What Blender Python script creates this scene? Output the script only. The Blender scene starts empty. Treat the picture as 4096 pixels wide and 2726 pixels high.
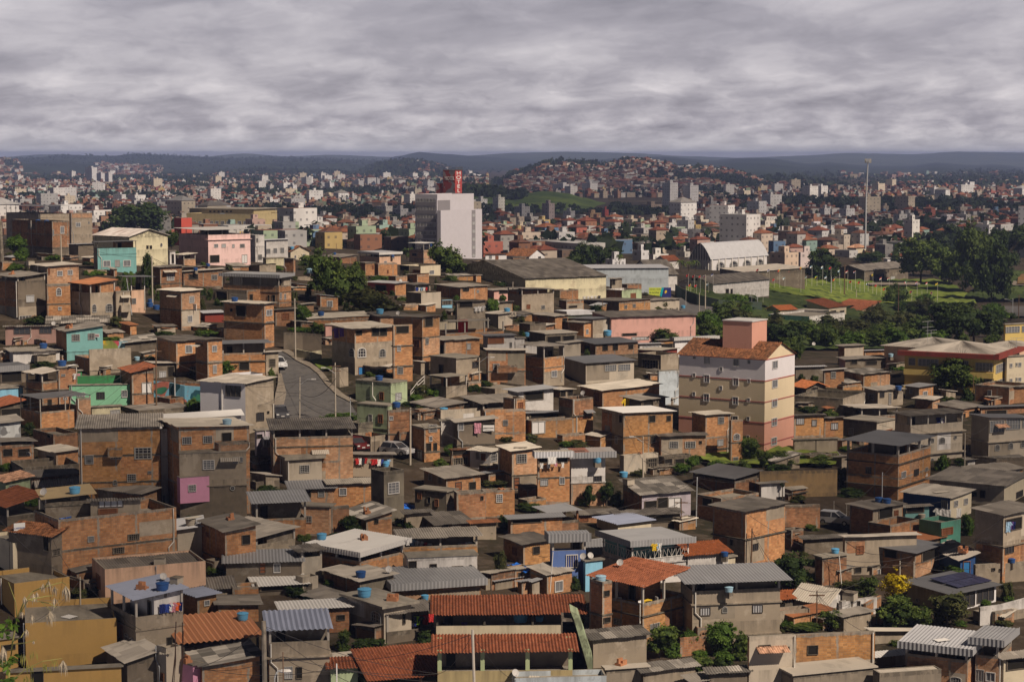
import bpy,math,random
from mathutils import Vector,Matrix
SC=bpy.context.scene
COL=SC.collection
RND=random.Random(7)
R_=math.radians
# camera
F=7964.0;CX=2048.0;CY=1363.0;HY=617.0;CZ=60.0
PITCH=math.atan((CY-HY)/F)
cam=bpy.data.cameras.new('camera');cam.lens=70.0;cam.sensor_width=36.0
cam.clip_start=1.0;cam.clip_end=90000.0
camo=bpy.data.objects.new('camera',cam);COL.objects.link(camo)
camo.location=(0,0,CZ);camo.rotation_euler=(math.pi/2-PITCH,0,0)
SC.camera=camo
cp,sp_=math.cos(PITCH),math.sin(PITCH)
def ray(x,y):
 a=(x-CX)/F;b=(CY-y)/F
 return Vector((a,b*sp_+cp,b*cp-sp_))
def se(x,y):
 d=ray(x,y)
 return d.x/d.y,-d.z/d.y
def at(x,y,Y):
 d=ray(x,y)
 return Vector((0,0,CZ))+d*(Y/d.y)
FAR=[(900,1400),(850,1820),(800,2450),(750,3400),(720,4500),(700,5900),(680,8100),(660,12000),(634,40000)]
TAB=[
(400,[(3400,130),(2726,157),(2300,175),(2086,196),(1840,224),(1650,249),(1480,269),(1250,297),(1060,378),(1000,480),(950,850)]+FAR),
(1900,[(3400,130),(2726,157),(2300,182),(2086,207),(1840,235),(1650,252),(1480,274),(1300,329),(1200,371),(1100,462),(1060,640),(1000,910)]+FAR),
(3500,[(3400,130),(2726,161),(2300,196),(2086,224),(1840,259),(1650,287),(1480,329),(1400,420),(1300,560),(1200,700),(1130,784),(1000,1000)]+FAR),
]
def _col(tab,y):
 if y>=tab[0][0]:return math.log(tab[0][1])
 for(a,da),(b,db)in zip(tab,tab[1:]):
  if y>=b:
   t=(a-y)/(a-b)
   return math.log(da)*(1-t)+math.log(db)*t
 return math.log(tab[-1][1])
def Dse(s,e):
 x=CX+s*F;y=HY+e*F
 if x<=TAB[0][0]:v=_col(TAB[0][1],y)
 elif x>=TAB[2][0]:v=_col(TAB[2][1],y)
 else:
  i=0 if x<TAB[1][0]else 1
  t=(x-TAB[i][0])/(TAB[i+1][0]-TAB[i][0])
  v=_col(TAB[i][1],y)*(1-t)+_col(TAB[i+1][1],y)*t
 return math.exp(v)
def D(x,y):
 s,e=se(x,y)
 return Dse(s,e)
def ground_z(X,Y):
 s=X/Y
 lo,hi=(634-HY)/F,(3400-HY)/F
 for _ in range(30):
  m=(lo+hi)/2
  if Dse(s,m)>Y:lo=m
  else:hi=m
 return CZ-(lo+hi)/2*Y
def gp(x,y,up=0.0):
 p=at(x,y,D(x,y));p.z+=up
 return p
def cv(fr,x,y):
 if fr=='P':return x*1.7385,y*1.7385
 if fr=='S':return x,y
 k=1.7695 if fr[0]=='B' else 2.3008
 return 1024*int(fr[1])+x/k,{'T':600,'M':1200,'B':1840}[fr[0]]+y/k
def cs(fr):return 1.0 if fr=='S' else 1.7385 if fr=='P' else(1/1.7695 if fr[0]=='B' else 1/2.3008)
# mesh collector
class MB:
 def __init__(s):s.v=[];s.f=[];s.uv=[];s.m=[];s.c=[];s.col=None
 def face(s,pts,uv=None,mi=0):
  n=len(s.v);s.v.extend([tuple(p)for p in pts]);s.f.append(tuple(range(n,n+len(pts))))
  s.uv.append(uv or[(p[0],p[2])for p in pts]);s.m.append(mi);s.c.append(s.col)
 def wallq(s,a,b,za,zb,ta,tb,mi=0,v0=0,u0=0):
  l=math.hypot(b[0]-a[0],b[1]-a[1])
  s.face([(a[0],a[1],za),(b[0],b[1],zb),(b[0],b[1],tb),(a[0],a[1],ta)],
[(u0,za-v0),(u0+l,zb-v0),(u0+l,tb-v0),(u0,ta-v0)],mi)
 def box(s,x0,y0,z0,x1,y1,z1,mi=0,v0=None):
  if v0 is None:v0=z1
  s.wallq((x0,y0),(x1,y0),z0,z0,z1,z1,mi,v0)
  s.wallq((x1,y0),(x1,y1),z0,z0,z1,z1,mi,v0)
  s.wallq((x1,y1),(x0,y1),z0,z0,z1,z1,mi,v0)
  s.wallq((x0,y1),(x0,y0),z0,z0,z1,z1,mi,v0)
  s.face([(x0,y0,z1),(x1,y0,z1),(x1,y1,z1),(x0,y1,z1)],[(x0,y0),(x1,y0),(x1,y1),(x0,y1)],mi)
  s.face([(x0,y1,z0),(x1,y1,z0),(x1,y0,z0),(x0,y0,z0)],[(x0,y1),(x1,y1),(x1,y0),(x0,y0)],mi)
 def tube(s,pts,r,n=6,mi=0,r2=None,cap=True):
  rings=[];N=len(pts)
  for i,p in enumerate(pts):
   p=Vector(p)
   d=(Vector(pts[min(i+1,N-1)])-Vector(pts[max(i-1,0)]))
   d=d.normalized()if d.length>1e-6 else Vector((0,0,1))
   a=d.cross(Vector((0,0,1)))
   if a.length<0.05:a=d.cross(Vector((1,0,0)))
   a.normalize();b=d.cross(a)
   rr=r if r2 is None else r+(r2-r)*i/(N-1)
   rings.append([p+a*(rr*math.cos(k*2*math.pi/n))+b*(rr*math.sin(k*2*math.pi/n))for k in range(n)])
  for A,B in zip(rings,rings[1:]):
   for k in range(n):
    s.face([A[k],B[k],B[(k+1)%n],A[(k+1)%n]],None,mi)
  if cap:
   s.face(rings[0],None,mi);s.face(list(reversed(rings[-1])),None,mi)
 def lathe(s,prof,n=14,mi=0,c=(0,0)):
  for(r0,z0),(r1,z1)in zip(prof,prof[1:]):
   for k in range(n):
    a,b=k*2*math.pi/n,(k+1)*2*math.pi/n
    q=[(c[0]+r0*math.cos(a),c[1]+r0*math.sin(a),z0),(c[0]+r0*math.cos(b),c[1]+r0*math.sin(b),z0),
(c[0]+r1*math.cos(b),c[1]+r1*math.sin(b),z1),(c[0]+r1*math.cos(a),c[1]+r1*math.sin(a),z1)]
    if r0<1e-5:q.pop(0)
    elif r1<1e-5:q.pop(3)
    s.face(q,None,mi)
 def sheet(s,p00,p10,p11,p01,pitch=0.25,amp=0.035,rows=2,mi=0,step=0.0,sag=0.0,rnd=None):
  p00,p10,p11,p01=map(Vector,(p00,p10,p11,p01))
  w=(p10-p00).length;l=(p01-p00).length
  n=max(2,min(260,int(round(w/pitch*2))))
  nor=(p10-p00).cross(p01-p00).normalized()
  if nor.z<0:nor=-nor
  rows=max(1,rows);base=len(s.v);hh=[]
  rj=[((rnd.random()-.5)*sag if rnd else 0)for _ in range((rows+1)*(n//8+2))]
  R=[]
  for j in range(rows+1):
   R.append((j/rows,0.0))
   if step and 0<j<rows:R.append((j/rows,step))
  for j,(t,off)in enumerate(R):
   for i in range(n+1):
    a=i/n
    p=(p00*(1-a)+p10*a)*(1-t)+(p01*(1-a)+p11*a)*t
    o=amp if i%2 else-amp
    p=p+nor*(o+off+rj[min(j,rows)*(n//8+1)+i//8])
    s.v.append(tuple(p));hh.append((a*w,t*l))
  for j in range(len(R)-1):
   for i in range(n):
    q=(j*(n+1)+i,j*(n+1)+i+1,(j+1)*(n+1)+i+1,(j+1)*(n+1)+i)
    s.f.append(tuple(base+k for k in q));s.uv.append([hh[k]for k in q]);s.m.append(mi);s.c.append(s.col)
 def mesh(s,name,mats):
  me=bpy.data.meshes.new(name);me.from_pydata(s.v,[],s.f)
  for m in(mats if isinstance(mats,(list,tuple))else[mats]):me.materials.append(m)
  ul=me.uv_layers.new(name='UVMap')
  flat=[c for f in s.uv for q in f for c in q]
  ul.data.foreach_set('uv',flat)
  me.polygons.foreach_set('material_index',s.m)
  if s.col is not None:
   ca=me.color_attributes.new('col','FLOAT_COLOR','CORNER')
   arr=[]
   for f,c in zip(s.f,s.c):
    arr.extend((c[0],c[1],c[2],1.0)*len(f))
   ca.data.foreach_set('color',arr)
  me.update()
  return me
 def build(s,name,mats,parent=None,loc=None,rot=None):
  o=bpy.data.objects.new(name,s.mesh(name,mats));COL.objects.link(o)
  if parent:o.parent=parent
  if loc is not None:o.location=loc
  if rot is not None:o.rotation_euler=(0,0,rot)
  return o
def place(name,me,parent=None,loc=(0,0,0),rot=(0,0,0),scale=(1,1,1)):
 o=bpy.data.objects.new(name,me);COL.objects.link(o)
 if parent:o.parent=parent
 o.location=loc;o.rotation_euler=rot;o.scale=scale
 return o
def empty(name,loc,rz=0):
 o=bpy.data.objects.new(name,None);COL.objects.link(o)
 o.location=loc;o.rotation_euler=(0,0,rz);o.empty_display_size=0.2
 return o
def tag(o,label=None,cat=None,group=None,kind=None):
 if label:o['label']=label
 if cat:o['category']=cat
 if group:o['group']=group
 if kind:o['kind']=kind
 return o
_txt={}
def text_mesh(s,mat,ext=0.01):
 k=(s,mat.name)
 if k in _txt:return _txt[k]
 cu=bpy.data.curves.new('lettering','FONT');cu.body=s;cu.size=1;cu.extrude=ext;cu.align_x='CENTER';cu.align_y='CENTER'
 o=bpy.data.objects.new('lettering',cu);COL.objects.link(o)
 bpy.context.view_layer.update()
 me=bpy.data.meshes.new_from_object(o.evaluated_get(bpy.context.evaluated_depsgraph_get()))
 bpy.data.objects.remove(o);me.materials.clear();me.materials.append(mat)
 _txt[k]=me
 return me
# materials
class NT:
 def __init__(s,name):
  s.m=bpy.data.materials.new(name);s.m.use_nodes=True;s.t=s.m.node_tree;s.t.nodes.clear()
  s.out=s.t.nodes.new('ShaderNodeOutputMaterial')
  s.b=s.t.nodes.new('ShaderNodeBsdfPrincipled');s.t.links.new(s.b.outputs[0],s.out.inputs[0])
 def n(s,ty,**kw):
  o=s.t.nodes.new(ty)
  for k,v in kw.items():setattr(o,k,v)
  return o
 def l(s,a,b):s.t.links.new(a,b)
 def val(s,inp,v):
  if hasattr(v,'is_linked')or hasattr(v,'links'):s.l(v,inp)
  else:inp.default_value=v
 def math(s,op,a,b=0.0,c=None,clamp=False):
  o=s.n('ShaderNodeMath',operation=op,use_clamp=clamp);s.val(o.inputs[0],a);s.val(o.inputs[1],b)
  if c is not None:s.val(o.inputs[2],c)
  return o.outputs[0]
 def mix(s,f,a,b,mode='MIX'):
  o=s.n('ShaderNodeMix',data_type='RGBA',blend_type=mode)
  s.val(o.inputs[0],f)
  for i,v in((6,a),(7,b)):
   if isinstance(v,tuple):o.inputs[i].default_value=(v[0],v[1],v[2],1)
   else:s.l(v,o.inputs[i])
  return o.outputs[2]
 def noise(s,vec,scale,detail=4,rough=0.6):
  o=s.n('ShaderNodeTexNoise');s.l(vec,o.inputs['Vector']);o.inputs['Scale'].default_value=scale
  o.inputs['Detail'].default_value=detail;o.inputs['Roughness'].default_value=rough
  return o.outputs['Fac']
 def ramp(s,f,lo,hi):
  o=s.n('ShaderNodeMapRange',clamp=True);s.l(f,o.inputs[0]);o.inputs[1].default_value=lo;o.inputs[2].default_value=hi
  return o.outputs[0]
 def vec(s,x,y,z=0.0):
  o=s.n('ShaderNodeCombineXYZ');s.val(o.inputs[0],x);s.val(o.inputs[1],y);s.val(o.inputs[2],z)
  return o.outputs[0]
 def scl(s,v,k):
  o=s.n('ShaderNodeVectorMath',operation='MULTIPLY');s.l(v,o.inputs[0]);o.inputs[1].default_value=k
  return o.outputs[0]
 def coords(s):
  uv=s.n('ShaderNodeUVMap',uv_map='UVMap').outputs[0]
  oi=s.n('ShaderNodeObjectInfo')
  off=s.n('ShaderNodeVectorMath',operation='ADD');s.l(uv,off.inputs[0])
  r=s.math('MULTIPLY',oi.outputs['Random'],173.0)
  s.l(s.vec(r,s.math('MULTIPLY',r,0.37),r),off.inputs[1])
  sep=s.n('ShaderNodeSeparateXYZ');s.l(uv,sep.inputs[0])
  return uv,off.outputs[0],sep.outputs[0],sep.outputs[1],oi.outputs['Random']
 def done(s,col,rough=0.85,spec=0.2,bump=None,bs=0.4,bd=0.03):
  if isinstance(col,tuple):s.b.inputs['Base Color'].default_value=(*col,1)
  else:s.l(col,s.b.inputs['Base Color'])
  s.b.inputs['Roughness'].default_value=rough
  s.b.inputs['Specular IOR Level'].default_value=spec
  if bump is not None:
   b=s.n('ShaderNodeBump');b.inputs['Strength'].default_value=bs;b.inputs['Distance'].default_value=bd
   s.l(bump,b.inputs['Height']);s.l(b.outputs[0],s.b.inputs['Normal'])
  return s.m
M={}
def stain(t,col,off,u,v,amt,storey=2.75):
 """black mould: runs down from copings and floor slabs, plus blotches"""
 fr=t.math('FRACT',t.math('MULTIPLY',v,-1.0/storey))
 fade=t.math('SUBTRACT',1.0,t.math('MULTIPLY',fr,1.5),clamp=True)
 st=t.noise(t.scl(off,(1.7,0.16,1)),1.0,5,0.65)
 m1=t.math('MULTIPLY',t.ramp(st,0.47-amt*0.12,0.72),fade)
 bl=t.ramp(t.noise(off,0.42,6,0.62),0.56-amt*0.1,0.8)
 q=min(1.0,amt*5);m=t.math('MAXIMUM',t.math('MULTIPLY',m1,(0.45+amt*0.5)*q,clamp=True),t.math('MULTIPLY',bl,(0.35+amt*0.5)*q))
 top=t.math('MULTIPLY',t.math('GREATER_THAN',v,-0.35),t.ramp(t.noise(t.scl(off,(2.5,1.2,1)),1.0,3),0.62-amt*0.3,0.7-amt*0.2));m=t.math('MAXIMUM',m,t.math('MULTIPLY',top,amt*0.8))
 return t.mix(m,col,(0.055,0.048,0.04))
def brick(name,c1,c2,mort,amt,frame=True):
 t=NT(name);uv,off,u,v,rnd=t.coords()
 b=t.n('ShaderNodeTexBrick');t.l(uv,b.inputs['Vector'])
 b.inputs['Color1'].default_value=(*c1,1);b.inputs['Color2'].default_value=(*c2,1);b.inputs['Mortar'].default_value=(*mort,1)
 b.inputs['Scale'].default_value=1.0;b.inputs['Brick Width'].default_value=0.34;b.inputs['Row Height'].default_value=0.2
 b.inputs['Mortar Size'].default_value=0.013;b.inputs['Mortar Smooth'].default_value=0.3;b.inputs['Bias'].default_value=-0.1
 col=b.outputs['Color']
 cell=t.n('ShaderNodeTexWhiteNoise');sn=t.n('ShaderNodeVectorMath',operation='SNAP');t.l(off,sn.inputs[0]);sn.inputs[1].default_value=(0.34,0.2,1);t.l(sn.outputs[0],cell.inputs['Vector'])
 k=t.math('MULTIPLY_ADD',cell.outputs['Value'],0.42,0.79)
 col=t.mix(1.0,col,t.vec(k,k,k),'MULTIPLY')
 big=t.noise(off,0.35,3)
 col=t.mix(t.math('MULTIPLY',t.ramp(big,0.45,0.75),0.55),col,(0.33,0.20,0.125))
 if frame:
  w=t.math('MULTIPLY',t.math('SUBTRACT',t.noise(off,2.2,3),0.5),0.16)
  fv=t.math('FRACT',t.math('ADD',t.math('MULTIPLY',v,-1/2.75),w));beam=t.math('LESS_THAN',fv,0.085)
  fu=t.math('FRACT',t.math('ADD',t.math('MULTIPLY',u,1/3.6),t.math('MULTIPLY',w,0.6)));colm=t.math('LESS_THAN',fu,0.055)
  fm=t.math('MULTIPLY',t.math('MAXIMUM',beam,colm),t.ramp(t.noise(off,0.5,2),0.33,0.5))
  cc=t.mix(t.noise(off,3.0,3),(0.24,0.2,0.165),(0.37,0.32,0.27))
  col=t.mix(fm,col,cc)
 col=stain(t,col,off,u,v,amt)
 br=t.math('MULTIPLY_ADD',rnd,0.4,0.78)
 col=t.mix(1.0,col,t.vec(br,br,br),'MULTIPLY')
 M[name]=t.done(col,0.9,0.15,b.outputs['Fac'],0.5,-0.02)
def paint(name,c,amt,patch=None,pa=0.0):
 t=NT(name);uv,off,u,v,rnd=t.coords()
 n1=t.noise(off,0.6,5,0.65)
 col=t.mix(n1,tuple(x*0.82 for x in c),tuple(min(1,x*1.12)for x in c))
 if patch:col=t.mix(t.ramp(t.noise(off,0.3,5,0.7),0.62-pa,0.66-pa),col,patch)
 fine=t.noise(off,5.0,3)
 col=t.mix(0.35,col,t.mix(fine,tuple(x*0.7 for x in c),c))
 col=stain(t,col,off,u,v,amt)
 br=t.math('MULTIPLY_ADD',rnd,0.16,0.92)
 col=t.mix(1.0,col,t.vec(br,br,br),'MULTIPLY')
 M[name]=t.done(col,0.85,0.2,fine,0.25,0.02)
BO=((0.38,0.168,0.07),(0.47,0.24,0.112),(0.27,0.20,0.15))
brick('brick',*BO,0.6)
brick('brick_clean',(0.46,0.20,0.08),(0.54,0.275,0.12),(0.34,0.25,0.18),0.3)
brick('brick_dark',(0.31,0.13,0.06),(0.40,0.2,0.1),(0.25,0.2,0.16),0.85)
brick('brick_pale',(0.47,0.245,0.13),(0.55,0.33,0.2),(0.38,0.31,0.25),0.5)
brick('brick_ochre',(0.40,0.19,0.068),(0.48,0.25,0.1),(0.31,0.22,0.14),0.6)
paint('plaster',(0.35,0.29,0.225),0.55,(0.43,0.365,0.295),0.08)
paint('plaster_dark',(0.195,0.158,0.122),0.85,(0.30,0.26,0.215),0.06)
paint('plaster_light',(0.48,0.415,0.34),0.35,(0.38,0.34,0.29),0.05)
paint('moss',(0.23,0.20,0.155),1.0,(0.33,0.28,0.22),0.05)
paint('concrete',(0.29,0.245,0.195),0.8)
paint('cream',(0.62,0.54,0.41),0.15)
paint('cream_old',(0.66,0.60,0.42),0.75,(0.5,0.42,0.3),0.02)
paint('ochre',(0.47,0.29,0.10),0.1)
paint('retain',(0.30,0.20,0.10),0.85,(0.22,0.17,0.11),0.05)
paint('khaki',(0.46,0.37,0.20),0.3)
paint('white',(0.72,0.70,0.72),0.12)
paint('white_clean',(0.70,0.68,0.72),0.0)
paint('white_old',(0.66,0.63,0.62),0.6,(0.42,0.37,0.32),0.02)
paint('pink',(0.74,0.52,0.50),0.2)
paint('hotpink',(0.70,0.33,0.50),0.1)
paint('dusty',(0.36,0.22,0.19),0.45)
paint('peach',(0.64,0.42,0.30),0.25)
paint('salmon',(0.60,0.31,0.23),0.12)
paint('salmon_pink',(0.70,0.40,0.35),0.2)
paint('mint',(0.25,0.55,0.36),0.12)
paint('green',(0.05,0.28,0.10),0.55)
paint('darkgreen',(0.05,0.075,0.055),0.5)
paint('celery',(0.42,0.50,0.32),0.75)
paint('lime',(0.40,0.42,0.16),0.3)
paint('blue',(0.10,0.165,0.40),0.2)
paint('deepblue',(0.03,0.09,0.27),0.3)
paint('skyblue',(0.25,0.52,0.72),0.2)
paint('teal',(0.20,0.42,0.42),0.3)
paint('jade',(0.09,0.27,0.21),0.4)
paint('lilac',(0.50,0.44,0.50),0.4)
paint('red',(0.56,0.10,0.075),0.1)
paint('redbrown',(0.24,0.045,0.032),0.4)
paint('yellow',(0.62,0.46,0.16),0.1)
paint('greyblue',(0.45,0.50,0.55),0.4)
paint('paleblue',(0.52,0.58,0.64),0.5,(0.42,0.36,0.31),0.0)
paint('hotelwhite',(0.53,0.505,0.555),0.0)
paint('hotelgrey',(0.26,0.245,0.265),0.0)
paint('apt_cream',(0.70,0.575,0.40),0.04)
paint('apt_salmon',(0.64,0.33,0.25),0.05)
paint('apt_white',(0.72,0.68,0.71),0.04)
paint('apt_band',(0.38,0.12,0.11),0.1)
def roofmat(name,c,var,amt,gloss=0.75,spec=0.3,dark=(0.05,0.045,0.042),pan=(1.1,1.8),hue=None):
 t=NT(name);uv,off,u,v,rnd=t.coords()
 sn=t.n('ShaderNodeVectorMath',operation='SNAP');t.l(off,sn.inputs[0]);sn.inputs[1].default_value=(pan[0],pan[1],1)
 wn=t.n('ShaderNodeTexWhiteNoise');t.l(sn.outputs[0],wn.inputs['Vector'])
 lo=tuple(x*(1-var)for x in c);hi=tuple(min(0.9,x*(1+var))for x in c)
 col=t.mix(wn.outputs['Value'],lo,hi)
 if hue:col=t.mix(t.math('MULTIPLY',t.ramp(wn.outputs['Value'],0.72,0.74),0.8),col,hue)
 n1=t.noise(t.scl(off,(1.0,0.35,1)),0.9,6,0.68)
 col=t.mix(t.math('MULTIPLY',t.ramp(n1,0.6-amt*0.22,0.78),min(1,0.3+amt*0.6)),col,dark)
 br=t.math('MULTIPLY_ADD',rnd,0.3,0.85)
 col=t.mix(1.0,col,t.vec(br,br,br),'MULTIPLY')
 M[name]=t.done(col,gloss,spec,t.noise(off,6.0,2),0.15,0.02)
roofmat('fib',(0.33,0.295,0.26),0.18,0.5)
roofmat('fib_dark',(0.175,0.155,0.138),0.3,0.65)
roofmat('fib_pale',(0.44,0.395,0.34),0.12,0.3)
roofmat('fib_patch',(0.22,0.20,0.18),0.5,0.6,hue=(0.45,0.41,0.37),pan=(1.1,1.2))
roofmat('met',(0.27,0.27,0.285),0.06,0.15,0.5,0.5)
roofmat('met_dark',(0.13,0.13,0.14),0.08,0.2,0.55,0.4)
roofmat('met_blue',(0.25,0.275,0.37),0.06,0.12,0.5,0.4)
roofmat('met_pale',(0.50,0.50,0.53),0.05,0.12,0.45,0.5)
roofmat('met_white',(0.60,0.58,0.57),0.04,0.08,0.5,0.4)
roofmat('met_rust',(0.33,0.31,0.30),0.15,0.25,0.6,0.3,hue=(0.26,0.075,0.035),pan=(2.0,9.0))
roofmat('rust',(0.34,0.14,0.065),0.2,0.5)
roofmat('rust_white',(0.44,0.40,0.38),0.2,0.5,dark=(0.22,0.08,0.045))
roofmat('tile',(0.245,0.085,0.044),0.22,0.6,0.85,0.15,(0.12,0.045,0.025),(0.24,0.36))
roofmat('tile_orange',(0.42,0.145,0.058),0.16,0.3,0.85,0.15,(0.28,0.1,0.05),(0.24,0.36))
roofmat('tile_old',(0.21,0.088,0.042),0.5,0.95,0.85,0.15,(0.05,0.035,0.025),(0.24,0.36))
roofmat('tile_salmon',(0.46,0.205,0.105),0.06,0.1,0.8,0.2,(0.4,0.15,0.08),(0.24,6))
roofmat('tile_pale',(0.52,0.30,0.20),0.5,0.3,0.85,0.15,(0.1,0.05,0.03),(0.24,0.36))
roofmat('slab',(0.27,0.24,0.20),0.08,0.8,pan=(5,4))
roofmat('slab_pale',(0.46,0.41,0.35),0.05,0.4,pan=(5,4))
roofmat('canvas',(0.40,0.30,0.17),0.05,0.25,pan=(5,5))
roofmat('awning',(0.55,0.47,0.30),0.15,0.3,pan=(0.3,5))
roofmat('tarp',(0.02,0.13,0.52),0.1,0.1,0.4,0.5,pan=(4,4))
roofmat('solar',(0.035,0.035,0.075),0.2,0.0,0.25,0.5,pan=(1.0,1.0))
def flat(name,c,rough=0.6,spec=0.3,metal=0.0,var=0.1):
 t=NT(name);tc=t.n('ShaderNodeTexCoord').outputs['Object']
 col=t.mix(t.noise(tc,2.5,3),tuple(x*(1-var)for x in c),tuple(min(1,x*(1+var))for x in c))
 M[name]=t.done(col,rough,spec);M[name].node_tree.nodes['Principled BSDF'].inputs['Metallic'].default_value=metal
flat('frame_grey',(0.33,0.32,0.31));flat('frame_white',(0.52,0.50,0.49));flat('frame_dark',(0.10,0.085,0.075));flat('frame_wood',(0.22,0.10,0.05))
flat('glass',(0.035,0.035,0.04),0.12,0.6);flat('glass_grey',(0.16,0.165,0.18),0.25,0.5);flat('glass_pale',(0.42,0.42,0.44),0.3,0.5);flat('glass_blue',(0.05,0.07,0.22),0.2,0.5)
flat('opening_shade',(0.02,0.018,0.016),0.95,0.05);flat('door_white',(0.62,0.6,0.6));flat('door_blue',(0.03,0.17,0.42));flat('door_wood',(0.2,0.075,0.035));flat('door_grey',(0.28,0.27,0.27))  # first colour: near-black sheet, painted shade for the inside of open holes
flat('celery_post',(0.36,0.42,0.24));flat('post_grey',(0.36,0.33,0.30));flat('post_dark',(0.08,0.07,0.06));flat('post_white',(0.66,0.63,0.6));flat('pole',(0.42,0.37,0.31),0.9,0.1,0,0.25);flat('wood',(0.16,0.10,0.065),0.9,0.1,0,0.3)
flat('tank_blue',(0.022,0.075,0.24),0.45,0.4,0,0.15);flat('tank_light',(0.10,0.32,0.55),0.5,0.4,0,0.15);flat('tank_pale',(0.30,0.46,0.58),0.5,0.4);flat('asbestos',(0.40,0.35,0.29),0.9,0.1,0,0.25)
flat('pipe',(0.68,0.65,0.61));flat('steel',(0.5,0.5,0.52),0.3,0.5,0.8);flat('cable',(0.05,0.045,0.045));flat('dish',(0.46,0.44,0.43))
flat('carsilver',(0.46,0.46,0.49),0.3,0.5,0.3);flat('cardark',(0.09,0.09,0.10),0.25,0.5,0.3);flat('carwhite',(0.62,0.62,0.64),0.3,0.5);flat('carred',(0.10,0.015,0.015),0.3,0.5);flat('rubber',(0.025,0.025,0.025),0.9,0.1);flat('lampred',(0.4,0.02,0.02));flat('lampclear',(0.6,0.6,0.6),0.2)
for nm,c in dict(c_white=(0.75,0.73,0.72),c_red=(0.5,0.04,0.04),c_blue=(0.04,0.07,0.32),c_pink=(0.6,0.28,0.36),c_dark=(0.035,0.035,0.045),c_orange=(0.75,0.16,0.04),c_lime=(0.4,0.7,0.05),c_lightblue=(0.33,0.5,0.68),c_purple=(0.13,0.07,0.25),c_yellow=(0.75,0.5,0.04),c_green=(0.03,0.25,0.07),c_navy=(0.02,0.03,0.14)).items():flat(nm,c,0.9,0.1)
flat('ink',(0.03,0.03,0.03));flat('sign_white',(0.75,0.75,0.75));flat('hotel_red',(0.36,0.06,0.055),.6,.3,0,.25);flat('billboard_green',(0.50,0.58,0.07));flat('billboard_blue',(0.02,0.025,0.16));flat('billboard_teal',(0.0,0.35,0.42))
flat('straw',(0.42,0.36,0.28),0.9,0.1,0,0.3);flat('stem',(0.23,0.22,0.07),0.8,0.2,0,0.3);flat('rebar',(0.07,0.04,0.03));flat('clay',(0.42,0.19,0.10),0.9,0.1,0,0.2)
flat('bark',(0.10,0.08,0.06),0.95,0.1,0,0.3);flat('galv',(0.40,0.41,0.43),0.5,0.4)
def leafmat(name,c,c2):
 t=NT(name)
 a=t.n('ShaderNodeAttribute',attribute_name='col').outputs['Fac']
 oi=t.n('ShaderNodeObjectInfo').outputs['Random']
 col=t.mix(a,c,c2)
 k=t.math('MULTIPLY_ADD',oi,0.4,0.8)
 col=t.mix(1.0,col,t.vec(k,k,k),'MULTIPLY')
 m=t.done(col,0.7,0.2)
 tr=t.n('ShaderNodeBsdfTranslucent');t.l(col,tr.inputs[0])
 mx=t.n('ShaderNodeMixShader');mx.inputs[0].default_value=0.3
 t.l(t.b.outputs[0],mx.inputs[1]);t.l(tr.outputs[0],mx.inputs[2]);t.l(mx.outputs[0],t.out.inputs[0])
 M[name]=m
leafmat('leaf',(0.035,0.062,0.013),(0.15,0.20,0.04))
leafmat('leaf_dark',(0.022,0.042,0.011),(0.075,0.11,0.025))
leafmat('leaf_bright',(0.05,0.10,0.015),(0.15,0.24,0.035))
leafmat('leaf_olive',(0.045,0.055,0.018),(0.13,0.13,0.04))
leafmat('leaf_far',(0.010,0.020,0.008),(0.034,0.052,0.016))
leafmat('flower_yellow',(0.40,0.30,0.01),(0.75,0.58,0.02))
leafmat('leaf_dry',(0.22,0.2,0.06),(0.36,0.34,0.08))
def groundmat(name,c1,c2,c3,sc=0.02):
 t=NT(name);tc=t.n('ShaderNodeNewGeometry').outputs['Position']
 a=t.noise(tc,sc,6,0.65);b=t.noise(tc,sc*9,5,0.65)
 col=t.mix(t.ramp(a,0.42,0.6),c1,c2)
 col=t.mix(t.ramp(b,0.5,0.62),col,c3)
 M[name]=t.done(col,0.95,0.1,b,0.6,0.3)
groundmat('earth',(0.055,0.04,0.028),(0.03,0.027,0.016),(0.08,0.062,0.047),0.06)
groundmat('grass',(0.105,0.15,0.028),(0.19,0.23,0.045),(0.05,0.075,0.02),0.035)
groundmat('grass_shrub',(0.045,0.065,0.02),(0.075,0.10,0.028),(0.025,0.04,0.012),0.06)
groundmat('redearth',(0.26,0.11,0.05),(0.17,0.12,0.06),(0.09,0.11,0.03),0.1)
groundmat('asphalt',(0.105,0.10,0.10),(0.125,0.115,0.11),(0.085,0.08,0.08),0.1)
groundmat('pave',(0.23,0.19,0.155),(0.27,0.23,0.19),(0.17,0.15,0.12),0.3)
groundmat('forest',(0.013,0.022,0.010),(0.027,0.040,0.017),(0.009,0.015,0.008),0.003)
groundmat('farhill',(0.03,0.045,0.02),(0.05,0.065,0.03),(0.08,0.085,0.04),0.0012)
groundmat('hillgrass',(0.06,0.10,0.022),(0.13,0.18,0.035),(0.03,0.05,0.015),0.012)
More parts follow.
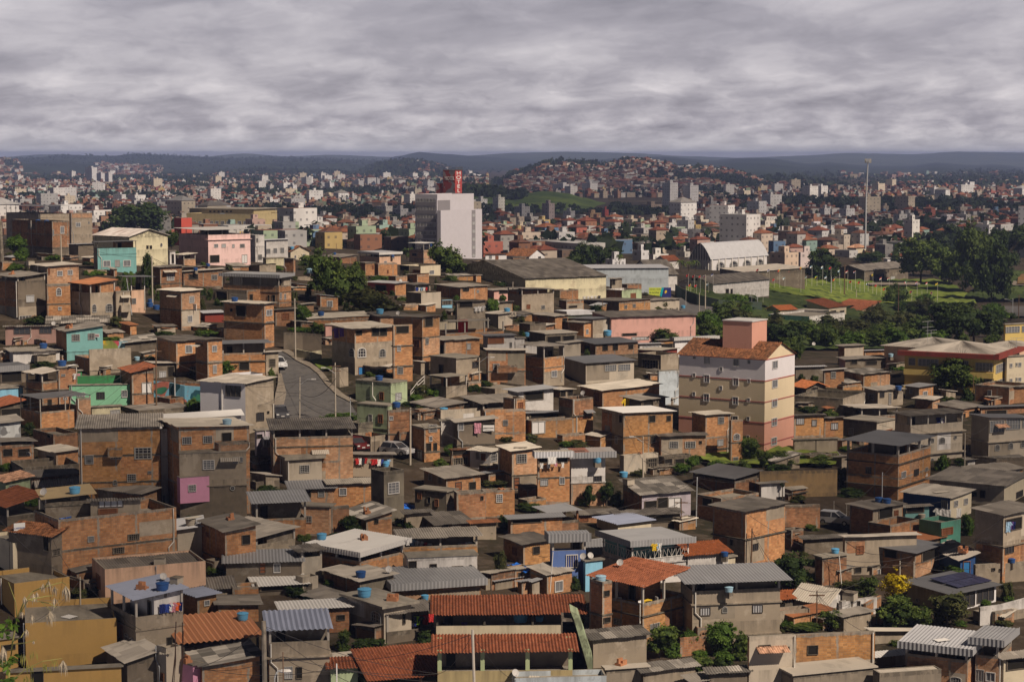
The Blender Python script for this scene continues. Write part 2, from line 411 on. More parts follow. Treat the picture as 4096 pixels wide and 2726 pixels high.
def citywall(name,attr):
 t=NT(name)
 uv=t.n('ShaderNodeUVMap',uv_map='UVMap').outputs[0];sep=t.n('ShaderNodeSeparateXYZ');t.l(uv,sep.inputs[0])
 if attr:col=t.n('ShaderNodeAttribute',attribute_name='col').outputs['Color']
 else:col=t.n('ShaderNodeObjectInfo').outputs['Color']
 fu=t.math('FRACT',t.math('MULTIPLY',sep.outputs[0],1/3.1));fv=t.math('FRACT',t.math('MULTIPLY',sep.outputs[1],1/2.9))
 w=t.math('MULTIPLY',t.math('COMPARE',fu,0.5,0.17),t.math('COMPARE',fv,0.5,0.17))
 sn=t.n('ShaderNodeVectorMath',operation='SNAP');t.l(uv,sn.inputs[0]);sn.inputs[1].default_value=(3.1,2.9,1)
 wn=t.n('ShaderNodeTexWhiteNoise');t.l(sn.outputs[0],wn.inputs['Vector'])
 w=t.math('MULTIPLY',w,t.math('GREATER_THAN',wn.outputs['Value'],0.22))
 pos=t.n('ShaderNodeNewGeometry').outputs['Position']
 n=t.noise(pos,0.15,4,0.65)
 base=t.mix(t.ramp(n,0.35,0.7),t.mix(1.0,col,(0.8,0.8,0.8),'MULTIPLY'),col)
 c=t.mix(t.math('MULTIPLY',w,0.6),base,(0.06,0.06,0.07))
 M[name]=t.done(c,0.85,0.2)
citywall('city_wall',True);citywall('tower_wall',False)
def cityroof():
 t=NT('city_roof');col=t.n('ShaderNodeAttribute',attribute_name='col').outputs['Color']
 pos=t.n('ShaderNodeNewGeometry').outputs['Position'];n=t.noise(pos,0.3,4,0.65)
 M['city_roof']=t.done(t.mix(t.ramp(n,0.3,0.75),col,t.mix(1.0,col,(0.6,0.6,0.6),'MULTIPLY')),0.9,0.2)
cityroof()
def mural(name,cols,sc,base):
 t=NT(name);uv,off,u,v,rnd=t.coords()
 col=base
 for i,c in enumerate(cols):
  m=t.ramp(t.noise(t.scl(t.n('ShaderNodeVectorMath',operation='ADD').outputs[0],(1,1,1))if False else t.vec(t.math('ADD',u,i*17.3),v,i*3.1),sc,2,0.4),0.585,0.605)
  col=t.mix(m,col,c)
 M[name]=t.done(stain(t,col,off,u,v,0.2),0.8,0.2)
mural('mural_leaf',[(0.02,0.10,0.14),(0.5,0.17,0.13),(0.05,0.22,0.14)],0.45,(0.2,0.48,0.66))
mural('mural_patch',[(0.55,0.09,0.12),(0.25,0.28,0.07),(0.62,0.38,0.03),(0.03,0.03,0.03)],0.28,(0.30,0.45,0.52))
mural('mural_tree',[(0.2,0.2,0.21),(0.35,0.36,0.38)],0.5,(0.62,0.64,0.66))
mural('mural_cloth',[(0.45,0.18,0.17),(0.05,0.12,0.07),(0.2,0.3,0.22)],1.2,(0.55,0.47,0.42))
mural('mural_graf',[(0.6,0.25,0.2),(0.1,0.2,0.4),(0.5,0.1,0.15)],0.8,(0.62,0.64,0.68))
mural('hotel_peel',[(0.33,0.27,0.27),(0.27,0.25,0.26)],0.3,(0.34,0.07,0.065))
# windows and doors (shared meshes, one metre square, facing -y)
_wm={}
def _ring(mb,b,d=0.09,arch=False,rnd=False):
 if rnd or arch:
  N=16;out=[];inn=[]
  for k in range(N if rnd else N+1):
   a=(2*math.pi*k/N)if rnd else math.pi*k/N
   if rnd:out.append((.5*math.cos(a),.5*math.sin(a)));inn.append(((.5-b)*math.cos(a),(.5-b)*math.sin(a)))
   else:out.append((.5*math.cos(a),.15+.35*math.sin(a)));inn.append(((.5-b)*math.cos(a),.15+(.35-b)*math.sin(a)))
  if not rnd:
   out+=[(-.5,-.5),(.5,-.5)];inn+=[(-.5+b,-.5+b),(.5-b,-.5+b)]
  K=len(out)
  for k in range(K):
   o0,o1,i0,i1=out[k],out[(k+1)%K],inn[k],inn[(k+1)%K]
   mb.face([(o0[0],-d,o0[1]),(i0[0],-d,i0[1]),(i1[0],-d,i1[1]),(o1[0],-d,o1[1])])
   mb.face([(i0[0],-d,i0[1]),(i0[0],0,i0[1]),(i1[0],0,i1[1]),(i1[0],-d,i1[1])])
   mb.face([(o1[0],-d,o1[1]),(o1[0],0,o1[1]),(o0[0],0,o0[1]),(o0[0],-d,o0[1])])
  return inn
 for(x0,z0,x1,z1)in((-.5,-.5,.5,-.5+b),(-.5,.5-b,.5,.5),(-.5,-.5+b,-.5+b,.5-b),(.5-b,-.5+b,.5,.5-b)):
  mb.box(x0,-d,z0,x1,0,z1)
 return[(.5-b,-.5+b),(.5-b,.5-b),(-.5+b,.5-b),(-.5+b,-.5+b)]
WK={
'g':('frame_grey',.07,'glass',3,3,0),'d':('plaster_dark',.05,'opening_shade',0,0,0),'w':('frame_white',.08,'glass_grey',1,0,0),
'a':('frame_grey',.08,'glass',3,2,1),'A':('frame_white',.09,'glass',2,2,1),'s':('frame_wood',.08,'door_wood',1,2,0),'p':('frame_grey',.06,'glass_pale',3,0,0),
'k':('frame_dark',.03,'glass',2,0,0),'o':('frame_grey',.12,'glass',1,1,2),'b':('frame_white',.06,'glass_blue',4,0,0),'G':('frame_white',.07,'glass_grey',2,3,0),
'l':('frame_grey',.08,'glass_grey',0,4,0),'q':('concrete',.08,'opening_shade',5,2,0),'t':('frame_grey',.04,'glass_grey',4,1,0),'P':('frame_dark',.05,'glass_pale',3,0,0),
'Dw':('frame_grey',.05,'door_white',1,0,0),'Db':('frame_wood',.05,'door_blue',0,0,0),'Do':('frame_dark',.05,'door_wood',0,2,0),'Dd':('plaster_dark',.05,'opening_shade',0,0,0),'Dg':('frame_grey',.05,'door_grey',2,0,0),
}
def wmesh(k):
 if k in _wm:return _wm[k]
 rm,b,pm,nv,nh,sh=WK[k]
 mb=MB();inn=_ring(mb,b,0.09,sh==1,sh==2)
 for i in range(nv):
  x=-.5+(i+1)/(nv+1);mb.box(x-.017,-.07,-.5+b,x+.017,-.03,.5-b if sh==0 else.3)
 for i in range(nh):
  z=-.5+(i+1)/(nh+1);mb.box(-.5+b,-.065,z-.017,.5-b,-.035,z+.017)
 ring=mb.mesh('window',M[rm])
 pb=MB();pb.face([(x,-.012,z)for x,z in(inn if sh else inn)])
 _wm[k]=(ring,pb.mesh('pane',M[pm]))
 return _wm[k]
def add_window(root,kind,face,u,z,w,h,off=0.0):
 ring,pane=wmesh(kind)
 nm='door' if kind[0]=='D' else 'window'
 if face=='R':loc,rot=(u,-off,z),(0,0,0)
 else:loc,rot=(-off,u,z),(0,0,-math.pi/2)
 o=place(nm,ring,root,loc,rot,(w,1,h))
 place('panel' if nm=='door' else 'pane',pane,o)
 return o
HS=[]
PATCHY={'brick':['brick_pale','plaster','brick_dark','plaster_light','brick_ochre'],'brick_clean':['brick_pale','plaster','brick','brick_ochre'],'brick_dark':['brick','plaster_dark','plaster','moss'],'brick_pale':['brick_clean','plaster','brick','plaster_light'],'brick_ochre':['brick','brick_dark','plaster','brick_clean'],
'plaster':['plaster_light','plaster_dark','brick_dark','concrete'],'plaster_dark':['plaster','moss','brick_dark'],'plaster_light':['plaster','concrete','white_old']}
def n_pipe(k,Hv,rr):return k.get('n','house')=='house' and Hv>2.6 and rr.random()<.4
def slope_dir(d,R,L):
 if d in('x+','x-','y+','y-'):return d
 big=R>=L
 return{'b':'y+' if big else 'x+','f':'y-' if big else 'x-','r':'x+' if big else 'y-','l':'x-' if big else 'y+'}[d]
def roof_sheet(root,mat,x0,y0,x1,y1,zf,d,name='roof',pitch=None,amp=None,rows=None):
 """sheet over a rectangle, zf(x,y) its height"""
 tile=mat.startswith('tile')and mat!='tile_salmon'
 if pitch is None:pitch=0.26 if tile else(0.3 if mat.startswith('met')else 0.24)
 if amp is None:amp=0.055 if tile else(0.028 if mat.startswith('met')else 0.035)
 if mat=='tile_salmon':pitch,amp=0.46,0.075
 if mat=='met_blue':pitch,amp=0.42,0.05
 if mat in('slab','slab_pale','canvas','solar','met_dark'):amp=0.004
 mb=MB()
 P=lambda x,y:(x,y,zf(x,y))
 if d[0]=='y':
  lo,hi=(y0,y1)if d=='y+' else(y1,y0)
  c=[P(x0,hi),P(x1,hi),P(x1,lo),P(x0,lo)]
 else:
  lo,hi=(x0,x1)if d=='x+' else(x1,x0)
  c=[P(hi,y0),P(hi,y1),P(lo,y1),P(lo,y0)]
 ln=(Vector(c[3])-Vector(c[0])).length
 if rows is None:rows=max(2,int(ln/(0.36 if tile else 1.8)))
 fib=mat.startswith('fib')
 mb.sheet(*c,pitch=pitch,amp=amp,rows=min(rows,40),step=(-0.03 if tile else 0.0),sag=(0.05 if tile else(0.09 if fib else 0.01)),rnd=RND)
 return mb.build(name,M[mat],root)
def house(fr,x0,xc,x1,yt,yb,mat,roof,label,**k):
 sc=cs(fr)
 X0,YT=cv(fr,x0,yt);X1,YB=cv(fr,x1,yb)
 front=xc is None
 XC=X0 if front else cv(fr,xc,0)[0]
 if 'db' in k:YB=cv(fr,0,k['db'])[1]
 Y=D(XC,YB)*k.get('dm',1.0)
 top=at(XC,YT,Y)
 s0,s1,sC=se(X0,(YT+YB)/2)[0],se(X1,(YT+YB)/2)[0],top.x/top.y
 wl,wr=XC-X0,X1-XC
 if front:t=R_(91.5)+math.atan(sC)if 't' not in k else R_(k['t'])
 else:t=R_(k.get('t',45+20*(wr-wl)/(wr+wl)))
 ct,st=math.cos(t),math.sin(t)
 L=k.get('L',5.5)if front else(top.x-s0*Y)/(ct+s0*st)
 R=(s1*Y-top.x)/(st-s1*ct)
 L=k.get('L',min(max(L,0.4),40));R=k.get('R',min(max(R,0.4),70))
 if not front and 'L' not in k and t>R_(55):
  while L>6.0 and t>R_(40):
   t-=R_(1.5);ct,st=math.cos(t),math.sin(t)
   L=(top.x-s0*Y)/(ct+s0*st);R=(s1*Y-top.x)/(st-s1*ct)
  L=max(L,.4);R=min(max(k.get('R',R),.4),70)
 rz=math.pi/2-t
 uR,uL=Vector((st,ct,0)),Vector((-ct,st,0))
 C=Vector((top.x,top.y,0))
 gz=min(ground_z(*(C+uR*(R*a)+uL*(L*b)).xy)for a in(0,1)for b in(0,1))-0.4
 gz=min(gz,top.z-2.0)
 if 'gz' in k:gz=top.z-k['gz']
 root=empty(k.get('n','house'),(C.x,C.y,gz),rz)
 tag(root,label,k.get('cat','house'),k.get('group'))
 H=top.z-gz
 Hv=(YB-YT)*Y/F
 ppm=F/Y
 rp=roof.split();rt=rp[0];rm=rp[1]if len(rp)>1 else 'fib';rd=slope_dir(rp[2]if len(rp)>2 else random.Random(label+'r').choice('bbblrf' if rt=='C' and 'rs' not in k else 'bbblr' if k.get('rs',0)<.12 else 'b'),R,L)
 rs=k.get('rs',0.12 if rt=='C' else 0.08)*0.6;ov=k.get('ov',0.4)
 def slope(x,y):return rs*{'y+':y,'y-':L-y,'x+':x,'x-':R-x}[rd]
 hz=(lambda x,y:slope(x,y))if rt=='C' else(lambda x,y:0.0)
# walls
 mats=[mat,k.get('matL',mat),k.get('matR',mat)]
 lo=k.get('lo');zones=k.get('zones')
 ml=[M[m]for m in mats]+([M[lo[0]],M['slab']]if lo else[M[mat],M['slab']])+[M[z[0]]for z in zones or()]
 zs=H-lo[1]if lo else 0
 if lo:zs=max(0.3,zs)
 mb=MB()
 def wall(a,b,mi):
  za,zb_=H+hz(*a),H+hz(*b)
  if zones:
   tb_=0.0
   for i,(_,dp)in enumerate(zones):
    b0=max(0.0,H-dp)if i<len(zones)-1 else 0.0
    mb.wallq(a,b,b0,b0,za if i==0 else H-tb_,zb_ if i==0 else H-tb_,5+i,H);tb_=dp
  elif lo:
   mb.wallq(a,b,zs,zs,za,zb_,mi,H);mb.wallq(a,b,0,0,zs,zs,3,zs)
  else:mb.wallq(a,b,0,0,za,zb_,mi,H)
 wall((0,0),(R,0),2);wall((R,0),(R,L),0);wall((R,L),(0,L),0);wall((0,L),(0,0),1)
 fl=H-(k.get('ph',1.0)if rt=='T' else(k.get('ph',0.5)if rt=='P' else 0.0))
 if rt in('T','P'):
  w=0.13
  q=[(w,w),(R-w,w),(R-w,L-w),(w,L-w)];o=[(0,0),(R,0),(R,L),(0,L)]
  for i in range(4):
   a,b=q[i],q[(i+1)%4]
   mb.wallq(b,a,fl,fl,H,H,0,H)
   mb.face([(*o[i],H),(*o[(i+1)%4],H),(*b,H),(*a,H)],[o[i],o[(i+1)%4],b,a],4)
  mb.face([(*p,fl)for p in q],q,4)
 elif rt=='C':
  mb.face([(0,0,H-.02),(R,0,H-.02),(R,L,H-.02),(0,L,H-.02)],[(0,0),(R,0),(R,L),(0,L)],4)
 elif rt=='G':
  ax=k.get('ridge','y' if wr<wl*2 and not front else 'x')
  pk=k.get('peak',0.3)
  if ax=='y':
   h=pk*R/2
   for y,a,b in((0,0,R),(L,R,0)):
    mb.face([(a,y,H),(b,y,H),(R/2,y,H+h)],[(a,0),(b,0),(R/2,h)],2)
  else:
   h=pk*L/2
   for x,a,b in((0,L,0),(R,0,L)):
    mb.face([(x,a,H),(x,b,H),(x,L/2,H+h)],[(a,0),(b,0),(L/2,h)],1)
 if rt=='F' or rt=='G' or rt=='H':
  mb.face([(0,0,H-.01),(R,0,H-.01),(R,L,H-.01),(0,L,H-.01)],[(0,0),(R,0),(R,L),(0,L)],4)
 mb.build('wall',ml,root)
# roof
 if rt=='F':
  ov=k.get('ov',0.18);rb=MB();rb.box(-ov,-ov,H,R+ov,L+ov,H+k.get('th',0.13));rb.build('roof',M[rm if len(rp)>1 else 'slab'],root)
 elif rt=='P' and len(rp)>1:
  w=0.15;roof_sheet(root,rm,w,w,R-w,L-w,lambda x,y:fl+0.12+0.04*{'y+':y,'y-':L-y,'x+':x,'x-':R-x}[rd],rd)
 elif rt=='C':
  roof_sheet(root,rm,-ov,-ov,R+ov,L+ov,lambda x,y:H+0.06+slope(x,y),rd)
 elif rt=='G':
  e=k.get('ov',0.45)
  nm='roof'
  if ax=='y':
   f=lambda x,y:H+0.08+pk*(R/2-abs(x-R/2))
   roof_sheet(root,rm,-e,-e,R/2,L+e,f,'x+');roof_sheet(root,rm,R/2,-e,R+e,L+e,f,'x-')
  else:
   f=lambda x,y:H+0.08+pk*(L/2-abs(y-L/2))
   roof_sheet(root,rm,-e,-e,R+e,L/2,f,'y+');roof_sheet(root,rm,-e,L/2,R+e,L+e,f,'y-')
 elif rt=='H':
  e=k.get('ov',0.6);pk=k.get('peak',0.3);rb=MB()
  x0_,y0_,x1_,y1_=-e,-e,R+e,L+e;W,Dp=x1_-x0_,y1_-y0_;m=min(W,Dp)/2;z0,z1=H+.05,H+.05+pk*m
  if W>=Dp:ra,rb_=(x0_+m,y0_+m,z1),(x1_-m,y0_+m,z1)
  else:ra,rb_=(x0_+m,y0_+m,z1),(x0_+m,y1_-m,z1)
  A,B,C_,D_=(x0_,y0_,z0),(x1_,y0_,z0),(x1_,y1_,z0),(x0_,y1_,z0)
  tl=rm.startswith('tile');kw=dict(pitch=.28 if tl else.4,amp=.05 if tl else.03,rows=max(2,int(m/.4))if tl else 3,sag=.04,rnd=RND)
  if W>=Dp:fs=[(ra,rb_,B,A),(rb_,rb_,C_,B),(rb_,ra,D_,C_),(ra,ra,A,D_)]
  else:fs=[(ra,ra,B,A),(ra,rb_,C_,B),(rb_,rb_,D_,C_),(rb_,ra,A,D_)]
  for f in fs:
   a,b,c,d_=map(Vector,f)
   n_=max(4,int((c-d_).length/kw['pitch']));base=len(rb.v);rows=min(kw['rows'],20)
   nor=(c-d_).cross(a-d_ if(a-d_).length>.1 else b-d_).normalized()
   if nor.z<0:nor=-nor
   for j in range(rows+1):
    for i in range(2*n_+1):
     u=i/(2*n_);tt=j/rows
     p=(a*(1-u)+b*u)*(1-tt)+(d_*(1-u)+c*u)*tt+nor*(kw['amp']*(1 if i%2 else-1)*min(1,tt*3))
     rb.v.append(tuple(p))
   for j in range(rows):
    for i in range(2*n_):
     q=(base+j*(2*n_+1)+i,base+j*(2*n_+1)+i+1,base+(j+1)*(2*n_+1)+i+1,base+(j+1)*(2*n_+1)+i)
     rb.f.append(q);rb.uv.append([((b_-base)%(2*n_+1)*(c-d_).length/(2*n_),((b_-base)//(2*n_+1))*m/rows)for b_ in q]);rb.m.append(0);rb.c.append(None)
  rb.build('roof',M[rm],root)
 elif rt=='T':
  rh=k.get('rh',1.5)
  if 'yr' in k:rh=(yt-k['yr'])*sc/ppm
  zf=lambda x,y:H+rh+slope(x,y)
  ox=k.get('ox',ov)
  roof_sheet(root,rm,-ox,-ox,R+ox,L+ox,zf,rd)
  pm=M[k.get('post','post_grey')];pw=k.get('pw',0.09)
  pts={(pw,pw),(R-pw,pw),(pw,L-pw),(R-pw,L-pw)}
  for i in range(1,int(R/4.2)+1 if R>5 else 1):pts.add((R*i/(int(R/4.2)+1),pw))
  for i in range(1,int(L/4.2)+1 if L>5 else 1):pts.add((pw,L*i/(int(L/4.2)+1)))
  for(px,py)in sorted(pts):
   pb=MB();pb.box(-pw,-pw,0,pw,pw,zf(px,py)-H-.03);pb.build('post',pm,root,(px,py,H))
  br=k.get('room',0.5)
  if br:
   rb=MB();a,b=(R*(1-br),L*0.5)if R>L else(R*0.5,L*(1-br))
   if k.get('wide'):a,b=(0.14,L*(1-br))if R>L else(R*(1-br),0.14)
   zt=min(zf(a,b),zf(R,L),zf(a,L),zf(R,b))-0.05
   rb.box(a,b,fl,R-.14,L-.14,zt);rb.build('upper_room',M[k.get('rmat','plaster_dark')],root)
   dh=min(2.0,zt-fl-.15)
   if dh>1.2:
    if R>L:add_window(root,'Dd','R',min(R-0.8,a+0.9),fl+dh/2,0.8,dh,-b)
    else:add_window(root,'Dd','L',min(L-0.8,b+0.9),fl+dh/2,0.8,dh,-a)
 fas=k.get('fas')
 if fas:
  fb=MB();fh=k.get('fh',0.55);o=(k.get('ox',ov)if rt=='T' else ov)+.02
  zf2=(lambda x,y:H+(k.get('rh',1.5)if 'yr' not in k else(yt-k['yr'])*sc/ppm)+slope(x,y))if rt=='T' else(lambda x,y:H+.06+hz(x,y))
  up=k.get('fup',0.1)
  for a,b in(((-o,-o),(R+o,-o)),((-o,L+o),(-o,-o))):
   za,zb_=zf2(*a)+up,zf2(*b)+up
   fb.sheet((*a,za),(*b,zb_),(*b,zb_-fh),(*a,za-fh),pitch=.34,amp=.03,rows=1)
  fb.build('fascia',M[fas],root)
# floor slabs showing as ledges
 for i in range(k.get('led',1 if Hv>3.4 and rt!='G' else 0)):
  z=(fl if rt=='T' else H-2.75)-2.75*i-(0.05 if rt=='T' else 0)
  if lo and i==0 and rt!='T':z=zs
  if z<0.5 or z<H-Hv-2:break
  e=k.get('lw',0.07);lb=MB();lb.box(-e,-e,z-.13,R+e,L+e,z);lb.build('floor_slab',M['moss' if 'brick' in mat or 'dark' in mat else mat],root)
# windows
 Ri=Matrix.Rotation(-rz,3,'Z');O=Ri@(Vector((0,0,CZ))-root.location)
 def hit(x,y):
  d=Ri@ray(x,y);best=None
  if d.y>1e-6:
   tt=-O.y/d.y;p=O+d*tt
   if-0.3<=p.x<=R+0.3:best=('R',p.x,p.z,tt)
  if best is None and d.x>1e-6:
   tt=-O.x/d.x;p=O+d*tt
   best=('L',p.y,p.z,tt)
  if best is None:
   tt=-O.y/d.y;p=O+d*tt;best=('R',p.x,p.z,tt)
  return best
 for wv in k.get('win')or():
  if isinstance(wv[0],str):continue
  x,y,w,h,kd=wv
  sx,sy=cv(fr,x,y);f,u,z,tt=hit(sx,sy);f2,u2,_,_=hit(sx+0.5*sc*w*0.5,sy)
  if f2!=f:f2,u2,_,_=hit(sx-0.25*sc*w,sy)
  ww=abs(u2-u)*4 if f2==f else w*sc/ppm
  ln=R if f=='R' else L
  ww=min(ww,ln*.95);u=min(max(u,ww/2+.03),ln-ww/2-.03)
  add_window(root,kd,f,u,z,max(ww,.3),max(h*sc/ppm,.3))
 if k.get('win')is None:
  rr=random.Random(label)
  for f,ln in(('R',R),('L',L)):
   if ln<2.4 or(front and f=='L'):continue
   for s in range(max(1,int((Hv+0.8)/2.75))):
    z=fl-1.25-2.75*s
    if z<0.8 or z<H-Hv-.5:break
    n=max(1,int(ln/3.6))
    for i in range(n):
     if rr.random()<0.18:continue
     u=ln*(i+.5+rr.uniform(-.15,.15))/n
     kd=rr.choice('gggddwwplaks')
     w=rr.uniform(.9,1.4);h=rr.uniform(.9,1.15)
     add_window(root,kd,f,u,z+rr.uniform(-.1,.1),w,h)
 rr=random.Random(label+'p')
 if k.get('n','house')=='house' and Y<440 and mat in PATCHY:
  for f,ln in(('R',R),('L',L)):
   if ln<2.2 or(front and f=='L'):continue
   nb=max(1,round(ln/3.4));bw=ln/nb
   for s in range(min(4,int(Hv/2.75)+1)):
    for i in range(nb):
     if rr.random()>.26:continue
     zt=(fl if rt in 'TP' else H)-.12-2.75*s;z0=max(.2,zt-rr.choice((2.4,2.4,1.3)));u0,u1=i*bw+.12,(i+1)*bw-.12
     if rr.random()<.3:u1=u0+(u1-u0)*.55
     if z0>zt-.4 or zt<H-Hv-1:continue
     pb=MB();d_=.006
     if f=='R':pb.face([(u0,-d_,z0),(u1,-d_,z0),(u1,-d_,zt),(u0,-d_,zt)],[(u0,z0-H),(u1,z0-H),(u1,zt-H),(u0,zt-H)])
     else:pb.face([(-d_,u1,z0),(-d_,u0,z0),(-d_,u0,zt),(-d_,u1,zt)],[(u1,z0-H),(u0,z0-H),(u0,zt-H),(u1,zt-H)])
     pb.build('wall_patch',M[rr.choice(PATCHY[mat])],root)
  for q in range(2):
   if Hv<3.2 or rr.random()>.4:continue
   f='R' if R>L else 'L';ln=max(R,L);w_=rr.uniform(1.4,min(3.2,ln*.7));u0=rr.uniform(0,ln-w_);z_=(fl if rt in 'TP' else H)-2.75*rr.choice((1,1,2))-.1
   if z_<max(1.2,H-Hv+.8):continue
   if rr.random()<.5:
    ab=MB();zz=z_+2.35;dp=rr.uniform(.6,1.1)
    c4=[(u0,0,zz),(u0+w_,0,zz),(u0+w_,-dp,zz-.35),(u0,-dp,zz-.35)]
    if f=='L':c4=[(y,x,z)for x,y,z in c4]
    ab.sheet(*c4,.2,.025,1);ab.build('awning',M[rr.choice(['fib','fib_pale','fib_dark','tile_pale','met'])],root)
   else:
    ab=MB();dp=rr.uniform(.6,.95)
    if f=='R':ab.box(u0,-dp,z_-.12,u0+w_,0,z_);ab.box(u0,-dp,z_,u0+w_,-dp+.1,z_+.9);ab.box(u0,-dp+.1,z_,u0+.1,0,z_+.9);ab.box(u0+w_-.1,-dp+.1,z_,u0+w_,0,z_+.9)
    else:ab.box(-dp,u0,z_-.12,0,u0+w_,z_);ab.box(-dp,u0,z_,-dp+.1,u0+w_,z_+.9);ab.box(-dp+.1,u0,z_,0,u0+.1,z_+.9);ab.box(-dp+.1,u0+w_-.1,z_,0,u0+w_,z_+.9)
    ab.build('balcony',M[rr.choice([mat,'brick','plaster','concrete','brick_pale'])],root)
 if n_pipe(k,Hv,rr):
  z1,z0=H-.05+(hz(0,0)if rt=='C' else 0),max(.3,H-Hv+.3);f=R>L;ln=R if f else L;u=ln*rr.choice((.03,.97,.5));u=min(max(u,.12),ln-.12);u2=u+(.5 if u<ln/2 else-.5);zm=z1-(z1-z0)*rr.uniform(.3,.7)
  q=[(u,z1),(u,zm),(u2,zm-.5),(u2,z0)]if rr.random()<.5 else[(u,z1),(u,z0)]
  pb=MB();pb.tube([(a,-.12,z)if f else(-.12,a,z)for a,z in q],.055,6);pb.build('drainpipe',M['pipe' if rr.random()<.75 else 'galv'],root)
 h=dict(root=root,label=label,R=R,L=L,H=H,Y=Y,rz=rz,fl=fl,hit=hit,ppm=ppm,sc=sc,fr=fr)
 HS.append(h)
 return h
def pipe(h,pts,r=0.055,mat='pipe'):
 """drainpipe over the walls of a house, given as picture points"""
 q=[]
 for x,y in pts:
  f,u,z,_=h['hit'](*cv(h['fr'],x,y))
  q.append((u,-0.09,z)if f=='R' else(-0.09,u,z))
 mb=MB();mb.tube(q,r,6);mb.build('drainpipe',M[mat],h['root'])
def band(h,face,z0,z1,u0=0.0,u1=None,mat='apt_band',name='band',d=0.04):
 R,L=h['R'],h['L'];mb=MB()
 if face=='R':mb.box(u0,-d,z0,u1 if u1 is not None else R,.02,z1)
 else:mb.box(-d,u0,z0,.02,u1 if u1 is not None else L,z1)
 mb.build(name,M[mat],h['root'])
def absorb(A,*others):
 """the other blocks belong to the same building as A"""
 wa=Matrix.Translation(A['root'].location)@Matrix.Rotation(A['rz'],4,'Z')
 for B in others:
  wb=Matrix.Translation(B['root'].location)@Matrix.Rotation(B['rz'],4,'Z')
  for ch in list(B['root'].children):
   m=wa.inverted()@wb@Matrix.Translation(ch.location)@ch.rotation_euler.to_matrix().to_4x4()
   s_=ch.scale.copy();ch.parent=A['root'];ch.location=m.to_translation();ch.rotation_euler=m.to_euler();ch.scale=s_
  bpy.data.objects.remove(B['root']);HS.remove(B)
# the houses, measured row by row (left to right, far to near)
h_=house
# upper left ridge
h_('T0',45,105,195,450,620,'white_clean','F','plain white boxy tower behind the long grey terrace',dm=1.25,win=[(90,540,14,18,'d')])
h_('T0',60,372,640,590,700,'plaster','T met_dark','long grey terrace house under a flat metal roof on thin dark posts',yr=522,rs=0.01,post='post_dark',db=860,room=0,win=[],t=52,pw=.06)
h_('T0',640,652,850,580,850,'plaster','P','grey plastered block with a strip of bare brick along its top',lo=('plaster',1.6),matR='brick_pale',db=860,win=[(720,687,46,42,'w'),(818,668,14,22,'l')])
h_('T0',112,478,640,655,1000,'brick_dark','P','tall mouldy brick house above the bushes at the left edge',lo=('plaster_dark',5.6),t=48,win=[(572,735,38,70,'w'),(485,760,16,60,'l')])
h_('T0',640,720,862,872,1010,'plaster_dark','C met_pale','low grey house carrying the silver solar water heater',win=[],rs=.05)
h_('T0',862,897,1255,905,1100,'teal','T met_dark','teal house with a dark green upper balcony and flat dark roof',yr=845,matL='plaster',rs=.01,post='post_dark',pw=.05,win=[(982,1045,70,60,'w'),(1080,1042,45,65,'Dg'),(1168,1042,70,60,'w')],rmat='brick')
h_('T0',870,1190,1545,795,1055,'cream_old','G rust_white','pale yellow gabled warehouse with black mould and a rusted white roof',ridge='y',peak=.28,led=0,win=[(1356,893,22,32,'d'),(1387,893,22,32,'d'),(1484,873,22,36,'o')],t=45)
h_('T0',1605,1668,1768,625,760,'red','F','plain red cube standing on top of the ridge',win=[],dm=1.1,db=900,ov=0,th=.05)
yb_=h_('T0',1592,2318,2632,590,860,'khaki','P','wide khaki yellow factory block with one long row of windows',t=25,dm=1.25,n='factory',cat='factory',led=0,win=[(1790+52*i,680,34,56,'w')for i in range(11)]+[(2460,707,32,34,'g'),(2460,790,32,40,'g')])
fac2_=h_('T0',1745,2335,2600,545,600,'khaki','F slab','narrow khaki top storey with small square vents on the factory roof',t=25,dm=1.27,db=860,led=0,win=[(1936+38*i,565,20,14,'d')for i in range(6)],ov=.9,gz=4.0)
pk_=h_('T0',1648,1915,2305,782,1055,'pink','T met_white','pale pink two storey house under a thin white terrace roof',yr=735,rs=.015,ov=.9,pw=.05,room=.3,t=50,win=[(1988,880,40,34,'w'),(2058,879,40,34,'p'),(2147,882,22,34,'p'),(2229,880,44,36,'g'),(1975,1000,90,70,'d'),(2250,1000,50,80,'Dw')],lw=.3)
h_('T1',-55,-8,78,782,1040,'white_old','P','narrow white house wedged beside the pink two storey house',win=[(10,830,18,40,'g'),(35,985,40,50,'g')],dm=1.02)
h_('T0',1550,1562,1615,930,1050,'white_old','F','tiny white annexe with a tall dark door by the warehouse',win=[(1590,1000,22,85,'Dd')])
h_('T0',1618,1690,1800,1000,1058,'brick_pale','T fib_pale','small brick shed with a pale lean-to roof below the pink house',yr=962,rs=.12,win=[],room=.4)
h_('T0',285,432,728,1072,1245,'brick_pale','C fib','pinkish brick upper storey with a grey sheet roof and three windows',t=55,rs=.06,win=[(450,1115,18,58,'s'),(550,1135,52,50,'w'),(645,1126,48,46,'w')],matL='plaster_dark',db=1505)
h_('T0',425,432,648,1243,1505,'brick_clean','F','narrow clean orange brick tower with one arched window',win=[(541,1303,50,76,'A'),(551,1458,34,34,'w')],ov=.05,dm=.99)
h_('T0',-60,162,420,1205,1560,'plaster_dark','T fib_dark','dark grey plastered house with a shuttered white window, roofed terrace above',yr=1165,rs=.13,matL='brick',win=[(276,1366,76,66,'p'),(226,1555,122,66,'g'),(318,1555,70,66,'s')],room=.7,wide=1,led=0)
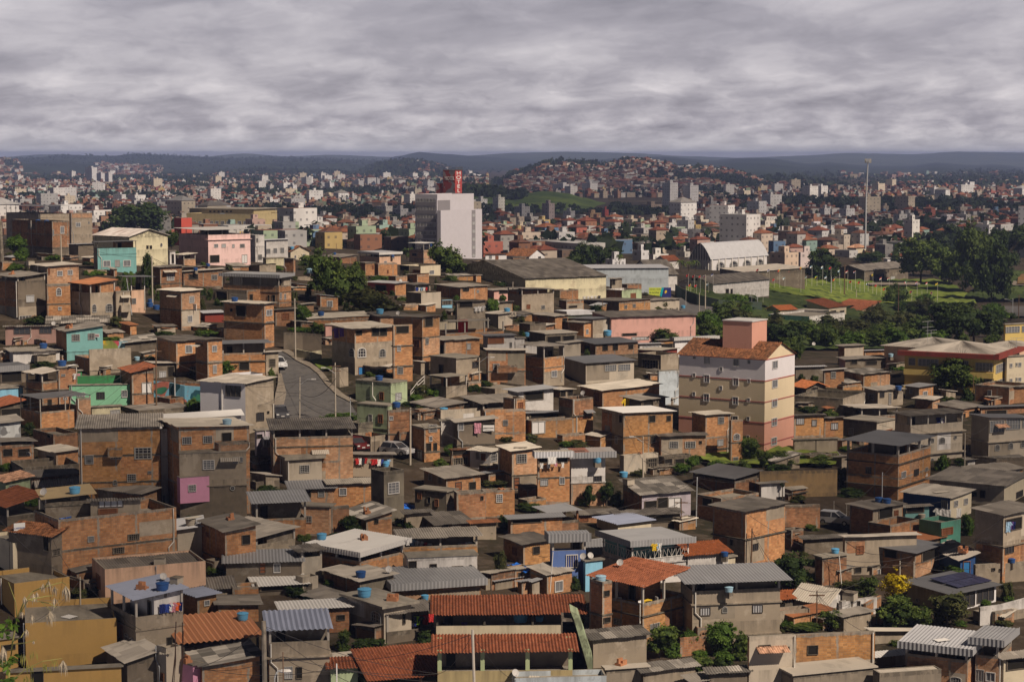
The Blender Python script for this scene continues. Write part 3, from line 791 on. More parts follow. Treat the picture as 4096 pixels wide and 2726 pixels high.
h_('T0',650,830,1062,1315,1560,'plaster','T rust','grey house with two arched windows under a rust red roof',yr=1232,rs=.2,win=[(867,1455,40,78,'a'),(1004,1450,68,80,'a'),(703,1413,18,26,'o')],t=52,rd='b',room=.6,wide=1,rmat='brick',led=0)
h_('T0',1060,1068,1200,1306,1560,'plaster','F','grey annexe with a blank framed panel beside the arched windows',win=[],ov=.05)
h_('T0',1168,1208,1336,1290,1490,'peach','T met_dark','peach walled house under a wide dark metal sheet with white poles',yr=1165,rs=.05,ov=1.4,win=[(1230,1388,40,52,'g')],matL='brick',post='post_white',pw=.05,room=.35)
h_('T0',1412,1472,1675,1080,1290,'brick_dark','C fib_dark','mouldy brick house with one square grey window near the tall pole',rs=.05,win=[(1568,1170,68,62,'G')])
h_('T0',1672,1688,2050,1120,1245,'brick_dark','C fib','low stained brick house with barred window below the pink house',rs=.08,win=[(1972,1170,56,50,'g'),(1780,1165,90,50,'d')])
h_('T0',1690,1790,1925,1085,1130,'brick','C fib','small brick house under grey sheets right below the lean-to shed',rs=.1,win=[(1885,1105,24,14,'w')])
tw_=h_('T0',1470,1665,1842,1300,1660,'brick_pale','C fib_pale','slim pale brick tower with a white banner hung on it',t=45,rs=.05,win=[(1763,1375,46,62,'G'),(1747,1552,44,62,'w')],led=1)
h_('T0',1940,2270,2470,1290,1425,'plaster','P','unfinished concrete frame house with open holes and brick infill',matR='brick',win=[(2040,1340,110,90,'d'),(2310,1355,30,60,'d')],t=35)
h_('T0',1850,1885,2060,1500,1580,'redbrown','C met_pale','dark red shed under a bright corrugated metal roof',rs=.2,win=[])
h_('T0',2055,2566,2680,1250,1445,'brick','T met','brick house with leafy terrace under a grey metal roof with fascia',yr=1150,fas='met',rs=.05,ov=.5,t=28,matL='brick_pale',win=[(2475,1365,18,62,'Dd'),(2520,1365,28,70,'Dd'),(2582,1345,16,60,'w'),(2622,1348,16,55,'w'),(2180,1200,60,80,'Dg')],wide=1,room=.55,rmat='plaster')
h_('M0',2060,2432,2522,35,440,'brick','C fib_pale','tall brick house with a cut out corner balcony beside the street pole',t=32,rs=.05,win=[(2130,92,22,30,'d'),(2220,100,95,105,'d'),(2475,115,55,60,'w'),(2480,205,70,20,'l')],lw=.2)
h_('M1',172,178,360,90,235,'brick_dark','C fib_dark','low brown house with one dark window behind the street pole',win=[(272,148,70,62,'s')],rs=.06)
h_('T1',420,425,530,1418,1480,'brick_pale','C fib','small brick balcony house with potted plants by the big mango tree',win=[],rs=.1)
# upper middle, below the hotel
h_('T0',2430,2450,2650,830,1005,'white_old','C met_pale','grey white house clad in metal sheets with three slatted windows',win=[(2471,930,36,44,'l'),(2534,925,34,46,'l'),(2598,922,36,50,'l')],rs=.05,t=75,lo=('cream_old',5.2))
h_('T0',2420,2450,2625,995,1055,'cream_old','F','cream garage block under the metal clad house',win=[])
h_('T1',295,318,490,930,1005,'cream','G tile_old','little cream house with gabled tile roof and two arched windows',ridge='y',peak=.5,win=[(362,985,18,40,'A'),(440,975,30,40,'A')])
h_('T1',258,345,362,1000,1130,'brick_dark','F','dark brick pier carrying a pale blue water tank',win=[])
h_('T1',590,780,925,985,1040,'brick_dark','C fib_dark','old dark roofed house behind the mango tree crown',win=[],rs=.12)
h_('T1',955,1135,1332,985,1045,'peach','T met_pale','cream terrace house with white metal fascia and blue tanks on top',yr=945,fas='met_white',fh=.7,rs=.03,win=[(1190,1030,26,20,'w')],room=.4)
h_('T1',1085,1125,1300,1045,1150,'brick_clean','P','small bright orange brick cube right of the mango tree',win=[(1212,1118,14,34,'s'),(1075,1080,12,40,'s')])
h_('T1',935,1005,1090,1040,1150,'brick','F','stepped brick house touching the mango tree crown',win=[(1075,1078,16,40,'s')])
h_('T1',1410,1542,1650,920,1040,'brick_pale','T met_white','pinkish brick house with a white canopy in front of the hotel',yr=858,rs=.03,room=0,win=[(1458,962,40,26,'d')],ph=.5,t=45)
h_('T1',1322,1515,1698,1068,1150,'cream','P','cream low house with a square black window before the round tree',win=[(1617,1124,42,38,'w'),(1368,1085,90,50,'d'),(1480,1118,70,36,'s')],t=40)
h_('T1',2105,2112,2310,958,1025,'white','G tile_old','white house with orange old tiles and a red shutter',ridge='x',peak=.5,win=[(2157,985,28,36,'w'),(2217,990,30,36,'s')])
h_('T1',2285,2330,2486,828,960,'cream','F','blank cream concrete block between the two tile roofed houses',win=[],dm=1.08)
h_('T2',-50,158,300,975,1050,'white','G tile_old','white gabled house with mottled orange tiles facing right',ridge='y',peak=.55,win=[(253,998,26,38,'k')],t=42)
h_('T2',-5,10,130,990,1065,'brick','F','brick side house in front of the white gabled house',win=[])
h_('T1',1985,2140,2395,1030,1130,'brick','P','brown brick house with arched openings and curved parapet',matR='brick',win=[(2033,1112,36,40,'a'),(2100,1112,30,40,'a'),(2210,1110,40,26,'a'),(2320,1108,40,26,'l')])
h_('T2',35,210,392,1055,1110,'brick_pale','C fib','low brick and plaster house on the long warehouse edge',matL='brick',win=[],rs=.05)
h_('T1',1060,2480,3222,1180,1300,'cream_old','G fib_dark','long warehouse with dark grey sheet roof and mouldy cream wall',n='warehouse',cat='warehouse',t=62,ridge='x',peak=.16,win=[],led=0,L=38,dm=1.0)
h_('T2',545,640,1440,1090,1210,'greyblue','C met_pale','long pale blue walled shed with a light metal roof',n='warehouse',cat='warehouse',win=[],led=0,rs=.02,L=14,t=84)
h_('T1',1030,1278,1382,1228,1335,'red','C met','red walled house with brick side beside the mango tree',matR='brick_clean',win=[(1150,1270,100,60,'d')],rs=.06,t=38)
h_('T1',1380,1462,1605,1240,1375,'plaster','C fib_dark','grey house with washing hung on its open upper floor',win=[(1530,1275,130,60,'d')],rs=.05)
h_('T1',1382,1520,1702,1315,1455,'plaster','P','pinkish grey concrete box with black streaks and barred window',matR='plaster_light',win=[(1615,1428,60,22,'g')],t=48)
h_('T1',1700,1712,1806,1380,1450,'skyblue','P','sky blue balustraded balcony beside the grey concrete box',win=[(1755,1402,90,40,'q')])
h_('T1',1660,1880,2130,1262,1370,'brick','C fib','long low brick house with grey sheets below the warehouse',win=[(2040,1300,20,26,'w'),(1930,1285,60,30,'d')],rs=.05)
h_('T1',2125,2190,2400,1290,1370,'salmon_pink','C fib','pink brick house with white laundry on its rail',win=[(2280,1305,90,30,'d')],rs=.06)
h_('T1',1835,1850,2110,1395,1660,'plaster','C fib_dark','grey shack with open dark upper floor and a red curtain below',win=[(1930,1420,130,50,'d')],rs=.06)
h_('T1',2095,2230,2360,1510,1640,'plaster_light','C fib','shack walled with old painted boards and lettering',win=[],rs=.08)
h_('T1',2205,2215,2360,1400,1480,'brick_clean','C fib_dark','orange brick house with satellite dish by the board shack',win=[],rs=.06)
# upper right of centre
h_('T2',-40,90,385,1330,1490,'plaster','T fib_dark','concrete house with shaded open floor above and balcony slab',yr=1292,rs=.08,win=[(150,1440,34,40,'s'),(285,1445,34,36,'g')],room=.6,wide=1,rmat='brick',lw=.2)
h_('T2',-30,-20,80,1300,1420,'pink','C met','pink house with a green door at the street lamp',win=[(20,1410,20,50,'w'),(52,1425,26,60,'Dg')],rs=.1)
h_('T2',345,440,610,1290,1360,'brick','P','brick terrace with planted edge before the mouldy warehouse wall',win=[],matL='cream_old')
h_('T2',432,500,660,1385,1470,'brick_dark','P','green topped ruin of brick overgrown with grass',win=[(560,1440,80,20,'d')])
h_('T2',600,700,850,1330,1380,'brick_dark','C fib_dark','dark low house with white washing under the mouldy wall',win=[(720,1350,120,22,'d')],rs=.05)
h_('T2',850,1012,1192,1290,1395,'white_old','P','small white and green house under a lettered brick top',matR='celery',matL='brick',win=[(1115,1345,50,60,'s')],t=45)
h_('T2',900,918,1012,1185,1310,'plaster','C fib','tank tower with a dark doorway on top of brick house',win=[(922,1215,30,50,'d')])
h_('T2',1010,1060,1192,1235,1300,'brick_dark','P','dark red brick parapet house by the bank billboard',win=[])
h_('T2',655,985,1272,1405,1515,'brick_ochre','C fib_dark','long low ochre brick house with two small windows',matL='plaster_dark',win=[(1046,1442,26,34,'g'),(1124,1432,28,34,'g')],rs=.05,t=52)
h_('T2',1195,1270,1540,1385,1510,'plaster_light','C fib','blank pale grey plaster house with black corner stains',win=[],rs=.06)
h_('M2',400,508,735,112,165,'celery','C met_pale','pale green top room under a flat roof with metal fascia',fas='met_pale',fh=.8,rs=.02,win=[],matL='brick',t=55)
h_('M2',185,398,515,150,262,'brick','C fib','pinkish brick house with an open top corner window',win=[(485,185,46,44,'d')],rs=.05,t=38)
h_('M2',190,300,385,235,290,'brick_dark','C fib','small brick hut with tilted grey sheet above the slab frame',win=[],rs=.1)
h_('M2',525,660,748,208,335,'brick_clean','C fib_dark','narrow orange brick house with one small white window',win=[(690,290,24,46,'w')],rs=.04,t=40)
h_('M2',515,745,912,185,345,'plaster_light','C met_dark','pale plaster house under a broad slate grey roof',win=[],rs=.06,t=45)
h_('M2',905,915,1690,158,365,'salmon_pink','C fib_dark','long salmon pink hall with pilasters and painted shopfronts',win=[(1080,315,140,24,'d'),(1180,350,160,30,'p')],rs=.04,t=72,L=10,led=0)
h_('M2',800,815,975,270,345,'brick','C fib_dark','little brick tank room in front of the pink hall',win=[],rs=.04)
h_('M2',160,305,595,312,430,'concrete','F slab_pale','unfinished concrete frame with a wide pale roof slab',win=[(385,375,130,90,'d'),(520,360,110,70,'d')],t=60)
h_('M2',-60,-50,115,355,480,'white_old','F','white house with violet curtain left of the concrete frame',win=[(10,425,36,90,'d')])
h_('M2',80,100,305,400,480,'white_old','C fib_pale','low white shed with narrow pale roof below the slab frame',win=[],rs=.1)
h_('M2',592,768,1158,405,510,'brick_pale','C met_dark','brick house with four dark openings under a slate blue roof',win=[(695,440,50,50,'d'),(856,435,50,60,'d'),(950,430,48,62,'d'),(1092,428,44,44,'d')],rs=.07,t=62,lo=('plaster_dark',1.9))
h_('M2',430,482,632,395,540,'plaster_light','C fib','beige plaster cube with a grey sheet roof',win=[],rs=.05)
h_('M2',108,292,480,530,790,'plaster','T fib_dark','brick walled rooftop with striped awning over a plaster house',yr=425,rs=.01,lo=('plaster',2.0),matL='brick_clean',matR='brick_clean',ph=1.3,win=[(386,677,52,64,'w')],t=45,led=1,room=.4)
h_('M2',478,680,1122,580,785,'plaster_light','C met_dark','wide beige house with a slate roof and striped metal pelmet',win=[(907,622,105,58,'t'),(1032,617,110,58,'t')],rs=.08,t=60)
h_('M2',1160,1370,1532,505,640,'plaster','P','stained grey wall house in the alley behind the apartment block',matL='plaster_dark',win=[(1270,590,160,90,'q')])
h_('M2',1165,1380,1520,470,540,'redbrown','C fib_pale','brown shed with pale corrugated roof beside the apartment block',win=[],rs=.05)
h_('M2',1160,1175,1375,408,470,'white_old','C met','narrow row of white doors behind the brown shed',win=[(1280,435,150,36,'p')],rs=.04)
h_('M2',1340,1352,1535,655,960,'paleblue','F','pale blue wall house with graffiti next to the apartment block',lo=('mural_graf',5.0),win=[],ov=.02)
h_('M2',1345,1360,1500,370,470,'brick','C fib','brick annexe behind the apartment block roof',win=[(1415,420,120,40,'d')],rs=.06)
h_('M2',1482,1500,1880,350,420,'white','C met_pale','low building under a pale metal roof behind the apartment tower',win=[],rs=.05,fas='met_white',db=520)
h_('M2',630,832,1355,830,1000,'brick_clean','C fib_pale','wide orange brick house with a bright pale roof',win=[(780,887,40,76,'s')],rs=.07,t=62)
h_('M2',1020,1190,1412,920,1000,'plaster_dark','C fib','lean-to shed with pale roof and yellow cloth before the bright roof',win=[(1250,950,100,50,'d'),(1360,925,90,36,'q')],rs=.1,dm=.97)
h_('M2',330,440,560,830,905,'brick_dark','C fib','cluttered roof terrace room with grey broken sheets',win=[(465,860,50,60,'d'),(570,850,50,50,'d')],rs=.05)
h_('M2',430,556,746,910,1255,'brick_dark','P','stained brick house with a planted terrace and bricked window',lo=('brick_ochre',2.1),win=[(656,1062,78,62,'s'),(625,1245,56,18,'g')],t=55,ph=1.0,lw=.2)
h_('M2',-40,60,380,840,1010,'white_old','C met','white walled open hall under a broad grey metal roof',win=[(200,880,180,80,'d')],rs=.05,ov=.6,t=60)
h_('M2',120,135,460,1040,1100,'plaster_light','C met','second lower metal canopy in front of the white walled hall',win=[(300,1060,280,40,'d')],rs=.06,t=75)
h_('M2',-80,35,122,905,1260,'brick','P','brick stairwell house left of the two metal canopies',win=[(78,975,44,80,'s'),(55,1168,40,64,'w')])
h_('M2',120,178,555,1108,1265,'brick_ochre','P','low yellowish brick wall house with white plastered door bay',win=[(240,1170,124,116,'Dw')],led=0)
mb_=h_('M2',825,1026,1478,1052,1430,'brick_ochre','C met_white','big ochre brick house with gleaming white metal roof strips',win=[(1288,1090,60,66,'d'),(1441,1086,40,54,'d'),(1296,1280,46,76,'d'),(1005,1092,28,70,'d'),(880,1185,40,70,'p'),(962,1285,24,80,'w')],rs=.05,t=62,matL='plaster',led=2)
h_('M2',1470,1655,1700,1035,1210,'brick','C fib','recessed brick bay under warped grey sheets',win=[],rs=.12,t=25,dm=1.03)
h_('M2',1655,1782,2012,1062,1450,'brick_clean','C fib_pale','tall brick house with pale roof and white plastered lower corner',win=[(1921,1105,56,66,'g'),(1915,1308,56,62,'p'),(1940,1500,120,80,'d')],rs=.05,t=58,lo=('plaster_light',4.3),lw=.15)
h_('M2',1345,1372,1782,1252,1450,'brick_pale','C fib_dark','brick front house with two wide barred windows and dark ridged roof',win=[(1488,1328,84,64,'g'),(1640,1328,98,64,'g'),(1734,1306,26,28,'d')],rs=.12,t=78,lo=('plaster_dark',3.6))
h_('M2',2008,2016,2122,1105,1520,'brick_clean','P','narrow brick slice with arched window touching the apartment block',win=[(2066,1255,60,64,'A'),(2056,1470,50,60,'g')])
h_('M2',1790,1985,2118,1045,1120,'plaster','C fib_dark','grey attic with warped dark sheets before the cream apartment storeys',win=[(2075,1075,80,40,'d')],rs=.15)
h_('M2',990,1030,1345,1430,1600,'plaster_light','P','stained white walled yard with barred gate behind the leaning pole',win=[(1290,1510,110,130,'q')],led=0)
h_('M2',1345,1400,1650,1440,1560,'plaster_dark','P','dark carport basement with concrete posts above the bright tree',win=[(1430,1500,70,90,'d'),(1540,1500,90,90,'d')],led=0)
# the house with big metal roof and fascia
h_('M1',2240,2356,2590,1385,1745,'brick_pale','C fib_pale','pale brick house with pale sheet roof and glass block window',win=[(2444,1455,96,86,'g'),(2400,1680,50,110,'Do')],rs=.12,t=70,led=1)
h_('M2',230,236,530,1400,1890,'brick_clean','C fib_pale','green painted open balcony with white pelmet and laundry rail',matR='brick_clean',win=[(330,1450,180,90,'d'),(450,1450,130,90,'d'),(295,1675,70,62,'p'),(460,1660,50,70,'w')],rs=.12,t=80,fas='met_pale',fh=.7,led=1)
h_('M2',530,545,858,1395,1880,'white_old','C met_rust','white house under the rust striped metal roof with fascia',win=[(610,1400,120,36,'d'),(780,1410,120,30,'d'),(788,1646,74,64,'k')],rs=.12,t=78,fas='met',fh=.7,ov=1.0,lo=('brick_pale',3.4),led=1)
# left side below the ridge
h_('M0',36,48,520,245,415,'dusty','C fib_dark','dusty pink house with two dark windows and ridged dark roof',win=[(203,282,150,58,'k'),(420,275,112,60,'k')],rs=.12,t=80,led=0)
h_('M0',425,440,990,215,300,'plaster_dark','C fib_patch','long patched sheet roof above the turquoise house',win=[],rs=.2,t=78,L=5)
h_('M0',518,612,948,288,390,'teal','C fib_dark','turquoise house with two curtained windows and brick gable side',win=[(697,345,76,64,'g'),(840,333,64,60,'g')],rs=.2,t=70,matL='brick_dark',db=560)
h_('M0',1140,1150,1440,395,470,'plaster_dark','C fib_patch','low dark house under a long light patched roof',win=[],rs=.15,t=75,L=9)
arh_=h_('M0',690,825,1205,538,690,'brick','P','brick house with two arched windows and thick grey parapet',ph=1.0,win=[(957,615,82,78,'a'),(1136,608,80,78,'a')],t=68,db=690)
arp_=h_('M0',818,822,1208,455,540,'plaster','P','plain grey parapet terrace above the arched brick house',win=[],dm=1.0,db=693)
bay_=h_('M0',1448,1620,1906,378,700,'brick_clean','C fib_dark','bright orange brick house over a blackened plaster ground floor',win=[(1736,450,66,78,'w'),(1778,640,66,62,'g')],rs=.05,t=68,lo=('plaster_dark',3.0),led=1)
bayp_=h_('M0',1800,1907,2046,372,700,'brick_clean','C fib_dark','protruding orange brick bay with a white framed window',win=[(1972,446,46,62,'w'),(1975,635,36,80,'G')],rs=.05,dm=.985,lo=('brick_clean',3.0),led=1)
h_('M0',2030,2046,2440,490,710,'brick_clean','T met_dark','brick house with a deep shaded terrace beside the street bend',yr=395,rs=.07,ov=.8,win=[(2247,606,96,72,'d')],room=.8,wide=1,led=1,lw=.2,t=75)
h_('M1',84,90,208,480,690,'plaster','C fib','small cream house with a patterned grille window at the street',win=[(149,575,60,78,'q')],rs=.05)
h_('M0',60,120,550,478,600,'white_old','C fib_pale','white house with a slanting old roof falling to the right',win=[(305,582,84,36,'g')],t=66,rs=.03)
h_('M0',100,130,505,408,500,'plaster','P','pale garage wall under the dusty pink house',win=[(430,440,120,60,'p')],dm=1.03)
h_('M0',-80,0,236,640,790,'plaster_dark','T met_dark','dark carport with a grey metal roof and ribbed fascia',yr=610,fas='met',fh=.8,rs=.05,win=[(100,700,200,110,'d')],room=0)
h_('M0',-60,-10,214,815,880,'skyblue','F slab','light blue beam house at the left edge',win=[],db=1000)
h_('M0',-60,0,208,975,1100,'plaster_dark','C tile','dark porch under a deep red tile roof at the left edge',win=[(90,1040,190,90,'d')],rs=.3,L=5)
h_('M0',245,385,540,752,1030,'brick','T fib','brick tower terrace shaded by short corrugated sheets',yr=672,rs=.2,win=[(600,905,36,24,'w'),(455,945,40,70,'Dd')],room=.4,t=42,lw=.2)
h_('M0',530,537,632,622,1000,'brick_dark','F','slender black stained brick chimney block with a blue tank',win=[(582,690,38,22,'l'),(600,904,36,24,'w')],R=2.4)
mint_=h_('M0',632,640,1232,785,990,'mint','F slab','mint green house with smooth front and black square windows',win=[(927,876,76,66,'k'),(1146,860,54,70,'w'),(745,868,76,40,'G')],t=80,th=.12,ov=.12)
mint2_=h_('M0',634,640,1200,700,790,'green','P','bright green stained parapet on top of the mint house',win=[],t=80,db=992,dm=1.015,gz=3.5)
mint3_=h_('M0',634,640,756,655,710,'green','F','small bright green roof box with laundry on the mint house',win=[],db=990,dm=1.04,gz=4.5)
h_('M0',1204,1212,1414,660,985,'brick_dark','C tile','brown stained house with a tall white door and red roof',win=[(1350,808,92,108,'Dw')],rs=.3,L=5)
h_('M0',1360,1412,1620,590,720,'plaster_dark','C fib','shaded hut with striped white door under the orange house',win=[(1496,690,66,80,'p'),(1572,660,60,110,'d')],rs=.08)
wh_=h_('M0',1845,2256,2520,768,1240,'white_clean','C fib','tall smooth white house with black windows and ridged grey roof',win=[(2148,836,140,104,'k'),(2146,1062,128,62,'k'),(2385,1070,60,80,'k'),(2468,1030,18,22,'d'),(2380,1250,50,36,'k')],matR='plaster',t=27,rs=.05,led=0)
whbox_=h_('M0',2096,2195,2420,690,760,'white_clean','P','white roof box with a blue tank on the tall white house',win=[],db=1240,dm=1.04,gz=4)
h_('M0',1110,1275,1770,1015,1090,'plaster_dark','P fib_dark','low black stained yard wall holding a sunken dark roof',win=[],led=0,t=66,ph=.3)
h_('M0',1450,1560,1690,905,980,'brick_dark','P','small dark brick tank base before the blue mural',win=[(1560,930,50,40,'s')])
h_('M0',192,368,838,1030,1215,'brick_clean','T met_dark','brick terrace with a thin dark beam roof and rough front',yr=905,rs=.0,ov=.1,win=[],room=0,t=66,ph=1.0,pw=.06)
h_('M0',700,708,836,905,1115,'brick_pale','P','square pinkish brick stair tower before the mint house',win=[],dm=.985)
h_('M0',838,845,1110,985,1110,'cream_old','F','low yellowish stained wall house under the mint house',win=[(1060,1045,90,80,'Dg')])
h_('M0',-60,0,192,1130,1290,'mural_tree','C fib','white house painted with grey trees at the left edge',win=[],t=75,rs=.1)
big_=h_('M0',616,722,1476,1180,1920,'brick_ochre','C fib','huge ochre brick house with four barred windows and cluttered roof',win=[(821,1465,82,84,'l'),(1065,1416,100,94,'a'),(1317,1406,160,110,'g'),(1060,1675,40,50,'a'),(1212,1634,84,78,'g'),(822,1480,10,10,'d'),(1378,1582,36,28,'l')],matL='brick_dark',rs=.06,t=80,led=2,L=8)
h_('M0',1470,1478,1530,1190,1905,'white_old','F','thin sunlit white edge wall of the ochre brick house',win=[(1508,1826,14,80,'w')],R=1.6,matL='brick',th=.04,ov=.0)
h_('M0',305,490,716,1235,1400,'brick_dark','P','stained brick roof terrace with concrete coping left of the ochre house',win=[(455,1250,36,26,'d')],t=58)
h_('M0',350,515,720,1400,1530,'brick','C fib_pale','small brick kitchen with slanted pale roof and open door',win=[(465,1475,64,86,'Dd')],rs=.06,t=48,matL='plaster')
h_('M0',100,210,735,1540,1660,'plaster_dark','P','grey parapet terrace with white edge and a red drum',win=[],t=66,ph=1.1)
h_('M0',-60,0,312,1340,1530,'brick_dark','T fib_dark','dark brick house with open arcade under grey sheets',yr=1310,win=[(70,1400,90,70,'d'),(220,1400,110,70,'d')],room=.6,wide=1,rs=.08)
h_('M0',205,290,740,1630,1760,'brick','C fib_dark','brick house tucked below the grey parapet terrace',win=[(880,1660,40,30,'a'),(400,1690,80,50,'d')],rs=.06)
rt_=h_('M0',1500,1645,2300,1190,1400,'brick','C fib_pale','brick upper floor with two grille windows and turquoise balcony',win=[(1718,1290,88,72,'g'),(1910,1280,88,72,'g'),(2085,1260,90,90,'d')],rs=.07,t=76,led=0,db=1985)
balc_=h_('M0',2005,2012,2305,1320,1402,'brick_pale','P','protruding pale brick balcony with white drainpipe',win=[],db=1985,dm=.992,gz=1.2,L=1.4,ph=.9)
lowf_=h_('M0',1640,1650,2270,1412,1990,'plaster','F','tall grey plaster lower floors with round and square windows',win=[(1920,1512,110,90,'G'),(2140,1728,46,44,'o'),(2168,1470,50,60,'g'),(2220,1465,30,50,'l')],t=80,dm=.995,lo=('plaster_dark',3.3),ov=.05)
pinkbox_=h_('M0',1650,1656,1928,1635,1792,'hotpink','F','bright pink box room built onto the grey plaster house',win=[(1768,1728,72,68,'G')],db=1985,dm=.99,gz=2.6,L=1.0,ov=.03,th=.06)
h_('M0',1530,1536,1640,1450,1930,'brick','F','brick gap house with white garage door between two tall houses',win=[(1562,1530,80,78,'Dw'),(1558,1758,46,68,'g')],dm=1.02)
h_('M0',1430,1440,2220,1105,1160,'white','C met_white','bright white flat canopy on dark posts before the white house',win=[],rs=.06,t=78,db=1400,L=4.5,gz=2.4)
h_('M1',0,10,168,960,1200,'plaster','P','grey mouldy annexe with two dark windows by the parked dark car',win=[(28,1070,60,80,'k'),(112,1030,20,24,'d')])
h_('M1',-10,5,160,1200,1450,'lilac','F','lilac grey wall house below the parked dark car',win=[(25,1250,50,36,'d')])
# middle of the slope
h_('M1',466,478,1040,175,260,'brick','C fib_pale','large pale flat roof over a brick wall under the olive tree',win=[],rs=.07,t=80,L=9,ov=.15)
h_('M1',630,640,720,232,370,'salmon_pink','F','strip of pink wall behind the big street house',win=[])
st_=h_('M1',700,908,1262,262,690,'plaster','C fib_pale','big street corner house, brick attic over mouldy plaster with arches',win=[(885,482,50,84,'a'),(972,482,80,92,'A'),(1162,485,62,80,'a'),(972,655,62,92,'Db'),(1098,285,70,90,'d'),(1170,285,70,90,'d'),(945,300,60,45,'d')],rs=.06,t=65,ov=.7,lo=('plaster',2.0),matL='brick',matR='brick',led=0)
stb_=h_('M1',1255,1264,1440,230,690,'brick_clean','P','orange brick bay with open attic beside the mouldy plaster house',win=[(1347,270,120,66,'d'),(1315,442,36,60,'G'),(1326,646,54,68,'g')],led=2,lw=.12,dm=.985)
h_('M1',1030,1140,1410,150,260,'brick','C fib_dark','brick attic row under a long dark roof behind the street house',win=[(1370,190,40,50,'s'),(1310,180,50,60,'d')],rs=.05,t=70,db=330)
h_('M1',1265,1530,1692,165,570,'brick_clean','C fib_dark','tall orange brick house with an open corner loggia',win=[(1588,200,76,90,'d'),(1572,378,30,62,'g'),(1480,400,60,70,'s')],rs=.04,t=40,led=2)
h_('M1',1608,1680,1838,215,310,'cream','P','pair of cream roof boxes beside the orange loggia house',win=[],led=0)
h_('M1',1605,1742,2282,305,390,'brick_clean','T fib_pale','long orange brick parapet with a pale canopy at its end',yr=212,rs=.04,win=[],room=0,t=68,pw=.1,ox=-1.5)
h_('M1',1605,1735,2058,370,540,'brick','C fib_pale','brick house with a balustrade slab and hanging plants',win=[(1690,445,90,80,'d'),(1958,425,36,60,'p')],rs=.04,t=58)
h_('M1',1605,1842,2060,540,760,'plaster','F','mouldy plaster ground floor with sunlit pale wall patch',win=[(1705,640,40,100,'d'),(2040,590,70,60,'k')],t=45)
h_('M1',2090,2130,2380,330,475,'white_old','C met','white house with stained parapet and thin metal roof',win=[(2345,410,20,50,'g'),(2205,370,150,60,'s')],rs=.03,t=72)
h_('M1',2120,2135,2480,465,760,'brick_dark','C fib','dark brick house with one window behind the short pole',win=[(2212,612,62,60,'g')],rs=.04,t=80)
gr_=h_('M1',918,1240,1392,765,985,'celery','F','pale green house streaked with black mould above the road',win=[(1158,880,40,76,'s'),(1308,885,58,72,'p')],t=35,led=0,ov=.06)
grl_=h_('M1',932,1212,1300,975,1270,'celery','F','lower storeys of the pale green house with a brown window',win=[(1147,1090,46,82,'s'),(1054,1090,36,84,'Dg')],t=32,ov=.05,dm=.995)
h_('M1',1208,1215,1432,1015,1400,'brick_dark','P','mouldy brick tower with large barred window below the pale green house',win=[(1245,1085,36,40,'w'),(1342,1330,104,74,'g')],led=1,t=78)
h_('M1',1435,1548,1692,1180,1490,'brick_clean','F','narrow orange brick house with a barred window and white door',win=[(1626,1178,78,70,'g'),(1588,1350,46,78,'Dd'),(1648,1348,34,76,'Dd'),(1508,1420,46,90,'Dw'),(1606,1275,30,50,'w')],t=58,led=1)
h_('M1',1600,1750,1942,795,905,'plaster','T slab','flat slab roofed terrace with one bright brick pillar',yr=705,rs=.0,ov=.2,win=[],room=.6,rmat='brick_clean',t=50)
h_('M1',1940,2200,2500,815,900,'plaster','P','low grey roof terrace with a pale blank parapet',win=[],t=48,ph=.3)
h_('M1',1422,1660,1912,985,1070,'brick_dark','C fib_dark','brown stained house with dark ridged roof right of the green house',win=[(1500,1020,50,70,'s')],rs=.12,t=55)
h_('M1',1910,2090,2480,1000,1090,'brick','T fib','brick terrace house shaded by a light ridged roof',yr=945,rs=.1,win=[],room=.7,wide=1,t=60)
h_('M1',1608,1700,2095,1010,1110,'plaster_light','P','pale grey parapet with brick end above the white wall',win=[],t=66,matL='brick')
h_('M1',1690,1696,1838,1110,1340,'white_old','F','blank sunlit white wall house with diagonal shadow',win=[],t=80)
h_('M1',2085,2098,2480,1015,1260,'brick_clean','P','orange brick house front with a small grille and pipe',win=[(2296,1126,46,56,'g')],t=80)
h_('M1',1820,1850,2200,1120,1400,'plaster_dark','C fib','dark shack hung with a flowered cloth and white banner',win=[(1880,1165,60,70,'w'),(2140,1150,110,50,'d')],rs=.1,t=75)
h_('M1',1970,2152,2226,1395,1580,'white','C fib_pale','little white porch house with glass door and pale roof',win=[(2042,1430,36,76,'G'),(2094,1440,40,66,'s'),(2182,1440,64,90,'a')],rs=.1,t=32,matR='plaster_light')
h_('M1',1790,1800,1970,1380,1530,'brick_dark','F tile_old','dark gallery with a tiled lip and wooden railing',win=[(1875,1390,150,60,'d'),(1880,1480,140,70,'q')],lw=.2)
brd_=h_('M1',115,158,892,1262,1660,'brick_pale','T fib_dark','broad pinkish brick house with a dark ridged roof on its terrace',yr=1190,rs=.07,win=[(622,1405,40,42,'w')],t=80,ph=1.0,room=.5,led=1,L=7)
prc_=h_('M1',112,120,500,1285,1410,'brick','C met','brick porch under a grey roof with ribbed metal fascia',win=[(330,1290,210,44,'d')],rs=.1,t=78,fas='met',fh=.9,dm=.985,ov=.6)
h_('M1',190,285,607,1470,1700,'plaster_light','F slab','beige cube with one barred window and a mossy black roof slab',win=[(446,1550,92,74,'g')],t=66,ov=.35,th=.35)
h_('M1',845,852,1262,1440,1620,'plaster','T fib_dark','grey house with coloured washing under a ridged dark roof',yr=1425,rs=.08,win=[(960,1475,110,40,'d'),(1150,1490,170,70,'d')],ph=.1,t=78,room=0)
dt_=h_('B1',815,905,1048,80,440,'moss','P','dark mossy plaster tower with one large white grid window',win=[(972,195,82,86,'G')],t=52,led=0)
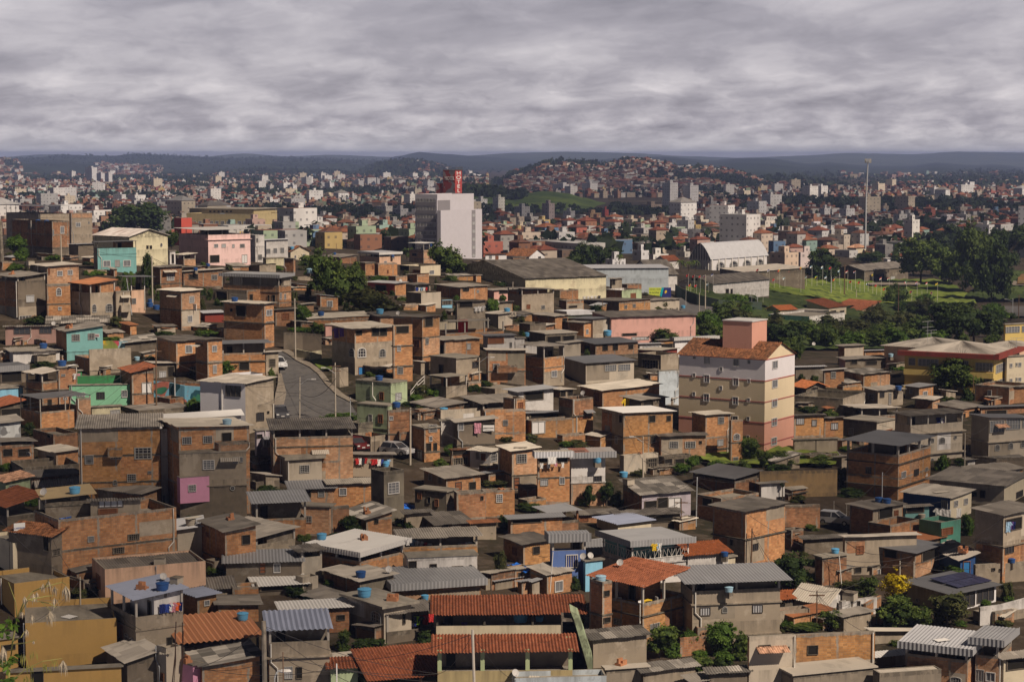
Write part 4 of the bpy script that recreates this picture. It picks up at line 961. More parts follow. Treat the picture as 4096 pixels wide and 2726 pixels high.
h_('M1',845,940,1085,1130,1290,'moss','P','stepped mossy ramp wall beside the pale green house',win=[],led=0)
h_('M1',880,1055,1210,1255,1420,'plaster','P','brown plaster wall house in the shade below the green house',win=[],led=0)
# right side
h_('M3',1068,1700,1950,455,520,'peach','H fib','rear hipped block with red roof edge behind the red banded flats',win=[],t=35,peak=.2,db=640)
FL_=h_('M3',1255,2085,2290,530,880,'yellow','H fib','yellow flats with a red band, grey hipped roof and glazed balconies',n='apartment_block',cat='apartment block',t=28,peak=.22,ov=.9,led=0,
win=[(1325,565,60,70,'t'),(1475,575,190,70,'t'),(1800,590,90,70,'t'),(1990,615,160,80,'t'),(2140,620,90,80,'t'),(1990,760,150,80,'t'),(2138,765,100,80,'t')])
flw_=h_('M3',2190,2200,2440,520,900,'cream','F','cream wing of the yellow flats with small square windows',win=[(2235,600,24,40,'w'),(2285,592,14,36,'w'),(2315,592,30,40,'w'),(2235,738,24,36,'w'),(2285,728,14,36,'w'),(2315,728,30,36,'w')],led=0,dm=1.02)
h_('M3',1970,2300,2480,440,520,'peach','H fib','grey roofed block with rounded peach walls behind the flats',win=[],peak=.2,db=760)
h_('M3',2175,2185,2440,225,380,'yellow','F','far yellow flats with a red roof band at the right edge',win=[(2250,270,130,60,'t'),(2360,265,50,60,'t')],dm=1.0,db=620,led=0)
h_('M3',645,702,880,425,600,'brick_pale','C fib','tall pinkish brick stair room with pierced side wall',win=[],rs=.06,t=58)
h_('M3',655,712,1090,545,620,'plaster_dark','C fib','house under old grey sheets below the pinkish stair room',win=[(790,565,60,50,'d'),(950,575,110,40,'d')],rs=.13,t=70,matL='salmon_pink')
h_('M3',880,890,1290,465,560,'brick','C met_pale','long low house with a light roof edge before the hipped flats',win=[],rs=.02,t=75)
h_('M3',245,255,520,625,720,'plaster_dark','T met_pale','open car shelter with white metal sheets on steel posts',yr=612,rs=.06,win=[],room=0,ph=.3,t=75)
h_('M3',508,516,700,645,800,'brick','C met_rust','brick house with one barred window under rust stained sheets',win=[(600,690,46,62,'g')],rs=.08,t=75)
h_('M3',690,880,1122,680,830,'brick','C fib_patch','brick house with patched roof of broken grey sheets',win=[(795,705,30,62,'s'),(820,760,60,40,'d')],rs=.08,lo=('plaster',1.4),t=55)
h_('M3',1122,1130,1262,690,770,'white','F','small white lit house with awning behind the patched roof',win=[(1180,700,80,20,'d')])
h_('M3',1078,1225,1290,545,610,'brick_dark','P','dark brick roof room right of the old grey sheets',win=[])
h_('M3',1275,1585,1605,612,800,'brick','P','blank orange brick wall house with plaster base left of the round tree',lo=('plaster_dark',1.9),win=[],t=12,led=0)
h_('M3',1600,1640,1812,735,840,'brick_dark','T fib','small laundry shelter with a thin white roof',yr=725,win=[],room=0,rs=.03)
h_('M3',235,350,530,800,890,'plaster_dark','G tile_orange','bright orange tiled porch beside the apartment tower',ridge='y',peak=.35,win=[(285,825,70,46,'q'),(430,830,60,60,'d')],ov=.5,t=60)
h_('M3',240,690,888,905,1075,'moss','P','mossy concrete terrace wall with two blind arches',ph=1.1,win=[(390,1030,60,50,'a'),(575,1040,60,40,'a')],t=30,matR='plaster',led=0)
h_('M3',885,1012,1242,832,985,'plaster','C fib','grey house with a blue tank and dark doorway',win=[(953,890,50,62,'g'),(1048,870,40,50,'k'),(1120,905,24,110,'Dg')],rs=.08,t=60)
h_('M3',1262,1390,1520,800,920,'plaster','C met','grey house with sunlit brick end and thin metal roof',matR='brick_clean',win=[(1443,862,42,52,'w'),(1320,840,30,40,'w')],rs=.03,t=42)
h_('M3',1350,1512,1580,915,1010,'brick','C fib','low brick house with a large grey roof and blue tank',win=[],rs=.05,t=35)
h_('M3',1560,1790,1950,1000,1090,'brick_pale','C fib_dark','house with sunlit open porch and dark sagging roof',win=[(1880,1045,60,60,'d'),(1925,1040,30,50,'d'),(1805,1060,18,40,'d')],rs=.14,t=42)
h_('M3',1950,1960,2400,985,1060,'brick_dark','C met_dark','low dark house under long slate blue sheets',win=[(2100,1030,200,40,'d')],rs=.12,t=75)
h_('M3',1900,2220,2400,800,960,'brick_dark','P','row of dark brick yards below the yellow flats',win=[(2040,860,36,70,'Dg')],t=40)
h_('M3',2195,2215,2420,800,950,'brick','C fib','brick house with grey roof at the right edge under the flats',win=[],rs=.1,t=75)
h_('M3',685,860,1190,1075,1150,'brick_dark','T fib','stained terrace under a grey roof above the shuttered grey house',yr=1010,rs=.08,win=[],room=.5,wide=1,t=60)
h_('M3',680,1000,1170,1125,1330,'plaster','F','grey house with white shutters and a red brown window',win=[(765,1205,50,66,'G'),(1095,1228,92,78,'s')],t=42,led=0,matL='moss')
h_('M3',510,518,692,1085,1290,'brick_ochre','C fib_dark','short ochre brick house with one pale shuttered window',win=[(612,1158,66,66,'P')],rs=.04,t=76)
h_('M3',235,242,512,1062,1290,'brick_ochre','C fib_dark','ochre brick house with two pale shutters beside the apartment tower',win=[(296,1112,74,62,'P'),(425,1128,46,60,'P')],rs=.04,t=77)
h_('M3',230,240,640,1285,1420,'plaster_dark','F','shaded dark retaining house under the ochre pair',win=[],t=78,led=0)
cr_=h_('M3',1165,1312,1788,1152,1500,'plaster_light','T fib_dark','beige house with arched windows, rounded corner and dark roofed terrace',yr=1060,rs=.06,win=[(1380,1288,50,40,'a'),(1501,1288,52,46,'a'),(1600,1290,54,62,'a'),(1722,1262,30,36,'o'),(1508,1482,36,60,'a'),(1613,1478,54,62,'a'),(1735,1490,22,60,'a')],t=64,lw=.35,led=2,room=.7,wide=1,rmat='plaster')
gl_=h_('M3',1868,2035,2440,1110,1470,'plaster_light','C met_dark','beige house with a glazed upper gallery at the right edge',win=[(2105,1160,132,110,'t'),(2255,1140,132,100,'t'),(2385,1120,90,100,'t'),(2108,1355,44,62,'a'),(2232,1338,44,62,'a'),(2342,1325,34,60,'a')],rs=.1,t=66,led=1,lw=.25)
h_('M3',1820,1840,2320,1465,1530,'white_old','C fib_patch','low white house with patchy roof under the glazed gallery',win=[],rs=.1,t=70,db=1580)
ob_=h_('M3',722,1200,1492,1425,1840,'brick_clean','T met_dark','three storey orange brick house with open terrace under a dark flat roof',yr=1330,rs=.03,ov=.6,win=[(926,1563,54,66,'k'),(1245,1605,42,66,'w'),(1362,1583,42,66,'k'),(1455,1555,24,40,'g')],t=35,led=2,lw=.2,room=.4,pw=.12)
h_('B3',1395,1520,1800,85,170,'brick_ochre','C fib','low ochre brick house under old grey sheets below the white house',win=[(1588,105,34,44,'p'),(1680,100,36,56,'d'),(1765,90,24,50,'g')],rs=.14,t=60)
h_('B3',1140,1672,1830,180,330,'cream','C fib_dark','cream cornered house with black windows and a dark roof',win=[(1778,238,46,46,'k'),(1456,240,44,36,'d'),(1520,240,40,60,'Dd')],rs=.06,t=32,matL='plaster_light')
fph_=h_('B3',955,1290,1438,265,420,'cream','C fib','house with a deep blue porch wall and white sheet drying',matL='deepblue',win=[(1328,306,28,46,'G'),(1398,290,28,46,'G'),(1250,310,46,60,'Dg')],rs=.1,t=42)
fpo_=h_('B3',960,972,1140,330,420,'teal','C fib','front porch with tilted grey sheets before the blue wall',win=[(1040,345,130,50,'d')],rs=.2,t=75,dm=.985)
h_('B3',578,742,952,345,560,'brick','C fib_dark','brick house with two blue tanks and a cluttered open room',win=[(830,375,100,90,'d'),(905,390,30,80,'s')],rs=.06,t=50)
h_('B3',705,866,1068,460,570,'brick','P','brick parapet terrace before the house with two tanks',win=[],t=46,ph=1.1,led=0,dm=.985)
h_('B3',1068,1225,1362,440,610,'jade','P','jade green house with a brown window and mossy top',win=[(1240,506,82,54,'s')],t=50)
h_('B3',862,1060,1240,575,640,'plaster_dark','C rust','low house under an orange rusted sheet roof',win=[],rs=.1,t=50)
h_('B3',528,545,1050,560,810,'plaster','C fib','long grey house with an orange shuttered window',win=[(650,632,54,64,'s'),(635,775,50,44,'d'),(770,790,50,40,'w')],rs=.06,t=70,led=1)
h_('B3',700,1040,1215,655,840,'brick_pale','C met_dark','pinkish brick balcony house under a slate roof with white pole',win=[(870,660,90,60,'d'),(1140,670,110,70,'d'),(1212,800,20,36,'w')],rs=.07,t=38,led=1)
h_('B3',1210,1220,1325,640,830,'brick_pale','P','sunlit brick end wall right of the slate roofed balcony',win=[(1215,790,20,40,'w')],dm=1.02)
h_('B3',1462,1668,1900,385,870,'plaster','C fib_dark','tall right edge house, grey plaster over brick with dark roof',win=[(1551,613,62,58,'s'),(1706,630,62,56,'k'),(1735,450,120,90,'d')],rs=.1,t=48,lo=('brick',3.1),led=1,lw=.15)
h_('B3',1350,1362,1465,700,850,'deepblue','C fib','dark blue shed with a steep grey lean-to roof',win=[(1405,760,50,100,'Db')],rs=.55,t=78,L=6)
h_('B3',1452,1470,1830,740,880,'plaster','P','low grey yard wall house under the tall right edge house',win=[(1594,770,24,20,'d'),(1645,775,22,22,'d')],led=0,t=75)
sol_=h_('B3',985,1296,1612,945,1080,'white','C met_dark','white house with solar panels and black glazed front',matL='plaster',win=[(1404,985,116,110,'k'),(1536,952,120,100,'k'),(1058,988,26,30,'o'),(1185,1003,40,54,'d')],rs=.08,t=52,led=0,ov=.5)
h_('B3',1450,1560,1850,1090,1160,'plaster','P','low concrete roof yard right of the solar panelled house',win=[],t=60)
h_('B3',185,415,560,1005,1120,'white_old','G fib_pale','old white cottage with pale ridged gable roof',ridge='y',peak=.5,win=[(350,1035,60,50,'s')],t=40,led=0)
h_('B3',500,525,770,1000,1110,'white_old','P','white annexe with two concrete tanks beside the old cottage',win=[(640,1035,20,90,'d')],led=0)
h_('B3',-30,20,296,1070,1190,'plaster','P','grey walled yard with two small orange tile roofs',win=[],led=0,t=70)
h_('B3',-10,30,175,985,1075,'plaster_dark','C tile_orange','short bright orange tile porch above the grey yard',win=[(80,1030,80,50,'d')],rs=.25,t=70)
h_('B3',115,150,300,960,1080,'redbrown','C tile_orange','second orange tile porch overlapping the first one',win=[(230,1000,60,50,'d')],rs=.3,t=70,dm=1.01)
h_('B2',1420,1652,1930,360,760,'brick_clean','C fib_dark','two storey orange brick house with a sunlit blank front',win=[(1718,612,44,50,'k'),(1555,580,22,44,'d')],rs=.05,t=45,led=1,lw=.15,matL='brick')
h_('B3',108,165,250,495,640,'brick_dark','P','narrow brick house with a green shutter left of the dark roofs',win=[(190,578,44,56,'s')],t=55)
h_('B3',108,118,368,320,470,'brick_dark','P','stained brick wall below the parked silver hatchback',win=[],t=80,led=0)
h_('B3',245,260,560,555,660,'plaster_dark','C fib_dark','black collapsed sheet roof near the silver hatchback',win=[],rs=.25,t=75)
h_('B3',330,385,555,690,890,'brick_dark','F','shaded brick house with a blue barrel on white poles',win=[],t=60)
h_('B2',1755,1765,1930,165,340,'white_old','C fib','small white fronted house with a black window by the yard',win=[(1908,280,56,50,'k')],rs=.1,t=70)
chh_=h_('B2',1280,1575,1750,150,260,'brick_dark','T met_dark','brick house under a big charcoal pitched roof',yr=125,rs=.16,win=[],room=.6,wide=1,t=48,post='post_dark')
chb_=h_('B2',1300,1480,1745,270,450,'brick','P','brick basement with a grey lean-to under the charcoal roof',win=[(1385,295,70,60,'d'),(1645,300,56,28,'g')],t=50)
h_('B2',785,920,1265,240,400,'lilac','C fib_patch','lilac shack beneath a heap of broken roof sheets',win=[(980,310,90,50,'d'),(1065,300,76,80,'d'),(1150,300,90,80,'Dw')],rs=.3,t=66,matL='brick')
h_('B2',440,470,750,385,440,'brick_dark','C fib_dark','low brick house with a dark ridged roof beside metal canopies',win=[(500,410,70,40,'s')],rs=.16,t=72)
h_('B2',720,760,1190,395,470,'plaster_dark','C fib_dark','wide dark ridged roof over a shaded shop front',win=[(1000,420,300,40,'d')],rs=.16,t=72)
h_('B2',-30,-10,355,415,540,'brick','C met','brick house with light metal roof left of the blue house',win=[(100,430,220,24,'d')],rs=.14,t=74)
h_('B2',175,270,470,440,520,'brick_dark','T met','higher metal canopy on red posts behind the blue house',yr=365,rs=.1,win=[],room=0,t=60,post='frame_wood')
h_('B2',-60,80,290,590,740,'brick_ochre','C fib_dark','small ochre house with one wooden window and dark roof',win=[(170,635,50,56,'d'),(20,640,30,60,'s')],rs=.08,t=55)
h_('B2',-60,20,150,775,900,'brick','P','brick yard wall topped with crumpled blue plastic',win=[(60,810,40,40,'d')],led=0)
bl_=h_('B2',268,284,522,640,900,'blue','T met','blue house with a barred white window and roofed terrace',yr=520,fas='met',fh=.8,rs=.05,win=[(424,712,84,98,'b')],t=80,room=.4,ph=.3)
ssr_=h_('B2',510,525,650,575,720,'brick_clean','C met','sunlit brick stair room right of the blue wall',win=[],rs=.04,fas='met',fh=1.6,ov=.1)
h_('B2',510,520,640,715,930,'skyblue','F','worn pale blue yard wall with white dishes',win=[],led=0)
h_('B2',600,750,985,450,530,'cream','C met_blue','cream roof room with a flat bluish metal roof',win=[],rs=.02,t=60)
bal_=h_('B2',642,850,1250,712,880,'white_old','T met','white house with a lattice balcony under a wide grey metal roof',yr=580,fas='met',fh=.6,rs=.05,ov=.5,win=[(1052,790,58,66,'a'),(1175,778,56,66,'a')],t=62,room=.6,wide=1,ph=.35,rmat='teal',led=1,lw=.15,post='post_white',pw=.06)
wsw_=h_('B2',1160,1245,1530,668,860,'white_old','C tile_orange','white side wing with an orange tiled roof and a blue tank',win=[],rs=.3,t=70,led=0)
h_('B2',1480,1500,1580,690,770,'cream','F','plain cream tank room beside the orange tiled wing',win=[],dm=1.0)
tt_=h_('B2',548,925,1228,1015,1330,'brick_ochre','T tile','brick house whose open terrace holds plastic tables under a red tiled roof',yr=880,rs=.2,ov=.3,win=[(670,1130,50,40,'d'),(745,1140,46,50,'g'),(1008,1170,66,40,'g')],t=45,ph=1.0,room=.55,rmat='brick',led=1,lw=.12)
h_('B2',548,640,706,860,1240,'brick_dark','P','black stained brick tank tower with pale blue tank marked with letters',win=[(668,940,40,44,'d'),(670,1128,50,40,'d')],t=52,dm=.97)
gh_=h_('B2',1238,1278,1895,925,1330,'plaster','T met','long taupe house with grey ridged roof, shutters and tiny arched window',yr=850,rs=.12,ov=.9,win=[(1367,1066,74,62,'P'),(1505,1055,38,46,'a'),(1738,1047,72,62,'P'),(1355,1260,60,60,'p')],t=80,L=3.9,ph=1.05,room=.7,wide=1,rmat='plaster_dark',led=2,lw=.15)
h_('B2',520,575,952,1262,1470,'plaster','C fib_patch','blank grey shed with a white edged patchwork roof',win=[],rs=.2,t=70,led=0)
h_('B2',890,930,1300,1490,1640,'plaster_dark','C fib_patch','collapsing roof of mixed grey sheets and bricks',win=[],rs=.3,t=66,led=0)
h_('B2',650,668,960,1478,1640,'concrete','F slab_pale','flat concrete roof with a round stone tank and clutter',win=[],t=75,led=0)
h_('B2',1240,1280,1500,1560,1660,'plaster','C fib','light ridged roof corner at the lower edge',win=[],rs=.3,t=60)
h_('B2',1390,1400,1665,1500,1650,'plaster_dark','C fib_patch','dark shed of upright corrugated sheets with two bright ones',win=[],rs=.35,t=78)
h_('B2',1665,1680,2005,1250,1640,'plaster_light','P','unfinished grey block with a square black opening',matL='brick',win=[(1788,1335,84,66,'d'),(1950,1328,20,24,'d')],t=78,ph=.3,led=0)
h_('B3',172,186,755,1235,1530,'plaster','P','unfinished house front with brick infill panels and metal offcuts',lo=('plaster_light',2.3),matR='brick_ochre',win=[(316,1340,76,70,'d')],t=80,ph=.3,led=0)
h_('B3',745,760,1020,1385,1470,'plaster_light','C met_white','small house under bright white ridged metal',win=[],rs=.3,t=70)
h_('B3',720,740,1040,1225,1300,'plaster','C fib_pale','thin pale roof strip behind the bright white metal',win=[],rs=.1,t=75)
mr_=h_('B3',968,1412,1470,1415,1640,'brick_pale','T met_pale','house with a large ribbed silver roof and a pink bench terrace',yr=1325,fas='met',fh=.6,rs=.1,ov=.5,win=[(1330,1550,80,40,'a')],t=28,R=4.5,room=.6,wide=1,ph=1.0)
anx_=h_('B3',1465,1630,1680,1390,1640,'brick_pale','T met','annexe with silver fascia and yellow box on its terrace',yr=1280,fas='met',fh=.6,rs=.06,ov=.5,win=[(1500,1520,60,90,'Dg'),(1575,1530,70,70,'w')],t=26,R=5,room=.5)
h_('B3',1640,1670,1900,1400,1640,'cream','C fib','right edge cottage below a brown ridged roof',win=[(1750,1440,130,80,'d')],rs=.35,t=66)
h_('B3',60,180,755,1520,1700,'concrete','F slab_pale','pale bottom roof slab strewn with sheets and covered barrels',win=[],t=70,led=0)
h_('B3',740,790,1225,1505,1700,'concrete','P slab_pale','second bottom roof slab with brick coping',win=[],t=76,led=0,ph=.2)
# bottom centre: the tiled L-shaped house
h_('B1',1180,1275,2300,1172,1290,'cream','T tile','long cream house with a balcony under a bright red tiled roof',yr=1075,rs=.28,ov=.5,win=[],t=88,L=3.4,room=.5,wide=1,rmat='plaster_dark',led=0,ph=1.1,post='post_dark')
h_('B1',1270,1285,2240,1490,1640,'khaki','T tile','lower arcade with red tiles and pale green pillars',yr=1338,rs=.2,ov=.5,win=[],t=88,L=3,room=.45,wide=1,ph=.1,dm=.985,rmat='plaster_dark',post='celery_post',pw=.16,led=0)
h_('B1',700,830,1500,1620,1720,'lime','T tile','yellow green house under a wide sweeping red tiled roof',yr=1530,rs=.34,ov=.6,t=72,win=[],L=4.6,room=.4,wide=1,ph=.1,post='frame_wood',led=0,rmat='lime')
h_('B1',520,530,720,1465,1640,'celery','C tile','short red tiled roof end with a white gutter pipe',win=[],rs=.3,t=80)
h_('B1',1810,1830,2480,1540,1700,'greyblue','P','whitish blue stained parapet at the lower edge',win=[],t=84,ph=.4,led=0,dm=.98)
# bottom middle
h_('B1',-30,0,355,418,560,'brick','T met','brick terrace with white chairs under a curved ribbed metal roof',yr=295,rs=.16,ov=.5,win=[],room=.4,t=76,wide=1,ph=1.0)
pbh_=h_('B1',230,250,552,205,330,'brick_pale','C met','brick house with a light metal roof and purple curtain',win=[(350,236,82,50,'d'),(462,234,46,52,'l')],rs=.14,t=78)
pbl_=h_('B1',290,520,552,330,545,'brick_pale','F','pinkish brick lower house with barred window',win=[(372,415,50,50,'g')],t=12,led=0)
h_('B1',500,522,852,170,330,'brick_clean','C fib_pale','orange brick house with a slanting shadow and pale roof',win=[(614,222,54,56,'w')],rs=.06,t=76)
h_('B1',520,530,660,330,540,'brick_dark','P','dark brick back wall behind the shack and bush',win=[],led=0)
h_('B1',625,780,962,415,548,'brick_pale','C fib_patch','shack of brick and plaster with buckled roof sheets',win=[(850,430,30,36,'d'),(720,440,50,40,'d')],rs=.35,t=60)
sgh_=h_('B1',1190,1346,1590,125,240,'brick_pale','C fib','brick house with two barred windows and a ribbed grey roof',win=[(1234,118,24,50,'g'),(1304,142,30,52,'g'),(1432,190,44,80,'Do'),(1530,180,50,60,'d')],rs=.14,t=55)
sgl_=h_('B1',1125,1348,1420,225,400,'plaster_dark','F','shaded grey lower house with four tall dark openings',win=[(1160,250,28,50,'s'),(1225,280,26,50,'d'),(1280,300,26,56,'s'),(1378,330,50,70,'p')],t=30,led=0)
h_('B1',1400,1420,1625,228,420,'brick_dark','P','rough brick wall house with curved parapet and black base',win=[(1600,265,20,30,'d')],t=76)
h_('B1',1595,1615,1830,215,400,'brick_clean','P','orange brick front with open shutters and a shadow wedge',win=[(1722,268,46,60,'G')],t=76)
h_('B1',1050,1062,1235,375,480,'plaster','C fib_dark','small grey hut partly under a blue tarpaulin',win=[],rs=.2,t=70)
h_('B1',1190,1280,1515,455,520,'brick_dark','C fib_dark','brick shed beneath a dark ridged roof in the hollow',win=[(1300,470,80,30,'d')],rs=.22,t=66)
h_('B1',1520,1535,1700,445,560,'plaster','C rust','little hut with a rust brown roof beside bushes',win=[],rs=.15,t=70)
wst_=h_('B1',1010,1040,1568,615,690,'brick_ochre','T fib','brick terrace hung with washing under a wavy grey roof',yr=545,rs=.14,ov=.5,win=[],t=78,room=.5,wide=1,led=0)
wsl_=h_('B1',1050,1075,1566,690,830,'white_old','F','whitewashed mouldy ground floor under the washing terrace',win=[(1095,745,60,70,'d'),(1255,755,50,50,'d'),(1425,765,80,40,'d'),(1518,750,30,36,'o')],t=78,dm=.995,ov=.1,led=0)
h_('B1',400,735,1040,715,840,'brick_clean','T met_white','brick parapet house under a big white ribbed metal roof',yr=640,fas='met_white',fh=.5,rs=.09,ov=.6,win=[],room=.3,t=40,post='post_white',pw=.07)
h_('B1',-330,0,278,600,730,'plaster','T fib','grey rough plaster terrace under two stacked grey roofs',yr=540,rs=.12,win=[],t=45,room=.7,wide=1,matL='brick')
h_('B0',1595,1600,2130,725,860,'plaster_dark','C met','dark porch with white posts and potted plants',win=[(1860,760,40,80,'Do'),(1960,760,50,70,'w')],t=82,rs=.2,L=3)
h_('B1',270,322,468,690,850,'plaster_light','T fib_dark','pale plaster house with a small roof terrace and dark sheets',yr=640,rs=.12,win=[(370,890,50,40,'q')],t=60,room=.5,wide=1)
h_('B1',280,330,440,830,950,'plaster_light','P','narrow pale house with a grille above the dark ribbed roofs',win=[(370,890,52,40,'q')],led=0)
h_('B1',-30,5,352,890,960,'plaster_dark','C met_white','low house under crooked white metal sheets',win=[(150,905,250,30,'d')],rs=.12,t=74)
h_('B1',80,480,630,990,1060,'jade','C fib_dark','low roof of dark ridged sheets with a green wall',win=[],rs=.14,t=50)
h_('B1',480,735,975,850,1010,'brick_dark','C fib','stained brown house with a pale ridge roof and a tank pillar',win=[],rs=.05,t=52,matR='plaster')
h_('B1',890,985,1590,905,1000,'brick_pale','T met','brick terrace under a broad ribbed metal roof with deep fascia',yr=870,fas='met',fh=.65,rs=.12,ov=.5,win=[],room=.4,t=72,ph=.35)
fs_=h_('B1',645,905,1100,1040,1300,'plaster_light','F slab','grey plaster house with a mossy flat slab and arched window',win=[(852,1105,70,84,'a'),(1045,1115,20,90,'d')],t=52,ov=.5,th=.2)
h_('B1',842,925,1278,1215,1300,'plaster_dark','T fib_dark','blackened concrete balcony hung with bright clothes',yr=1085,rs=.16,win=[],t=66,room=.5,ph=1.0,ox=.1,lo=('brick_pale',1.3))
bm_=h_('B1',50,92,522,1290,1640,'plaster','T met_blue','grey house with a blue ribbed metal roof and open loft',yr=1195,rs=.16,ov=.3,L=4.5,win=[(305,1500,44,90,'d'),(230,1500,60,90,'p')],t=80,ph=1.1,room=.6,wide=1,led=1,lw=.2)
h_('B1',165,190,660,1060,1240,'brick_dark','C met_white','stained brick house under narrow white strips of metal',win=[(600,1110,60,40,'d')],rs=.06,t=76)
h_('B1',515,540,930,1400,1560,'concrete','F slab_pale','flat whitish roof slab with flaking paint',win=[],t=70,led=0)
# bottom left
h_('B0',-40,40,216,150,330,'celery','C tile_pale','small yellow green house with striped awning at the left edge',win=[(98,195,64,50,'g')],t=55,rs=.2)
h_('B0',-120,50,290,400,470,'plaster_dark','T tile','dark porch covered by an old orange tiled roof',yr=320,rs=.35,win=[],t=60,room=.4,ph=.1)
oh_=h_('B0',250,412,1252,420,860,'brick','P','very wide orange brick house with small grille windows and roof clutter',win=[(642,556,46,44,'l'),(944,542,84,46,'q'),(838,636,84,46,'q')],t=76,ph=.9,led=1,lw=.05)
h_('B0',290,320,660,300,420,'plaster_dark','T canvas','tan canvas sheet roof stretched over the brick house terrace',yr=270,rs=.1,win=[],room=0,t=76,db=860,dm=1.02,gz=2.6,ph=.2,pw=.05)
h_('B0',610,640,1000,290,400,'plaster','C fib_dark','roof shack with bamboo blinds on the wide brick house',win=[(785,305,180,50,'P'),(765,365,140,50,'s')],rs=.04,t=78,db=860,dm=1.02,gz=2.6)
h_('B0',620,995,1112,235,400,'brick_pale','C fib_dark','pinkish brick attic with dark ridged sheets behind the bamboo blinds',win=[],rs=.15,t=30)
h_('B0',255,275,760,190,260,'plaster_dark','C fib','long low dark roof in front of the huge ochre house',win=[],rs=.12,t=74,L=4)
h_('B0',220,360,495,530,740,'plaster_dark','C tile_old','shaded wooden balcony under a mossy tiled awning',win=[(385,650,60,50,'q'),(330,590,40,110,'Dd')],t=30,rs=.4,dm=.97,L=5,R=1.6)
h_('B0',-60,90,222,585,830,'cream','P','plain cream block with a rusty ladder at the left edge',win=[],t=68,ph=.3,led=0)
h_('B0',-60,100,495,870,1110,'ochre','P','plain ochre yellow block behind the front yellow one',win=[],t=74,ph=.4,led=0)
yf_=h_('B0',120,178,828,1150,1490,'ochre','P','plain ochre yellow block nearest the seed pod plant',win=[],t=76,ph=.5,led=0,L=8)
h_('B0',-60,-20,130,1270,1500,'ochre','F','lower yellow side wing behind the seed pod plant',win=[(60,1320,100,40,'d')],led=0)
h_('B0',20,40,860,1500,1640,'plaster_dark','F','yellow lower floor with one black doorway and grey ledge',win=[(265,1530,90,90,'d')],t=78,matR='ochre',dm=.985,led=0)
pe_=h_('B0',655,742,1458,770,1060,'peach','P fib_dark','peach house with sunken dark ridged roof behind parapets',win=[(698,855,28,100,'s')],t=74,ph=.5,led=0,rs=.08)
tsh_=h_('B0',1425,1592,1812,500,800,'brick','C fib_dark','brick house with white poles and a torn sheet roof',win=[(1470,525,20,34,'s'),(1740,560,60,70,'d')],t=60,rs=.16,led=1)
tsp_=h_('B0',1590,1600,1735,610,700,'brick_clean','P','small sunlit brick parapet under the torn sheet roof',win=[],dm=.985,L=1.5)
bc_=h_('B0',790,960,1300,1110,1470,'plaster','T met_blue','grey house with laundry terrace under a bluish ribbed roof',yr=970,rs=.16,ov=.4,win=[(897,1255,28,76,'a'),(932,1290,26,80,'A')],t=58,room=.6,wide=1,ph=1.0,rmat='white_old',led=1)
h_('B0',1290,1396,1532,962,1145,'brick_ochre','C met_blue','ochre brick stair room at the end of the bluish roof',win=[(1462,1008,40,40,'w')],rs=.02,t=50)
h_('B0',1530,1545,1830,1030,1150,'brick','C fib_dark','low brick house with thin dark sheets and light blue tank',win=[],rs=.06,t=78)
h_('B0',1270,1285,1645,915,1000,'plaster','C fib_dark','steep black ridged roof edged with red tiles',win=[],rs=.4,t=74)
h_('B0',1635,1645,1830,900,1010,'brick_clean','P','bright brick cube carrying a white stone tank',win=[],t=78,ph=.3,led=0)
h_('B0',1180,1292,1835,1400,1480,'yellow','T tile_salmon','open hall under a striped salmon orange metal roof',yr=1280,rs=.2,ov=.4,win=[],t=78,room=.3,wide=1,ph=.1,rmat='khaki',post='post_dark')
h_('B0',1110,1175,1285,1330,1640,'plaster_light','P','narrow grey plaster tower with a dark loft opening',win=[(1180,1280,40,60,'d'),(1150,1530,30,60,'s')],t=50)
h_('B0',1280,1365,1420,1450,1640,'hotpink','F','small pink wall house under loose ridged sheets',win=[],t=40,led=0)
h_('B0',1330,1430,1840,1455,1640,'brick','C fib_patch','low brick house under loose dark ridged sheets at the lower edge',win=[],rs=.16,t=74)
h_('B0',1245,1255,1430,490,700,'plaster_light','C met_pale','low shed with a pale metal roof beside the wide brick house',win=[],rs=.18,t=80)
h_('B0',960,985,1120,1235,1330,'plaster','C awning','small yellowed awning roof squeezed between two houses',win=[],rs=.3,t=60,L=3)
h_('B0',880,900,1110,1420,1640,'plaster_dark','C fib','tilted grey plank roof in the alley by the yellow block',win=[],rs=.35,t=60,L=5)
absorb(mint_,mint2_,mint3_);absorb(wh_,whbox_);absorb(rt_,balc_,lowf_,pinkbox_);absorb(yb_,fac2_);absorb(bay_,bayp_);absorb(gr_,grl_);absorb(arh_,arp_)
absorb(st_,stb_);absorb(brd_,prc_);absorb(chh_,chb_);absorb(wst_,wsl_);absorb(FL_,flw_);absorb(pbh_,pbl_);absorb(sgh_,sgl_);absorb(bal_,wsw_);absorb(mr_,anx_)
absorb(tsh_,tsp_);absorb(bl_,ssr_);absorb(fph_,fpo_)
